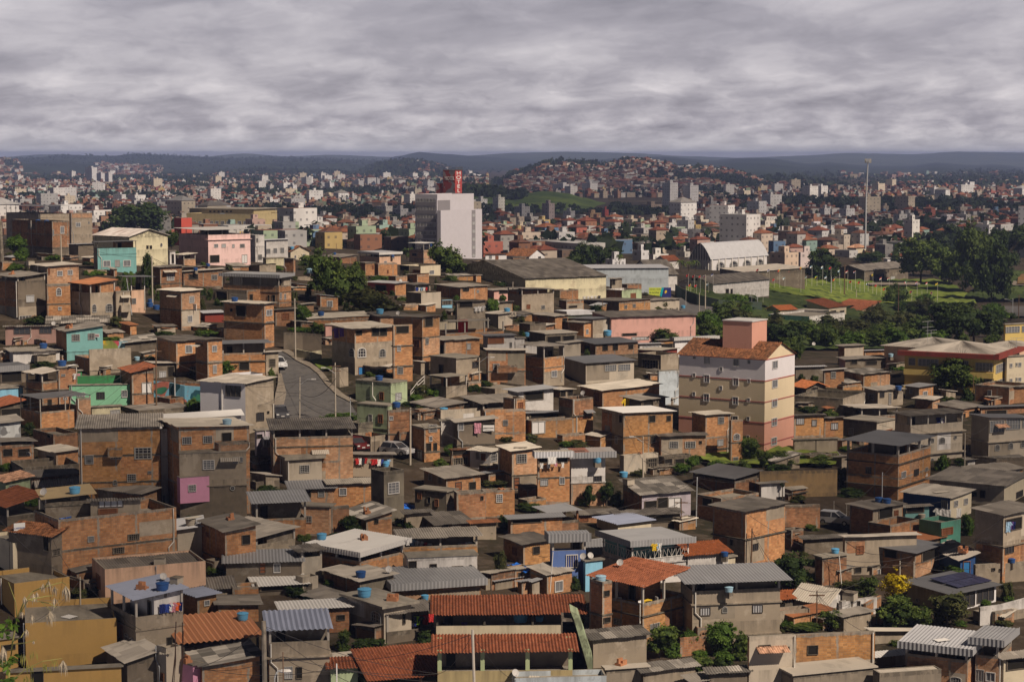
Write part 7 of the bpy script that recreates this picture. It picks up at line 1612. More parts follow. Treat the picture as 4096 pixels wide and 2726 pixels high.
TR=[
('T0',1250,800,512,500,'d','huge dark dome shaped tree behind the mouldy warehouse'),('T0',1585,950,755,150,'m','leafy tree squeezed between warehouse and pink house'),('T0',135,1000,800,200,'b','bright green tree at the left edge by the mouldy brick house'),('T0',200,1020,900,130,'b0','broad leaved bush under the left edge tree'),
('T0',1352,1290,975,95,'d0','slim dark columnar tree beside the tall light pole'),('T0',908,860,765,110,'o0','small bush between grey block and warehouse roof'),('T0',430,625,540,260,'m','green tree showing over the long terrace parapet'),
('T1',690,1420,985,380,'m','big dark mango tree above the street bend'),('T1',920,1390,1055,215,'m','right hand lobe tree leaning against the big mango'),('T1',560,1350,1120,170,'m','lower mango tree on the street side'),('T1',1120,1530,1285,540,'o0','wide feathery olive green tree over the pale flat roof'),('T1',1758,1150,888,315,'m','round tree standing in front of the hotel'),
('T1',1950,1150,1055,110,'d0','small dark shrub tree right of the hotel tree'),('T1',460,1100,972,205,'m','tree before the little cream arched house'),('T1',580,985,905,120,'o','pale flowering tree beyond the cream arched house'),('T1',190,1110,1062,110,'b0','low bush under the cream garage block'),('T1',425,1590,1435,160,'b0','bright hedge tree behind the street pole'),
('T1',1390,1010,905,110,'m','tree left of the white canopy house'),('T1',780,900,850,100,'d','small tree on the valley street'),
('T2',640,1100,868,235,'d','leftmost dark tree of the group before the villas'),('T2',785,1080,885,190,'d','middle dark tree of the group before the villas'),('T2',905,1060,903,190,'d','right dark tree of the group before the villas'),('T2',520,1115,990,150,'d','dark tree at the low end of the villa group'),
('T2',990,1110,945,90,'p','tall palm beside the white carport house'),('T2',1450,1130,1035,100,'p','low bushy palm left of the vaulted hall'),('T2',1555,1125,1000,110,'p','second palm left of the vaulted hall'),('T2',1690,1125,1005,110,'p','palm standing before the vaulted hall glass'),('T2',1625,1125,1010,90,'p','palm between two others at the vaulted hall'),
('T2',668,880,815,120,'d','dark tree amid the red roofs'),('T2',1080,900,800,290,'d','wide dark tree clump behind the tan church house'),('T2',1620,935,855,215,'b','bright spreading tree left of the vault'),('T2',340,1110,1040,160,'m0','hedge by the long warehouse corner'),('T2',185,910,862,80,'d','small dark tree behind the cream block'),('T2',380,945,900,120,'b0','flat bright hedge on a brick roof'),
('T2',1270,820,720,130,'d','dark tree under the rose row'),('T2',1030,780,715,180,'d','dark hedge trees under the ochre row'),('T2',650,760,690,110,'d','dark tree left of the grey white block'),('T2',1560,720,600,240,'d','dense dark wood tree below the rose parking building'),('T2',1400,700,590,220,'d','dense wood tree right of the green hill foot'),('T2',1600,640,545,180,'d','dark tree between twin towers and grey tower'),('T2',2060,720,650,180,'d','dark tree behind the tan block'),('T2',2240,780,650,110,'d','narrow dark trees left of the cream stepped tower'),('T2',1360,830,780,90,'d','little dark tree right of the hedge'),
('T3',505,1225,925,325,'d','round dark tree at the flag meadow edge'),('T3',930,1045,940,240,'d','dark tree behind the shaded gabled shed'),('T3',1400,1250,835,380,'m','big tree at the left of the meadow grove'),('T3',1660,1260,912,350,'m','rounded bright tree in front of the grove'),('T3',1910,1330,748,400,'m','tallest spreading tree of the grove'),('T3',2060,1400,900,320,'d','tree with a bare white based trunk at the grove right'),('T3',2130,1200,760,330,'d','dark tree behind the white based trunk'),('T3',2290,1010,715,280,'d','dark tree at the right edge behind the arched house'),('T3',1700,880,690,240,'d','tree top before the whitish office'),('T3',1520,1160,870,300,'d','shaded inner tree of the grove'),
('T3',340,905,820,240,'d','dark tree below the lilac white block'),('T3',470,930,855,110,'m','small tree right of the lilac white block'),('T3',85,890,820,110,'d','dark tree left of the pale stepped roofs'),('T3',1170,1050,930,90,'m','tree beside the orange gabled roof'),('T3',1440,640,550,280,'d','dark park trees on the far right plain'),('T3',1100,640,580,260,'d','dark park trees right of the phone mast'),('T3',1620,600,530,200,'d','dark trees behind the church'),('T3',2180,690,620,120,'m','tree left of the ochre yellow house'),
('M2',1475,385,78,335,'o','olive brown tree in front of the pink hall'),('M2',1400,420,268,300,'m0','dense green bush below the olive brown tree'),('M2',1600,415,275,260,'m0','dense bush behind the pale metal roof'),('M2',1790,390,200,190,'m0','shrub tree by the little white roofed kiosk'),('M2',2160,310,80,270,'o','yellowish tree left of the turquoise garden wall'),('M2',2060,420,200,320,'m0','shrubs behind the apartment roof tower'),
('M3',330,330,182,290,'m','bright tree before the worn garden wall'),('M3',130,430,230,320,'d0','dull green thicket right behind the apartment block'),('M3',640,310,138,320,'o','brownish leaved tree in the middle of the hollow'),('M3',800,350,175,300,'o','second brownish tree in the hollow'),('M3',520,450,250,280,'m0','light green shrub mass in the hollow'),('M3',760,460,300,200,'b0','bright banana like shrubs in the hollow'),('M3',930,450,285,260,'m0','mixed shrub mass left of the chimney house'),('M3',1150,450,265,240,'b0','bright bush by the hipped flats'),('M3',1010,280,90,320,'o0','dark scrub on the bank under the meadow'),('M3',1340,380,180,280,'m','tree left of the two big dark trees'),('M3',1600,420,48,420,'d','left one of two big dark trees above the flats'),('M3',1900,400,60,420,'d','right one of two big dark trees above the flats'),('M3',2080,340,160,230,'d','dark tree at the side road'),('M3',1250,260,120,220,'o0','olive scrub left of the dark trees'),('M3',2230,190,120,160,'m0','roadside bush behind the far yellow flats'),
('M3',160,520,398,90,'m','small round tree just right of the apartment roof'),('M3',280,545,402,105,'m','second small round tree right of the apartment roof'),('M3',1725,860,552,400,'m','rounded deep green tree in front of the yellow flats'),('M2',2205,1520,1270,230,'m','leafy tree at the foot of the salmon storeys'),('M2',1650,1590,1430,150,'b','bright green tree before the carport'),('M2',1570,1600,1500,120,'b','smaller bright tree beside it at the leaning pole'),('M2',1870,1590,1478,180,'b','bright leafy crown over the charcoal roof'),('M2',2320,1590,1380,120,'m','thin tree below the apartment corner'),('M2',2130,1590,1470,140,'m0','bush at the lower apartment corner'),
('M0',2062,700,553,190,'b','bright green tree against the orange brick house'),('M0',1775,1060,915,150,'b0','bush between blue mural and the white house'),('M1',430,225,70,150,'b0','bright shrubs beside the street pole top'),('M1',565,330,215,170,'m0','creeper bush on the street wall'),('M1',745,1135,1035,350,'b0','clipped green traffic island hedge on the street'),('M1',145,745,630,60,'m0','thin plant at the road corner house'),
('B1',680,545,395,165,'d','dark bush tree before the buckled roof shack'),('B1',570,560,510,110,'d0','low bush under the dark brick wall'),('B1',1080,530,440,90,'d0','bush below the small grey hut'),('B1',1620,545,470,130,'b0','bright weeds by the rust brown hut'),('B2',550,335,178,85,'d','left one of two slim dark trees before the brick front'),('B2',668,330,158,100,'d','right one of two slim dark trees before the brick front'),('B2',445,920,820,80,'d0','small dark conifer below the blue house'),('B2',450,1160,960,110,'d0','dark ivy bush beside the staircase'),
('B2',1048,1400,1168,235,'m','round fruit tree in front of the tiled terrace house'),('B2',1265,1370,1210,120,'b0','bright creeper left of the taupe house'),('B2',1480,1370,1140,225,'b','bright green tree before the taupe house'),('B2',1620,1400,1215,130,'m','darker bush beside the bright tree'),('B2',1310,1500,1395,190,'m0','leafy bush over the brick wall at the bottom'),('B2',1210,105,28,130,'b','light green small tree above the debris roof'),
('B3',150,900,668,275,'d','dense dark tree between brick tower and cottage'),('B3',870,1040,765,235,'y','tree covered in yellow blossom'),('B3',985,930,850,110,'y','small yellow blossoming branch tree'),('B3',920,1190,965,290,'m','rounded green tree below the yellow blossom'),('B3',1085,1190,1040,170,'m0','shrubs between two trees before the solar house'),('B3',1265,1190,955,280,'o','grey green tree in front of the solar house'),('B3',430,1200,1070,160,'m0','bush in front of the old white cottage'),('B3',1335,840,745,150,'b0','bright bush by the dark blue shed'),('B3',1070,890,835,110,'d0','dark bush behind the solar roof'),('B3',130,1190,1130,80,'b0','small bright weed on the grey yard wall'),
('B3',60,40,-50,220,'m0','scrub at the apartment garden'),('B3',300,20,-40,260,'m0','scrub on the fenced grass strip'),('B0',1320,495,400,130,'m0','green bush behind the wide brick house'),('B0',1035,1470,1310,80,'m0','vine hanging in the alley by the awning'),('B0',330,540,400,1,'m0',''),
]
for a in TR:
 if not a[6]:continue
 bush=any(w in a[6].split()for w in('bush','hedge','scrub','shrubs','shrub','weeds','weed','creeper','vine','plant','thicket'))and 'tree' not in a[6]
 tree(a[0],a[1],a[2],a[3],a[4],a[5],a[6],'bush' if bush else 'tree','bush' if bush else 'tree')
rg=random.Random(77)
for i in range(95):
 if i<60:fr,x,y='M3',rg.uniform(-620,2150),rg.uniform(110,460)
 else:fr,x,y='T3',rg.uniform(-420,1500),rg.uniform(1425,1530)+(30 if i%2 else 0)
 if fr=='M3' and-160<x<900 and y<285:continue
 if fr=='T3' and-140<x<1150:continue
 kd=rg.choice(['m0','d0','b0','o0','m0','b0']);w=rg.uniform(110,230);hgt=w*rg.uniform(.55,.85)
 tree(fr,x,y,y-hgt,w,kd,{'m':'green','d':'dark green','b':'bright green','o':'olive green'}[kd[0]]+' shrub in the thicket between the apartment block and the flag meadow','bush','bush',1.0,'shrubs of the green hollow')
# small things, set down on whatever stands there
bpy.context.view_layer.update()
DG=bpy.context.evaluated_depsgraph_get()
def root_of(o):
 while o and o.parent:o=o.parent
 return o
def cast(fr,x,y):
 d=ray(*cv(fr,x,y)).normalized();o=Vector((0,0,CZ));
 for _ in range(4):
  ok,loc,nor,_,ob,_=SC.ray_cast(DG,o,d)
  if not ok:return None
  if ob.name.startswith('haze'):o=loc+d*.05;continue
  return loc,nor,root_of(ob)
 return None
def rest(fr,x,y,back=0.9):
 """the upward surface seen at a picture point (a wall hit climbs to the top of that wall)"""
 h=cast(fr,x,y)
 if not h:return None
 loc,nor,rt=h
 if nor.z<.3:
  d=ray(*cv(fr,x,y));d=Vector((d.x,d.y,0)).normalized();p=loc+d*back
  ok,l2,n2,_,ob,_=SC.ray_cast(DG,Vector((p.x,p.y,loc.z+2.2)),Vector((0,0,-1)))
  if ok and l2.z>loc.z-3 and n2.z>.3:return l2,root_of(ob),loc.y
  return loc-d*.6,rt,loc.y
 return loc,rt,loc.y
LAB={}
def short(l,n=9):
 w=(l or 'ground').split()[:n]
 while w and w[-1]in('with','and','a','the','of','in','on','under','over','by','its','an','beside','at','into','to','two','one','wide','dark','short','pale','before','below','grey','brick','white','from','for','between','right','left','tall','blue','behind','four','that','holds','carrying','light','narrow','open','wearing','big','large','broken','bright','black','long','old','orange','red','green'):w.pop()
 return ' '.join(w)
def where(rt,n=9):
 if rt is None or 'category' not in rt:return 'the ground'
 return 'the '+short(rt['label'],n)
# water tanks
_tk={}
def tankmesh(kind):
 if kind in _tk:return _tk[kind]
 b=MB();l=MB();n=20
 b.lathe([(0,0),(.40,0),(.43,.12),(.445,.13),(.455,.30),(.47,.31),(.48,.50),(.5,.54),(.5,.57),(.47,.575)],n)
 l.lathe([(.515,.555),(.515,.60),(.46,.625),(.33,.66),(.14,.675),(.13,.70),(0,.70)],n)
 for i in range(6):
  a=i*math.pi/3;l.box(.18*math.cos(a)-.02,.18*math.sin(a)-.02,.66,.36*math.cos(a)+.02 if math.cos(a)>0 else.18*math.cos(a)+.02,.18*math.sin(a)+.03,.672)
 mat={'b':'tank_blue','l':'tank_light','p':'tank_pale','a':'asbestos'}[kind]
 _tk[kind]=(b.mesh('body',M[mat]),l.mesh('lid',M[mat]))
 return _tk[kind]
def box_tank():
 if 'x' in _tk:return _tk['x']
 b=MB();b.box(-.5,-.45,0,.5,.45,.6);l=MB();l.box(-.54,-.49,.6,.54,.49,.68)
 _tk['x']=(b.mesh('body',M['asbestos']),l.mesh('lid',M['concrete']));return _tk['x']
CN={'b':'dark blue round','l':'bright blue round','p':'pale blue round','a':'grey stone round','x':'square concrete'}
TKS=[('T0',350,655,46,'b'),('T0',430,657,48,'b'),('T0',1915,1070,40,'b'),('T0',1380,1445,66,'b'),('T0',1440,1470,70,'b'),('T0',1386,1410,60,'b'),('T0',2160,1395,66,'b'),('T0',1800,1110,44,'b'),('T0',280,1058,66,'x'),
('T1',500,1135,72,'p'),('T1',598,1525,64,'b'),('T1',1140,1505,74,'l'),('T1',1595,1055,50,'b'),('T1',1198,920,44,'b'),('T1',1258,985,34,'b'),('T1',722,965,34,'b'),('T1',1190,1040,30,'b'),('T1',333,990,44,'l'),('T1',1612,890,40,'b'),('T1',2310,1590,60,'l'),
('T2',928,1170,42,'b'),('M2',133,335,60,'l'),('M2',880,325,80,'l'),('M2',1575,75,44,'l'),('M2',785,1485,84,'l'),
('T3',188,920,28,'l'),('M3',1462,770,72,'b'),('M3',1200,825,66,'b'),('M3',1605,910,76,'b'),('M3',1130,520,50,'p'),
('M0',400,440,76,'b'),('M0',738,450,80,'b'),('M0',572,620,84,'b'),('M0',1050,305,62,'a'),('M0',905,700,84,'p'),('M0',1260,555,56,'p'),('M0',1355,540,76,'a'),('M0',2090,1140,90,'p'),('M1',45,670,96,'b'),('M1',1133,740,76,'b'),('M1',1293,980,80,'b'),('M1',1728,1015,80,'l'),('M1',1200,1510,54,'l'),
('B1',465,560,74,'l'),('B1',742,865,78,'b'),('B1',768,1018,104,'l'),('B1',1385,975,60,'l'),('B1',920,40,48,'l'),('B1',1195,975,26,'l'),
('B2',790,120,64,'l'),('B2',628,700,76,'p'),('B2',628,850,80,'p'),('B2',1535,920,64,'p'),('B2',1505,670,36,'b'),('B2',60,1130,110,'l'),('B2',195,1125,46,'l'),('B2',775,1480,90,'a'),('B2',825,165,66,'x'),
('B3',785,292,62,'b'),('B3',842,300,62,'b'),('B3',665,507,62,'b'),('B3',1065,490,62,'b'),('B3',475,690,60,'l'),('B3',1725,725,48,'b'),('B3',1088,405,54,'a'),('B3',580,985,90,'x'),
('B0',533,390,84,'l'),('B0',1150,920,98,'b'),('B0',1718,1115,86,'l'),('B0',1250,870,76,'x'),('B0',1668,870,92,'a'),('B0',1352,600,78,'a'),('B0',1132,725,84,'x')]
for(fr,x,y,w,kd)in TKS:
 r=rest(fr,x,y-2)
 if not r:continue
 p,rt,Yh=r
 dia=w*cs(fr)*p.y/F*.97
 dia=min(max(dia,.7),2.6)
 body,lid=tankmesh(kd)if kd!='x' else box_tank()
 root=empty('water_tank',p-Vector((0,0,.03)),RND.random()*3)
 place('body',body,root,scale=(dia,)*3);place('lid',lid,root,scale=(dia,)*3)
 lb=CN[kd]+' water tank on '+where(rt,9)
 tag(root,lb,'water tank','water tanks on the roofs')
 st=MB();st.box(-dia*.36,-dia*.36,-.5,dia*.36,dia*.36,.03);st.build('plinth',M['concrete'],root)
# poles and masts
PT=[]
def pole(fr,xb,yb,yt,w,mat,label,xt=None,lamp=0,arms=0,name='utility_pole',dm=1.0,Y=None,db=None):
 sx,sy=cv(fr,xb,yb)
 if Y is None:Y=D(sx,cv(fr,0,db)[1]if db else sy)*dm
 p=at(sx,sy,Y);sc=cs(fr)*Y/F;h=(yb-yt)*sc;r=max(.05,w*sc/2)
 dx=((xt if xt is not None else xb)-xb)*sc
 root=empty(name,p);tag(root,label,name.replace('_',' '))
 gzz=min(-1.2,ground_z(p.x,p.y)-p.z-.5);mb=MB();mb.tube([(dx*gzz/max(h,1),0,gzz),(dx,0,h)],r,8,0,r*.72);mb.build('shaft',M[mat],root)
 PT.append((root,p+Vector((dx,0,h-.3)),label))
 for i in range(arms):
  a=MB();a.box(dx*.9-.7,-.06,h-.5-.6*i,dx*.9+.7,.06,h-.4-.6*i);a.build('crossarm',M['wood'],root)
 if lamp:
  q=MB();L_=1.6*lamp;zt=h*.82;q.tube([(dx*.8,0,zt),(dx*.8+L_*.6,-.3,zt+.7),(dx*.8+L_,-.5,zt+.75)],.035,6);q.build('lamp_arm',M['galv'],root)
  q=MB();q.box(dx*.8+L_-.1,-.62,zt+.7,dx*.8+L_+.45,-.38,zt+.82);q.build('lamp_head',M['frame_white'],root)
 return root
POLES=[
('M1',364,545,-20,17,'pole','tall pale concrete pole at the top of the street',362,0,1),('M1',732,1130,565,15,'pole','grey pole with blue fittings beside the pale green house',733,-1,2),('M1',402,1108,700,12,'pole','slim concrete pole in the middle of the street bend',408,1,0),
('M1',1420,1480,980,20,'pole','pale square pole beside the mouldy brick tower',1424,0,1),('M1',2055,775,525,14,'pole','short pole with a lamp before the dark brick house',2055,1,1),('M1',870,1125,890,9,'galv','thin dark sign post by the traffic island',None),
('T0',566,1030,785,15,'pole','pale post with a lamp arm before the mouldy brick house',564,0,0),('T0',1405,1425,970,15,'pole','tall grey pole beside the columnar tree',None,0,0),('T0',22,1085,640,40,'concrete','thick dark concrete pillar at the left edge',10),('T0',1210,1490,1180,8,'galv','leaning white tube before the peach house',1170),
('M2',1206,1560,1245,14,'pole','leaning concrete pole before the ochre brick houses',1204,-1,1),('M2',1207,370,178,9,'wood','dark wooden pole with fittings before the pink hall',None,-1.5,2),('M2',1292,370,170,8,'wood','second dark wooden pole before the pink hall',None,0,2),('M2',832,130,0,7,'wood','thin brown pole before the long ochre house',None),('T2',8,1440,1210,9,'pole','pale pole in front of the pink green doored house',None),
('M0',1440,960,430,16,'wood','brown wooden pole left of the blue mural',1444,0,1),('M0',1610,880,710,15,'galv','grey steel tube standing before the blue mural',None),('M0',728,1560,1355,14,'galv','grey downpipe post by the small brick kitchen',None),
('B1',1545,1600,1180,26,'pole','thick pale concrete pole before the red tiled arcade',1533),('B1',62,1620,1118,46,'concrete','thick dark weathered pole at the lower edge',60),('B1',572,1600,1430,12,'post_white','short white post at the lower edge',None),('B1',192,1500,1348,9,'wood','thin wooden stick beside the street lamp',None),
('B2',1197,455,265,9,'wood','dark wooden pole below the lilac shack',None,0,1),('B2',1692,745,472,14,'wood','black wooden pole before the sunlit brick front',1697),('B2',1303,445,110,11,'galv','steel post holding the charcoal pitched roof',1308),('B2',270,915,640,9,'post_white','white pole at the corner of the blue house',290),('B2',928,128,-20,15,'pole','leaning pale pole above the lilac shack',925),
('B3',838,770,635,9,'wood','dark pole in front of the slate roofed balcony',None),('B3',932,900,705,13,'pole','wooden pole right of the yellow blossom',930,0,1),('B3',345,1165,910,11,'wood','dark pole before the old white cottage',343,0,1),('B3',1030,840,712,13,'pole','short grey pole at the sunlit brick end',None),('B3',806,292,80,10,'galv','steel mast on the roof with two blue tanks',None,0,0),('B3',520,880,668,9,'post_white','white leaning pole of the blue barrel',500),
('B3',465,400,285,7,'post_grey','fence post behind the silver hatchback',None),('B3',555,400,310,6,'post_grey','thinner fence post right of the silver hatchback',None),('B0',570,1075,815,13,'pole','greenish pole in the alley behind the peach house',572),('B2',105,410,20,1,'galv',''),
('T2',1155,1230,1140,6,'pole','thin pole by the bank billboard roof',None),('T3',702,1350,1052,12,'wood','brown wooden pole standing taller than the flags',None,0,1),('T3',812,1385,1280,9,'pole','short plain pole above the tiled houses',None),('T3',1198,1500,1245,9,'wood','pole with a small red notice box',None),('T3',2250,1520,1365,8,'galv','thin lamp post on the side road',None,-1.6),('T3',2305,1540,1330,10,'wood','roadside wooden pole at the right edge',None,0,1),('T2',1778,1472,1150,12,'pole','tall thick pole at the black fence',None),('T2',1722,1545,1310,9,'pole','slim pole on the side road bend',None),('T2',2258,1480,1345,8,'galv','lamp post beside the tiled houses',None,-1.4),('T3',580,1330,1160,9,'galv','lamp post among the flags',None,.8),
('T1',1898,1050,960,6,'wood','thin pole before the hotel front block',None),('T1',740,920,860,5,'wood','distant thin pole on the valley street',None),('M3',1888,880,695,9,'wood','thin pole beside the round green tree',None),('M3',1636,730,645,9,'pole','short post on the laundry shelter',None),('M3',1808,1560,1215,14,'pole','rusty pole at the rounded beige corner',1806),
]
for a in POLES:
 if not a[6]:continue
 fr,xb,yb,yt,w,mat,lb=a[:7]
 pole(fr,xb,yb,yt,w,mat,lb,*(a[7:]),dm=.80 if fr=='B1' and yb>=1500 else.992)
for i,(x,y,h)in enumerate([(95,1520,100),(200,1500,90),(297,1490,95),(403,1480,75),(573,1470,70)]):
 sx,sy=cv('M3',x,y);Y=D(sx,sy);p=at(sx,sy,Y);s_=h*cs('M3')*Y/F
 mb=MB();mb.tube([(0,0,-.5),(0,0,s_*.85),(-.35,-.1,s_)],.09,6);o=mb.build('fence_post',M['post_grey'],None,p);tag(o,'bent concrete fence post on the grass strip beside the apartment block','fence post','bent concrete posts beside the apartment block')
# the phone mast
sx,sy=cv('T3',896,830);Yt=900.0;p=at(sx,sy,Yt);k=cs('T3')*Yt/F
root=empty('phone_mast',p);tag(root,'tall tubular phone mast with an antenna crown','mast')
mb=MB();mb.tube([(0,0,-4),(0,0,380*k),(.6,0,725*k)],9*k,10,0,5.5*k);mb.build('shaft',M['galv'],root)
mb=MB();mb.lathe([(0,715*k),(20*k,715*k),(20*k,719*k),(0,719*k)],14,c=(.6,0));mb.build('platform',M['galv'],root)
for i in range(9):
 a=i*2*math.pi/9;x,y=.6+27*k*math.cos(a),27*k*math.sin(a)
 mb=MB();mb.box(x-3*k,y-2*k,708*k,x+3*k,y+2*k,746*k);mb.build('antenna',M['frame_grey'],root)
 mb=MB();mb.tube([(.6,0,717*k),(x,y,722*k)],1.4*k,5);mb.build('antenna_arm',M['galv'],root)
# flag poles
FLAGM={}
def flagmesh(key):
 """cloth sagging from its hoist; key = stripes"""
 if key in FLAGM:return FLAGM[key]
 kind,cols=key;mb=MB();nx,nz=8,6
 def P(i,j):
  u,v=i/nx,j/nz
  return(u*1.15,.10*math.sin(u*7+v*2),-v*.95-u*u*.62+.04*math.sin(u*9))
 mats=[M[c]for c in cols]
 for i in range(nx):
  for j in range(nz):
   if kind=='h':mi=j*len(cols)//nz
   elif kind=='v':mi=i*len(cols)//nx
   elif kind=='x':mi=0 if abs(i/nx-(j+.5)/nz)<.14 or abs(1-i/nx-(j+.5)/nz)<.14 else(1 if 2<i<6 and(j<2 or j>3)else 2)
   else:mi=0 if(i in(2,3)or j in(2,3))else 1
   mb.face([P(i,j),P(i,j+1),P(i+1,j+1),P(i+1,j)],None,mi)
 FLAGM[key]=mb.mesh('flag',mats);return FLAGM[key]
FK={'w':('h',('c_white','c_lightblue')),'rw':('h',('c_red','c_white')),'hun':('h',('c_red','c_white','c_green')),'mex':('v',('c_green','c_white','c_red')),'ned':('h',('c_red','c_white','c_blue')),'rus':('h',('c_white','c_blue','c_red')),
'jam':('x',('c_yellow','c_green','c_yellow')),'guy':('x',('c_yellow','c_red','c_green')),'nor':('+',('c_navy','c_red')),'red':('h',('c_red',)),'yel':('v',('c_yellow','c_red')),'blu':('h',('c_blue','c_white')),'lb':('h',('c_lightblue','c_white')),'col':('h',('c_yellow','c_blue','c_red')),'grn':('h',('c_green','c_yellow'))}
FN={'w':'white and pale blue flag','rw':'red over white flag','hun':'red, white and green flag','mex':'green, white and red flag','ned':'red, white and blue flag','rus':'white, blue and red flag','jam':'green flag with a yellow cross','guy':'green flag with red and yellow triangles','nor':'red flag with a dark cross','red':'plain red flag','yel':'yellow and red flag','blu':'blue over white flag','lb':'light blue flag','col':'yellow, blue and red flag','grn':'green and yellow flag','':'no flag'}
FP=[('T2',1600,1440,1240,''),('T2',1645,1335,1230,'yel'),('T2',1622,1330,1140,'red'),('T2',1678,1330,1148,'red'),('T2',1697,1335,1235,'red'),('T2',1732,1335,1150,'red'),('T2',1781,1340,1145,'rus'),('T2',1808,1335,1220,'w'),('T2',1850,1330,1135,'blu'),('T2',1886,1330,1225,'grn'),('T2',1928,1315,1140,''),('T2',1963,1320,1225,'yel'),('T2',2005,1315,1135,'red'),('T2',2078,1318,1125,'hun'),('T2',2125,1312,1200,'col'),('T2',2173,1310,1115,'nor'),('T2',2219,1300,1185,'hun'),('T2',2266,1330,1090,'red'),('T2',2206,1450,1255,''),('T2',2310,1430,1210,''),
('T3',10,1290,1095,'blu'),('T3',57,1290,1180,'red'),('T3',107,1290,1095,'yel'),('T3',155,1285,1168,'lb'),('T3',204,1285,1095,'red'),('T3',251,1282,1165,'col'),('T3',302,1345,1072,'yel'),('T3',352,1275,1160,'lb'),('T3',403,1272,1062,'lb'),('T3',450,1272,1152,'grn'),('T3',502,1272,1065,'w'),('T3',538,1262,1158,'lb'),('T3',577,1325,1072,'red'),('T3',614,1310,1180,'yel'),('T3',656,1262,1098,'w'),('T3',669,1348,1195,''),('T3',732,1312,1105,'rw'),('T3',767,1312,1198,'red'),('T3',803,1308,1108,'ned'),('T3',845,1325,1205,'red'),('T3',886,1330,1115,''),('T3',921,1332,1218,'w'),('T3',963,1348,1135,'guy'),('T3',998,1358,1235,'red'),('T3',1040,1362,1168,'rw'),('T3',1077,1382,1265,'red'),('T3',1113,1392,1172,'hun'),('T3',1154,1392,1268,'blu'),('T3',1232,1418,1282,'yel'),('T3',1272,1422,1202,'mex'),('T3',1322,1424,1290,'nor'),('T3',1370,1428,1208,'ned'),('T3',1414,1428,1290,''),('T3',1462,1438,1212,'rw'),('T3',1506,1438,1300,'nor'),('T3',1558,1422,1218,'jam')]
seen={}
for fr,x,yb,yt,fk in FP:
 sx,sy=cv(fr,x,yb);Y=D(sx,sy)*.995;p=at(sx,sy,Y);s_=cs(fr)*Y/F;h=(yb-yt)*s_
 root=empty('flag_pole',p)
 mb=MB();mb.tube([(0,0,-.8),(0,0,h)],1.6*s_,6,0,1.0*s_);mb.build('shaft',M['post_white'],root)
 ln='tall' if h>7.5 else 'short'
 if fk:place('flag',flagmesh(FK[fk]),root,(0,0,h-.05),(0,0,R_(180+RND.uniform(-30,40))),(18*s_,)*3)
 tag(root,f"{ln} white flag pole flying a {FN[fk]} over the meadow" if fk else f"{ln} bare white flag pole at the meadow edge",'flag pole','flag poles along the meadow')
# satellite dishes and aerials
dm_=MB()
dm_.lathe([(0,0),(.2,.015),(.36,.05),(.5,.11),(.49,.12),(.35,.06),(0,.015)],16)
DISH=dm_.mesh('dish',M['dish'])
arm_=MB();arm_.tube([(0,-.45,.1),(0,-.1,.55)],.02,5);ARM=arm_.mesh('feed_arm',M['galv'])
for(fr,x,y,w)in[('M0',1885,325,26),('M0',1938,330,30),('M0',310,690,46),('M0',1460,870,34),('M0',495,235,40),('B0',315,350,56),('B2',505,705,24),('B2',552,700,28),('B2',765,870,34),('B1',940,915,50),('M3',1880,330,40),('M2',655,880,46),('T0',90,790,30),('B3',1113,100,22),('B0',1155,850,26),('T1',2225,1415,26),('M1',1310,195,26),('M3',420,420,34),('B2',20,1535,50),('T1',1330,1245,24)]:
 r=rest(fr,x,y,.3)
 if not r:continue
 p,rt,_=r;dia=max(.6,min(1.8,w*cs(fr)*p.y/F))
 root=empty('satellite_dish',p,RND.uniform(-.8,.8));tag(root,'round grey satellite dish on '+where(rt,9),'satellite dish','satellite dishes on the roofs')
 mb=MB();mb.tube([(0,0,-.2),(0,0,dia*.6)],.035,6);mb.build('mast',M['galv'],root)
 place('dish',DISH,root,(0,-.06,dia*.62),(R_(62),0,0),(dia,)*3)
 place('feed_arm',ARM,root,(0,-.06,dia*.62),(R_(62),0,0),(dia,)*3)
for(fr,x,yb,yt)in[('M3',1940,350,225),('M3',1500,370,275),('M3',1468,380,190),('T1',180,620,540),('T0',2210,545,485),('B3',1085,95,20),('M3',2285,440,350),('M0',935,690,600),('B1',985,260,180)]:
 r=rest(fr,x,yb,.3)
 if not r:continue
 p,rt,_=r
 if rt is None or 'category' not in rt:continue
 h=(yb-yt)*cs(fr)*p.y/F
 root=empty('aerial',p,RND.uniform(-.5,.5));tag(root,'thin metal television aerial on '+where(rt,9),'aerial','television aerials on the roofs')
 mb=MB();mb.tube([(0,0,-.2),(0,0,h)],.03,5);mb.build('mast',M['galv'],root)
 for j,z in enumerate((h*.98,h*.7)):
  mb=MB();mb.tube([(-1.0,0,z),(1.0,0,z+.12)],.025,4)
  for q in range(7):mb.tube([(-.9+q*.3,-.45+q*.03,z+.02*q),(-.9+q*.3,.45-q*.03,z+.02*q)],.015,4)
  mb.build('aerial_boom',M['galv'],root)
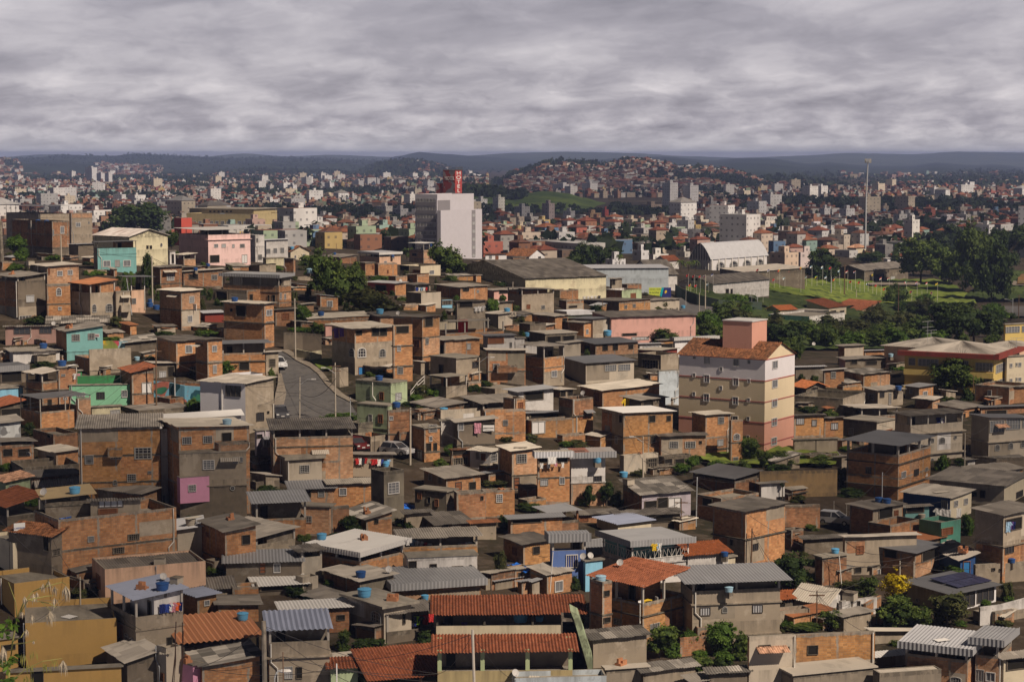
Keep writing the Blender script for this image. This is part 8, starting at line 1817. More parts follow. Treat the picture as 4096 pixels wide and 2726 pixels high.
# washing on the lines
GC={'c_white':'white','c_red':'red','c_blue':'blue','c_pink':'pink','c_dark':'dark','c_orange':'orange','c_lime':'lime green','c_lightblue':'light blue','c_purple':'purple','c_yellow':'yellow','c_navy':'navy blue','c_green':'green'}
def garment(w,h,mat,kind):
 mb=MB();nx,nz=4,4
 for i in range(nx):
  for j in range(nz):
   def P(a,b):return((a/nx-.5)*w*(1-.12*(b/nz)),.05*math.sin(a*2+b),-b/nz*h)
   mb.face([P(i,j),P(i,j+1),P(i+1,j+1),P(i+1,j)])
 if kind==0:
  for s in(-1,1):mb.face([(s*w*.5,0,0),(s*w*.8,0,-h*.28),(s*w*.62,0,-h*.38),(s*w*.48,0,-h*.2)])
 return mb.build('garment',M[mat])
def washing(fr,x0,y0,x1,y1,items,wh,sz=1.0,pull=.35):
 n=len(items)
 for i,c in enumerate(items):
  t=(i+.5)/n;x,y=x0+(x1-x0)*t,y0+(y1-y0)*t
  h=cast(fr,x,y)
  if not h:continue
  d=ray(*cv(fr,x,y)).normalized();p=h[0]-d*pull
  g=garment(RND.uniform(.4,.6)*sz,RND.uniform(.6,.85)*sz,c,RND.randint(0,1));g.location=p;g.rotation_euler=(0,0,RND.uniform(-.3,.3))
  nm=('trousers' if 0 else 'cloth')
  tag(g,f"{GC[c]} {nm} hanging on the line {wh}",'laundry','washing hung out '+wh)
washing('B0',1135,1020,1285,1000,['c_navy','c_blue','c_white','c_pink','c_orange','c_navy'],'under the bluish ribbed roof',1.05)
washing('B1',1090,1110,1250,1085,['c_dark','c_navy','c_lime','c_dark','c_red','c_red','c_dark','c_red'],'on the blackened concrete balcony',1.0)
washing('B1',1325,1150,1370,1148,['c_dark'],'over the balcony wall below the long tiled roof',1.5);washing('B1',1460,1145,1490,1143,['c_purple'],'over the balcony wall below the long tiled roof',1.0)
washing('B1',1060,550,1245,590,['c_white','c_lightblue','c_white','c_white','c_red','c_white'],'on the wavy roofed terrace',.8);washing('B1',1430,590,1530,575,['c_white','c_pink','c_white','c_white'],'on the wavy roofed terrace',.8)
washing('M1',920,1455,1020,1450,['c_red','c_white','c_dark','c_red'],'under the ridged dark roof above the street car',.9);washing('M1',1065,1460,1225,1465,['c_red','c_red','c_white','c_blue','c_dark','c_lightblue'],'under the ridged dark roof above the street car',.9)
washing('B3',1690,435,1740,432,['c_lightblue','c_purple','c_navy'],'in the tall right edge house loggia',1.2);washing('B3',1190,335,1290,350,['c_white','c_white'],'before the deep blue porch wall',2.0);washing('B3',1345,335,1355,340,['c_white'],'at the cream corner by the porch',1.3)
washing('T1',1470,1265,1580,1262,['c_blue','c_white','c_lightblue','c_white','c_red'],'on the open grey upper floor',.9);washing('T1',2010,1445,2110,1430,['c_white','c_white','c_white'],'over the shack parapet',1.2)
washing('M2',240,1500,500,1490,['c_white','c_white','c_pink','c_white'],'on the green balcony rail',.7);washing('M2',340,1440,400,1440,['c_white','c_white'],'inside the green balcony',1.2)
washing('M3',1560,1075,1625,1090,['c_navy','c_white','c_purple'],'under the dark roofed beige terrace',1.1);washing('M1',2030,1130,2050,1130,['c_pink'],'on the dark shack',1.6);washing('M1',1880,180,1930,180,['c_red'],'over the grey shack wall',3.2);washing('M1',720,255,820,258,['c_purple','c_purple'],'under the pale roof of the corner house',1.8)
washing('M2',1060,905,1080,905,['c_yellow'],'on the lean to shed',3.0,.2);washing('M0',670,675,740,672,['c_white','c_pink'],'on the bright green roof box',.9)
washing('T2',650,1345,820,1338,['c_white','c_white','c_white','c_white','c_dark'],'under the mouldy warehouse wall',1.0);washing('B2',1000,590,1050,585,['c_yellow','c_lightblue','c_white'],'on the lattice balcony',.8)
# blue tarpaulins
for fr,pts,lb in[('B1',[(1045,300),(1140,330),(1120,365),(1038,385)],'crumpled blue tarpaulin over the grey hut roof'),('B2',[(60,765),(140,745),(150,775),(45,795)],'bright blue plastic sheet heaped on the brick yard wall'),('B2',[(-60,735),(50,730),(60,745),(-60,752)],'long blue plastic sheet on the dark roof edge'),('B0',[(410,402),(500,385),(505,412),(420,418)],'blue tarpaulin folded on the wide brick terrace')]:
 cx_,cy_=sum(p[0]for p in pts)/4,sum(p[1]for p in pts)/4;h=cast(fr,cx_,cy_)
 if not h:continue
 Y=h[0].y-.5;q=[at(*cv(fr,*p),Y+(1.2 if i<2 else 0))for i,p in enumerate(pts)];c=sum(q,Vector())/4
 mb=MB();n=7;rr_=random.Random(lb)
 g=[[(q[0]*(1-i/n)+q[1]*i/n)*(1-j/n)+(q[3]*(1-i/n)+q[2]*i/n)*j/n-c+Vector((rr_.uniform(-.08,.08),rr_.uniform(-.25,.25),rr_.uniform(-.1,.12)))for i in range(n+1)]for j in range(n+1)]
 for j in range(n):
  for i in range(n):mb.face([g[j][i],g[j+1][i],g[j+1][i+1],g[j][i+1]])
 tag(mb.build('tarpaulin',M['tarp'],None,c),lb,'tarpaulin')
# cars
def car(fr,x,y,hdg,label,paint_,L=3.9,dm=1.0,hatch=True,z=None):
 sx,sy=cv(fr,x,y);Y=D(sx,sy)*dm;p=at(sx,sy,Y)
 p.z=max(p.z,ground_z(p.x,p.y)+.3)if z is None else p.z
 root=empty('parked_car',p,hdg);tag(root,label,'car','cars parked in the streets')
 low=[(-.5,.28),(-.5,.62),(-.485,.86),(.1,.90),(.24,.88),(.43,.78),(.495,.62),(.5,.30)]
 mb=MB();W=.83
 def ring(w,sh):return[Vector((a*L,w,b if sh==0 else b))for a,b in low]
 A,B=ring(-W,0),ring(W,0);n=len(low)
 for i in range(n):
  j=(i+1)%n;mb.face([A[i],B[i],B[j],A[j]])
 mb.face(A[::-1]);mb.face(B)
 bdy=mb.build('body',M[paint_],root)
 bv=bdy.modifiers.new('bevel','BEVEL');bv.width=.06;bv.segments=2
 gl=[(-.47,.88),(-.40,1.40),(.02,1.44),(.22,.90)]if hatch else[(-.40,.88),(-.26,1.38),(.06,1.42),(.25,.90)]
 mb=MB();A=[Vector((a*L,-W*(.95 if b<1 else.78),b))for a,b in gl];B=[Vector((q.x,-q.y,q.z))for q in A]
 for i in range(4):
  j=(i+1)%4;mb.face([A[i],B[i],B[j],A[j]])
 mb.face(A[::-1]);mb.face(B);mb.build('glasshouse',M['glass'],root)
 mb=MB();t0,t1=Vector(A[1]),Vector(A[2]);w=W*.79
 mb.box(t0.x-.04,-w,1.40,t1.x+.04,w,1.475);mb.build('roof',M[paint_],root)
 for s in(-1,1):
  for xx in(-.08,):
   mb=MB();mb.face([(xx*L-.05,s*W*.97,.88),(xx*L+.05,s*W*.97,.88),(xx*L+.05,s*W*.8,1.42),(xx*L-.05,s*W*.8,1.42)]);mb.build('door_pillar',M[paint_],root)
  mb=MB();mb.tube([A[3 if s<0 else 3]if s<0 else B[3],(A if s<0 else B)[2]],.045,5);mb.build('windscreen_pillar',M[paint_],root)
  mb=MB();mb.box(.19*L,s*(W+.1)-.07,.88,.22*L,s*(W+.1)+.07,1.0);mb.build('mirror',M[paint_],root)
  for xx in(-.31,.31):
   wh=empty('wheel',(0,0,0));bpy.data.objects.remove(wh)
   tb=MB();tb.lathe([(.18,-.1),(.29,-.1),(.31,-.06),(.31,.06),(.29,.1),(.18,.1)],16);ty=tb.build('wheel',M['rubber'],root,(xx*L,s*(W-.06),.31));ty.rotation_euler=(math.pi/2,0,0)
   rb=MB();rb.lathe([(0,-.09),(.19,-.085),(.19,.085),(0,.09)],12);rb.build('rim',M['steel'],ty)
  hb_=MB();hb_.box(.46*L,s*.62-.16,.62,.5*L+.015,s*.62+.16,.76);hb_.build('headlight',M['lampclear'],root)
  tb_=MB();tb_.box(-.5*L-.012,s*.7-.09,.62,-.47*L,s*.7+.09,.9);tb_.build('taillight',M['lampred'],root)
 for xx in(.49,-.505):
  nb=MB();nb.box(xx*L,-.2,.42,xx*L+.06,.2,.54);nb.build('number_plate',M['frame_white'],root)
 return root
car('B3',480,470,R_(-28),'silver hatchback parked in the yard by the stained brick wall','carsilver',4.0)
car('M1',226,1105,R_(-75),'dark grey car parked at the lower bend of the street','cardark',4.1)
car('M1',205,640,R_(-70),'white car half hidden behind the grille window house on the street','carwhite',4.0)
car('M1',1300,1530,R_(-35),'silver car in the alley behind the washing roof','carsilver',4.1,dm=1.02)
car('M1',925,1395,R_(-60),'dark red car in the shade below the green house','carred',3.9)
# signs and writing
def board(fr,x,y,w,h,mat,label,lines,rz,ink='ink',pull=.25,name='sign',frame=None):
 hh=cast(fr,x,y)
 if not hh:return
 d=ray(*cv(fr,x,y)).normalized();p=hh[0]-d*pull;s_=cs(fr)*p.y/F;w*=s_/max(.3,math.cos(rz));h*=s_
 root=empty(name,p,rz);tag(root,label,'sign')
 mb=MB();mb.box(-w/2,-.03,-h/2,w/2,.03,h/2);mb.build('board',M[mat],root)
 n=len(lines)
 for i,t in enumerate(lines):
  me=text_mesh(t,M[ink],.012);bb=[v.co for v in me.vertices];tw=max(v.x for v in bb)-min(v.x for v in bb)
  sz=min(h/n*1.05,w*.92/tw);place('lettering',me,root,(0,-.045,h/2-h*(i+.5)/n),(math.pi/2,0,0),(w*.88/tw if sz<w*.92/tw*0.99 and len(t)>5 else sz,sz,1))
 return root
board('T0',1788,1446,44,62,'sign_white','white house for sale banner on the slim brick tower',['VENDE-SE','ESTA CASA','(31) 98000'],R_(-40))
board('B0',138,478,70,72,'sign_white','slanted white bar sign in the lane at the left edge',['LAGOINHA'],R_(30),'c_blue')
board('T0',2290,760,160,28,'yellow','yellow sign with dark letters under the factory windows',['ACRILDANE'],R_(24),'c_blue')
board('M1',2140,1176,105,55,'c_white','white banner upside down on the dark shack',['OMENTO DOMIC'],R_(3))
board('M1',2340,130,110,46,'plaster_light','painted board wall with the letters ORA',['ORA'],R_(20),'ink')
board('M0',895,325,40,36,'sign_white','small pale notice board on the turquoise house',['VENDE'],R_(-20),'c_red')
bb_=board('T2',1318,1310,118,90,'billboard_green','green and blue bank billboard beside the club hall',['você tem o direito','de escolher o','seu banco'],R_(6),'ink',2.0,'billboard')
if bb_:
 wv=[c for c in bb_.children if c.name.startswith('board')][0].dimensions
 mb=MB();mb.box(wv.x/2,-.03,-wv.z/2,wv.x/2+wv.x*.75,.03,wv.z/2);mb.build('blue_panel',M['billboard_blue'],bb_)
 mb=MB();mb.face([(wv.x*.32,-.04,-wv.z/2),(wv.x*.5,-.04,-wv.z/2),(wv.x*.68,-.04,wv.z/2),(wv.x*.5,-.04,wv.z/2)]);mb.build('teal_stripe',M['billboard_teal'],bb_)
 mb=MB();mb.box(wv.x*.75,-.05,-.25,wv.x*.85,-.035,.35);mb.box(wv.x*.79,-.055,-.05,wv.x*.92,-.04,.55);mb.build('logo',M['c_yellow'],bb_)
 for xx in(-.4,.4,1.1):mb=MB();mb.tube([(wv.x*xx,.12,-wv.z/2-4),(wv.x*xx,.12,wv.z/2)],.09,6);mb.build('support',M['galv'],bb_)
# cables
def cable(a,b,label,sag=.8,r=.022):
 pa,pb=[at(*cv(f,x,y),D(*cv(f,x,yb))*.99)for f,x,y,yb in(a,b)]
 n=14;pts=[pa+(pb-pa)*(i/n)-Vector((0,0,sag*4*(i/n)*(1-i/n)))-pa for i in range(n+1)]
 mb=MB();mb.tube(pts,r,4);tag(mb.build('cable',M['cable'],None,pa),label,'cable')
cable(('M1',733,575,1130),('M1',364,0,545),'overhead cable up the street between two poles',.6)
cable(('M1',733,720,1130),('M1',406,855,1108),'thick sagging cable across the street',1.2,.035)
cable(('M1',730,700,1130),('M1',150,755,1108),'cable from the fittings pole to the road corner house',.3)
cable(('M1',410,900,1108),('M1',1420,1100,1480),'cable passing below the pale green house',1.0)
cable(('M1',410,940,1108),('M1',1420,1160,1480),'lower cable passing below the pale green house',1.4)
cable(('M1',1422,1000,1480),('M1',2055,640,775),'cable from the square pole to the short lamp pole',.8)
cable(('M2',1206,1260,1560),('M1',1424,1010,1480),'long cable between leaning pole and square pole',1.5)
cable(('M2',1206,1300,1560),('M2',2330,1440,1560),'cable from the leaning pole to the apartment foot',1.6)
cable(('M0',1442,470,960),('M0',0,1000,1290),'cable crossing the mint house roof',1.2)
cable(('M0',1442,500,960),('M1',406,860,1108),'cable from the brown pole over the white house',1.0)
cable(('B3',345,930,1165),('B3',840,730,800),'dark cable rising from the cottage pole',.8)
cable(('B3',345,1050,1165),('B3',790,900,1000),'second cable rising toward the yellow blossom',.6)
cable(('B3',930,720,900),('B3',1500,560,870),'cable over the jade green house',.8)
cable(('B2',1695,490,745),('B3',345,930,1165),'cable descending from the black wooden pole',1.5)
cable(('B0',572,830,1075),('B0',1000,1200,1470),'cable in the alley behind the yellow block',.4)
cable(('B0',572,850,1075),('B0',0,420,860),'cable from the greenish pole to the lane',.8)
cable(('T0',1405,985,1425),('T0',566,800,1030),'cable between the two ridge poles',1.2)
cable(('T0',1405,1000,1425),('T1',364,1400,1920),'cable from the ridge pole to the street pole',1.8)
rw=random.Random(5)
for rt,top,lb in PT:
 if top.y>330 or top.y<120:continue
 near=sorted(HS,key=lambda q:(q['root'].location.xy-top.xy).length)[:7]
 for q in rw.sample(near,3):
  b=q['root'].location+Vector((0,0,q['H']-.2));b.x+=.1;n=12;d=b-top
  if not 4<d.xy.length<40:continue
  mb=MB();mb.tube([d*(i/n)-Vector((0,0,.5*4*(i/n)*(1-i/n)))for i in range(n+1)],.018,4)
  tag(mb.build('wire',M['cable'],None,top),f"thin wire from the {short(lb, 5)} to the {short(q['label'], 4)}",'wire','wires from the poles to the houses')
# the dead seed pod plant at the lower left, close to the camera
def podplant():
 Y=46.0;A=lambda x,y,dy=0:at(*cv('B0',x,y),Y+dy)
 base=A(60,1700);root=empty('dry_plant',base);tag(root,'dry branching plant with hanging pale seed pods at the lower left','plant')
 k=cs('B0')*Y/F;L=lambda x,y,dy=0:A(x,y,dy)-base
 mb=MB()
 stems=[[(60,1700),(65,1500),(90,1280),(120,1120),(170,1000),(235,925),(330,880),(350,835)],[(120,1120),(200,985),(290,1000),(360,1060)],[(235,925),(330,890),(440,860),(470,880)],[(100,1540),(180,1480),(300,1420),(440,1400)],[(90,1300),(180,1290),(250,1270)],[(120,1100),(110,1000),(60,860)],[(200,985),(330,960),(380,955)],[(290,1000),(350,1010),(400,1040)],[(65,1500),(20,1340),(10,1300)],[(90,1280),(150,1250),(190,1180)]]
 for s in stems:mb.tube([L(x,y,.3*math.sin(x))for x,y in s],(9 if s is stems[0]else 4.5)*k,6,0,2*k)
 mb.build('stem',M['stem'],root)
 r2=random.Random(4)
 for(x,y,n,ln)in[(465,885,46,110),(345,850,16,80),(305,870,10,75),(355,1060,40,110),(385,970,16,90),(385,890,10,80),(185,1190,18,75),(445,1410,40,110),(235,940,14,80),(260,930,10,70),(20,1310,24,130),(175,960,14,70),(225,1090,14,80),(150,1060,12,60),(240,1275,8,30)]:
  pb=MB();c=L(x,y)
  for _ in range(n):
   a=r2.random()*6.28;sp=r2.uniform(.1,.42)*ln*k;l=ln*k*r2.uniform(.6,1.15);w=r2.uniform(2,4.5)*k
   e=Vector((math.cos(a)*sp,math.sin(a)*sp,-l));m_=e*.45+Vector((math.cos(a)*sp*.35,math.sin(a)*sp*.35,0));sd_=Vector((-math.sin(a),math.cos(a),0))*w
   pb.face([Vector((0,0,0)),m_+sd_,e,m_-sd_]);pb.face([Vector((0,0,0)),m_+Vector((0,w,0)),e,m_-Vector((0,w,0))])
  pb.build('seed_pod',M['straw'],root,c)
 for(x,y,n)in[(60,1170,16),(90,1140,10),(30,1230,14),(80,1400,14),(40,1450,16),(60,1560,16),(20,1400,12)]:
  lb_=MB();c=L(x,y)
  for _ in range(n):
   a=r2.random()*6.28;l=r2.uniform(35,75)*k;kk=r2.random();lb_.col=(kk,kk,kk);d=Vector((math.cos(a),math.sin(a)*.6,r2.uniform(-.9,.3))).normalized();o_=Vector((r2.uniform(-25,25),r2.uniform(-25,25),r2.uniform(-25,25)))*k
   sd_=d.cross(Vector((0,1,.3))).normalized()*l*.22
   lb_.face([o_,o_+d*l*.5+sd_,o_+d*l,o_+d*l*.5-sd_])
  lb_.build('leaf',M['leaf_bright'],root,c)
 for(x,y,n)in[(330,1440,14),(210,1440,14),(160,1380,10),(200,1530,14),(380,1410,10),(230,1350,8)]:
  lb_=MB();c=L(x,y)
  for _ in range(n):
   l=r2.uniform(40,90)*k;w=2.6*k;kk=r2.random();lb_.col=(kk,kk,kk);o_=Vector((r2.uniform(-35,35),r2.uniform(-20,20),r2.uniform(-5,15)))*k;e=o_+Vector((r2.uniform(-.2,.2)*l,0,-l))
   lb_.face([o_,(o_+e)/2+Vector((w,0,0)),e,(o_+e)/2-Vector((w,0,0))])
  lb_.build('leaf',M['leaf_dry'],root,c)
podplant()
for i,(xb,yb,xt,yt,lb)in enumerate([(1215,1620,1246,1140,'left rusty reinforcing rod standing before the salmon striped roof'),(1228,1620,1240,1200,'second thin reinforcing rod beside the left one'),(1268,1620,1292,1145,'right rusty reinforcing rod before the salmon striped roof'),(1275,1620,1297,1205,'thinner rod crossing the right reinforcing rod')]):
 Y=D(*cv('B0',xb,yb))*.97;a,b=at(*cv('B0',xb,yb),Y),at(*cv('B0',xt,yt),Y);mb=MB();mb.tube([Vector(),(b-a)*.5+Vector((.1,0,0)),b-a],.05,6);tag(mb.build('reinforcing_rod',M['rebar'],None,a),lb,'steel rod')
Y=D(*cv('B1',200,1620))*.9;a=at(*cv('B1',130,1640),Y);k=cs('B1')*Y/F
root=empty('street_lamp',a);tag(root,'street lamp head on a curved arm at the lower edge','street lamp')
P_=lambda x,y:at(*cv('B1',x,y),Y)-a
mb=MB();mb.tube([P_(130,1640),P_(132,1540),P_(145,1500),P_(170,1482)],.05,6);mb.build('lamp_arm',M['galv'],root)
mb=MB();c_=P_(208,1490);mb.lathe([(0,-.12),(.34,-.1),(.42,0),(.3,.16),(0,.2)],14);o=mb.build('lamp_head',M['frame_white'],root,c_);o.scale=(1.1,.6,.8)
Rh=sol_;sl=.08
for i in range(2):
 for j in range(5):
  mb=MB();mb.box(-.48,-.8,0,.48,.8,.05);root=Rh['root']
  big=Rh['R']>=Rh['L'];x=Rh['R']*.36+j*1.0;y=Rh['L']*.30+i*1.75
  if x>Rh['R']+.3:continue
  z=Rh['H']+.16+sl*(y if big else x)
  o=mb.build('solar_panel',M['solar'],root,(x,y,z));o.rotation_euler=(math.atan(sl)if big else 0,0 if big else-math.atan(sl),0)
r=rest('T0',722,845)
if r:
 p=r[0];root=empty('solar_water_heater',p,.4);tag(root,'shiny silver solar water heater on the low grey house','water heater');k=cs('T0')*p.y/F
 mb=MB();mb.tube([(-36*k,0,32*k),(36*k,0,32*k)],15*k,14);mb.build('cylinder',M['steel'],root);mb=MB();mb.tube([(-28*k,.1,-.2),(-28*k,0,30*k)],.05,5);mb.build('leg',M['galv'],root);mb=MB();mb.tube([(28*k,.1,-.2),(28*k,0,30*k)],.05,5);mb.build('leg',M['galv'],root)
def chair(p,rz,mat,label):
 root=empty('plastic_chair',p,rz);tag(root,label,'chair','plastic chairs on the tiled terrace')
 mb=MB();mb.box(-.24,-.24,.42,.24,.24,.46);mb.build('seat',M[mat],root);mb=MB();mb.box(-.24,.2,.46,.24,.24,.88);mb.build('backrest',M[mat],root)
 for a in(-.2,.2):
  for b in(-.2,.2):mb=MB();mb.box(a-.02,b-.02,0,a+.02,b+.02,.42);mb.build('leg',M[mat],root)
w=Matrix.Translation(tt_['root'].location)@Matrix.Rotation(tt_['rz'],4,'Z');zf_=tt_['fl']+.005
for i,(u,v,m_,lb)in enumerate([(.25,.22,'c_white','white plastic chair left of the yellow terrace table'),(.62,.2,'c_white','white plastic chair at the front corner of the tiled terrace'),(.2,.6,'c_white','white plastic chair deep on the tiled terrace'),(.8,.3,'c_red','red plastic chair at the terrace parapet')]):
 chair(w@Vector((tt_['R']*u,tt_['L']*v,zf_)),1.0+i,m_,lb)
for i,(u,v,lb)in enumerate([(.42,.28,'yellow plastic table on the sunny part of the tiled terrace'),(.16,.4,'yellow plastic table near the black stained tank tower')]):
 root=empty('plastic_table',w@Vector((tt_['R']*u,tt_['L']*v,zf_)),.5);tag(root,lb,'table')
 mb=MB();mb.box(-.4,-.4,.68,.4,.4,.73);mb.build('table_top',M['c_yellow'],root)
 for a in(-.34,.34):
  for b in(-.34,.34):mb=MB();mb.box(a-.03,b-.03,0,a+.03,b+.03,.68);mb.build('leg',M['c_yellow'],root)
R,L,H=bal_['R'],bal_['L'],bal_['H']
for f,ln in(('R',R),('L',L)):
 mb=MB();n=max(4,int(ln/.45))
 def Q(u,z):return(u,-.04,z)if f=='R' else(-.04,u,z)
 for z in(H+.05,H+.95):mb.tube([Q(0,z),Q(ln,z)],.03,4)
 for i in range(n):
  a,b=ln*i/n,ln*(i+1)/n;mb.tube([Q(a,H+.05),Q(b,H+.95)]if(i//3)%2 else[Q(b,H+.05),Q(a,H+.95)],.02,4);mb.tube([Q(a,H),Q(a,H+.95)],.022,4)
 mb.build('railing',M['post_white'],bal_['root'])
Y=D(*cv('B2',560,1480))*.985;q=lambda x,y,dy=0:at(*cv('B2',x,y),Y+dy)
o0=q(560,1480);root=empty('staircase',o0);tag(root,'steep outside staircase with a pale green sloping wall beside the red tiled house','staircase')
for dx,nm in((0,'stair_wall'),):
 mb=MB();P4=[q(470,1085)-o0,q(500,1130)-o0,q(572,1400)-o0,q(572,1560)-o0,q(400,1560)-o0,q(400,1075)-o0]
 top,bot=[P4[0],P4[1],P4[2]],None
 A=[q(412,1062)-o0,q(470,1092)-o0,q(570,1398)-o0,q(570,1480)-o0,q(540,1480)-o0,q(440,1130)-o0]
 B=[v+Vector((0,2.4,0))for v in A];mb.face(A);mb.face(B[::-1])
 for i in range(6):mb.face([A[i],B[i],B[(i+1)%6],A[(i+1)%6]])
 mb.build(nm,M['celery'],root)
a0,a1=q(430,1120)-o0,q(530,1470)-o0
mb=MB()
for i in range(16):
 t=i/16;p=a0*(1-t)+a1*t;mb.box(p.x-.9,p.y+.1,p.z-1.5,p.x+.1,p.y+2.2,p.z)
mb.build('steps',M['plaster_dark'],root)
for fr,pts,lb in[('M1',[(1425,900),(1485,820),(1550,760)],'white tube stair railing right of the pale green house'),('M3',[(625,1440),(660,1480),(740,1560)],'grey stair railing below the ochre brick pair')]:
 Y=D(*cv(fr,*pts[0]));P3=[at(*cv(fr,*p),Y+i*1.2)for i,p in enumerate(pts)];b0=P3[0];root=empty('stair_railing',b0);tag(root,lb,'railing')
 for dz in(0,.45,.9):mb=MB();mb.tube([p-b0+Vector((0,0,dz))for p in P3],.04,5);mb.build('rail',M['post_white'],root)
 for i,p in enumerate(P3):mb=MB();mb.box(-.08,-.08,-1.2,.08,.08,1.0);mb.build('post',M['post_grey'],root,p-b0)
def wallrun(fr,pts,h,mat,label,name='wall',thick=.2,up=0.0,dm=1.0,mats=None):
 P3=[]
 for x,y in pts:
  s=cv(fr,x,y);P3.append(at(*s,D(*s)*dm))
 b0=P3[0].copy();mb=MB();u=0
 for a,b in zip(P3,P3[1:]):
  a2,b2=(a-b0),(b-b0);ln=(b2.xy-a2.xy).length;nrm=Vector((-(b2-a2).y,(b2-a2).x,0)).normalized()*thick
  A=[a2-Vector((0,0,2)),b2-Vector((0,0,2)),b2+Vector((0,0,h)),a2+Vector((0,0,h))];B=[v+nrm for v in A]
  mb.face(A,[(u,-h-2),(u+ln,-h-2),(u+ln,0),(u,0)]);mb.face([A[3],A[2],B[2],B[3]],[(u,0),(u+ln,0),(u+ln,.2),(u,.2)]);mb.face([B[1],B[0],B[3],B[2]],[(u,-h),(u+ln,-h),(u+ln,0),(u,0)])
  mb.face([A[1],B[1],B[2],A[2]]);mb.face([B[0],A[0],A[3],B[3]]);u+=ln
 o=mb.build(name,M[mat],None,b0);tag(o,label,'wall');return o
def wh(fr,x,yb,yt):s=cv(fr,x,yb);return(yb-yt)*cs(fr)*D(*s)/F
wallrun('M0',[(660,455),(1178,470)],wh('M0',900,460,368),'mural_patch','yard wall painted in red, green and yellow patches under the turquoise house')
wallrun('M0',[(1415,890),(1560,905),(1700,935),(1850,945)],wh('M0',1600,915,765),'mural_leaf','blue wall painted with leaves and flowers left of the white house')
wallrun('M0',[(1450,900),(1850,930)],wh('M0',1600,915,735),'brick_dark','rough brick wall rising behind the blue mural',dm=1.003)
wallrun('T2',[(1500,1345),(1560,1385),(1700,1440),(1900,1490),(2150,1505),(2300,1505)],3.2,'darkgreen','long black curved fence along the side road','fence',dm=1.01)
wallrun('T2',[(2040,1335),(2180,1330),(2370,1290)],wh('T2',2100,1330,1215),'darkgreen','dark green mesh fence behind the flags','fence')
wallrun('B3',[(-60,268),(120,262),(300,258),(488,252)],wh('B3',200,262,70),'retain','yellowish retaining wall dotted with weeds below the apartment block','retaining_wall',dm=1.0)
wallrun('M1',[(255,450),(430,455),(600,470)],wh('M1',430,455,300),'plaster_dark','stained street wall with creeper beside the street pole')
wallrun('M1',[(350,545),(500,575),(605,560)],wh('M1',500,560,460),'cream_old','low yellowish retaining block at the street verge')
wallrun('M1',[(700,790),(770,800),(850,790)],wh('M1',770,795,620),'plaster','ruined wall with peeling pale plaster by the road')
wallrun('M3',[(242,1490),(450,1470),(640,1480)],wh('M3',450,1475,1400),'plaster_dark','shaded wall behind the bent concrete posts')
wallrun('M3',[(1870,1570),(2100,1600),(2400,1590)],2.0,'plaster_dark','dark yard wall under the glazed gallery house')
wallrun('B2',[(1190,1390),(1320,1375),(1460,1360)],1.6,'brick_dark','old brick wall behind the leafy bush')
wallrun('B3',[(690,1120),(740,1090),(800,1060)],1.4,'brick','tilted orange brick wall beside the white annexe')
wallrun('B3',[(1500,1170),(1650,1150),(1830,1100)],1.7,'white_old','pale balustrade wall of the concrete roof yard')
wallrun('T2',[(-300,1190),(540,1110)],3,'cream_old','low pale ridge wall along the long warehouse roof',dm=1.05)
r2=random.Random(8)
for i in range(9):
 x,y=60+r2.random()*340,90+r2.random()*130;hh=cast('B3',x,y)
 if hh:tree('B3',x,y+12,y-22,34,'d0','tuft of weeds growing out of the yellowish retaining wall','plant','plant',hh[0].y/D(*cv('B3',x,y+12))*.998,'weeds on the retaining wall')
# sheds, yard walls and weeds in the gaps between the houses
bpy.context.view_layer.update();DG=bpy.context.evaluated_depsgraph_get()
GX,GY=26,20
rf=random.Random(11)
NOFILL=[(3270,2030,3420,2130),(2190,2130,2350,2345),(610,1500,810,1625),(1090,1380,1440,1660),(1395,2035,1640,2060),(1560,1810,1640,1880),(2280,2330,2760,2430)]
def zone(x,y):
 if any(a<x<c and b<y<d for a,b,c,d in NOFILL):return False
 if x<1120:return y>1000
 if x<2600:return y>1065 if x<1900 else y>1130
 return y>1470+(3400-x)*.05
P2=[(h,*se_)for h,se_ in((h,(h['root'].location.x/h['root'].location.y*F+CX,h['root'].location.y))for h in HS)]
made=[]
MATS=['brick_dark','brick_clean','brick','plaster','plaster_dark','brick_ochre','brick_pale','brick'];ROOF=['fib_dark','fib_patch','fib','fib_pale','fib_patch','rust','met','fib']
MN_={'brick_dark':'stained brick','plaster_dark':'dark grey','brick':'brick','plaster':'grey plaster','moss':'mossy','brick_ochre':'ochre brick','brick_clean':'orange brick','brick_pale':'pinkish brick'}
RN_={'fib_dark':'dark sheet','fib_patch':'patched sheet','fib':'grey sheet','rust':'rusty','met':'metal','fib_pale':'pale sheet'}
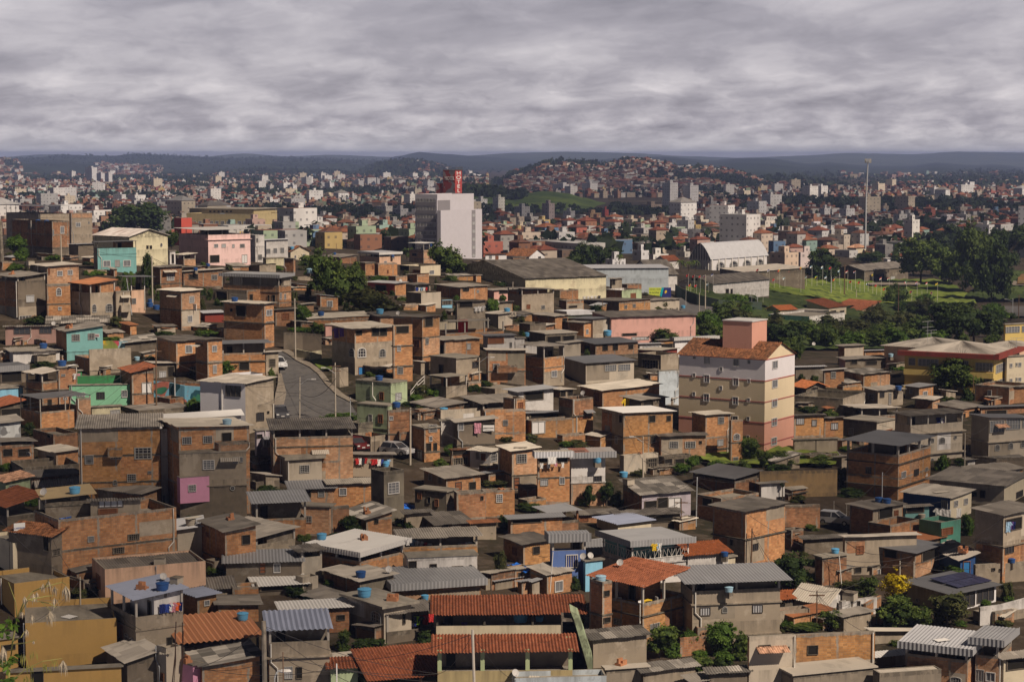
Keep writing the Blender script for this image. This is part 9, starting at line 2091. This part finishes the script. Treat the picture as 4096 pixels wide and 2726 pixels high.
for q in range(150):
 hq=rf.choice(HS);rt=hq['root']
 if hq['Y']>330 or hq.get('done')or rt.name.split('.')[0]!='house':continue
 hq['done']=1
 w=Matrix.Translation(rt.location)@Matrix.Rotation(hq['rz'],4,'Z');p=w@Vector((hq['R']*rf.uniform(.2,.8),hq['L']*rf.uniform(.15,.6),hq['H']+6))
 ok,loc,nor,_,ob,_=SC.ray_cast(DG,p,Vector((0,0,-1)))
 if not ok or nor.z<.8 or loc.z<p.z-8.5:continue
 nl=short(hq['label'],8);a=rf.random()*3
 if rf.random()<.55:
  mb=MB();l=rf.uniform(.9,2.0);mb.sheet((-l/2,.45,.06),(-l/2,-.45,.06),(l/2,-.45,.08),(l/2,.45,.08),.2,.025,1);nm=rf.choice(['fib_pale','met_white','fib','fib_pale','rust'])
  o=mb.build('loose_sheet',M[nm],None,loc+Vector((0,0,.02)),a);tag(o,f"loose {'rusty' if nm == 'rust' else 'pale' if nm != 'fib' else 'grey'} sheet lying on the {nl}",'roof sheet','loose sheets lying on the roofs')
 else:
  mb=MB()
  for i in range(3):
   for j in range(3):
    zz=rf.randint(1,3)*.19;mb.box(i*.3,j*.2,-.05,i*.3+.29,j*.2+.19,zz)
  o=mb.build('brick_pile',M['clay'],None,loc,a);tag(o,f"small pile of spare bricks on the {nl}",'bricks','brick piles on the roofs')
for rnd_ in range(3):
 bpy.context.view_layer.update();DG=bpy.context.evaluated_depsgraph_get();used={}
 cells={}
 for j in range(int(1000/GY),int(2740/GY)):
  for i in range(int(4096/GX)+1):
   x,y=i*GX,j*GY
   if not zone(x,y):continue
   d=ray(x,y).normalized();o=Vector((0,0,CZ))
   for _ in range(4):
    ok,loc,nor,_,ob,_=SC.ray_cast(DG,o,d)
    if not ok or not ob.name.startswith('haze'):break
    o=loc+d*.05
   if ok and ob.name.startswith('ground'):cells[(i,j)]=loc
 todo=sorted(cells,key=lambda c:(-c[1],c[0]))
 for(i,j)in todo:
  if(i,j)in used:continue
  w=1
  while(i+w,j)in cells and(i+w,j)not in used and w<14:w+=1
  up=1
  while all((i+q,j-up)in cells for q in range(w))and up<9:up+=1
  loc=cells[(i,j)];ppm=F/loc.y
  wm=w*GX/ppm
  for a in range(-1,w+1):
   for b in range(up+1):used[(i+a,j-b)]=1
  near=min(P2,key=lambda q:(q[1]-(i+w/2)*GX)**2*.02+((q[2]-loc.y)*3)**2)
  nl=short(near[0]['label'],5);rel=('left of' if(i+w/2)*GX<near[1]else 'right of')if abs(near[2]-loc.y)<5 else('in front of' if loc.y<near[2]else 'behind')
  if wm<1.0:continue
  x0,x1,yb=i*GX-8,(i+w)*GX,(j+.6)*GY
  if wm<1.7 or rf.random()<(.16 if rnd_==0 else.3):
   hm=min(up*GY/ppm+.5,2.6)*rf.uniform(.7,1.1)
   tag_=f"green weeds growing {rel} the {nl}"
   tree('S',(x0+x1)/2,yb,yb-hm*ppm,min(wm,3.2)*ppm,rf.choice(['d0','m0','b0','o0']),tag_,'bush','bush',loc.y/D((x0+x1)/2,yb),'weeds between the houses');made.append(tag_)
   continue
  hm=min(max(up*GY/ppm*.9+.5,1.7),3.6)if rnd_==0 else min(max(up*GY/ppm+.3,1.3),2.8);xx=x0
  while xx<x1-20:
   ww=min(x1-xx,rf.uniform(3.2,6.5)*ppm)
   m,r=rf.choice(MATS),rf.choice(ROOF);yy=yb-hm*rf.uniform(.75,1.0)*ppm
   if rf.random()<.62:
    h=house('S',xx,xx+ww*rf.uniform(.12,.6),xx+ww,yy,yb,m,f"C {r} {rf.choice('bbfrl')}",f"low {MN_[m]} shed, {RN_[r]} roof, {rel} the {nl}",n='shed',cat='shed',group='sheds in the gaps between the houses',led=0,win=None if rf.random()<.5 else[],db=yb,dm=loc.y/D(xx,yb),ov=.25,rs=rf.uniform(.1,.3))
   else:
    h=house('S',xx,xx+ww*rf.uniform(.1,.5),xx+ww,yy,yb,m,'P',f"low {MN_[m]} yard wall block {rel} the {nl}",n='yard',cat='yard',group='walled yards in the gaps between the houses',led=0,win=[],db=yb,dm=loc.y/D(xx,yb),ph=.8)
   made.append(h['label']);xx+=ww
print('FILL',len(cells),len(made),len(set(made)))
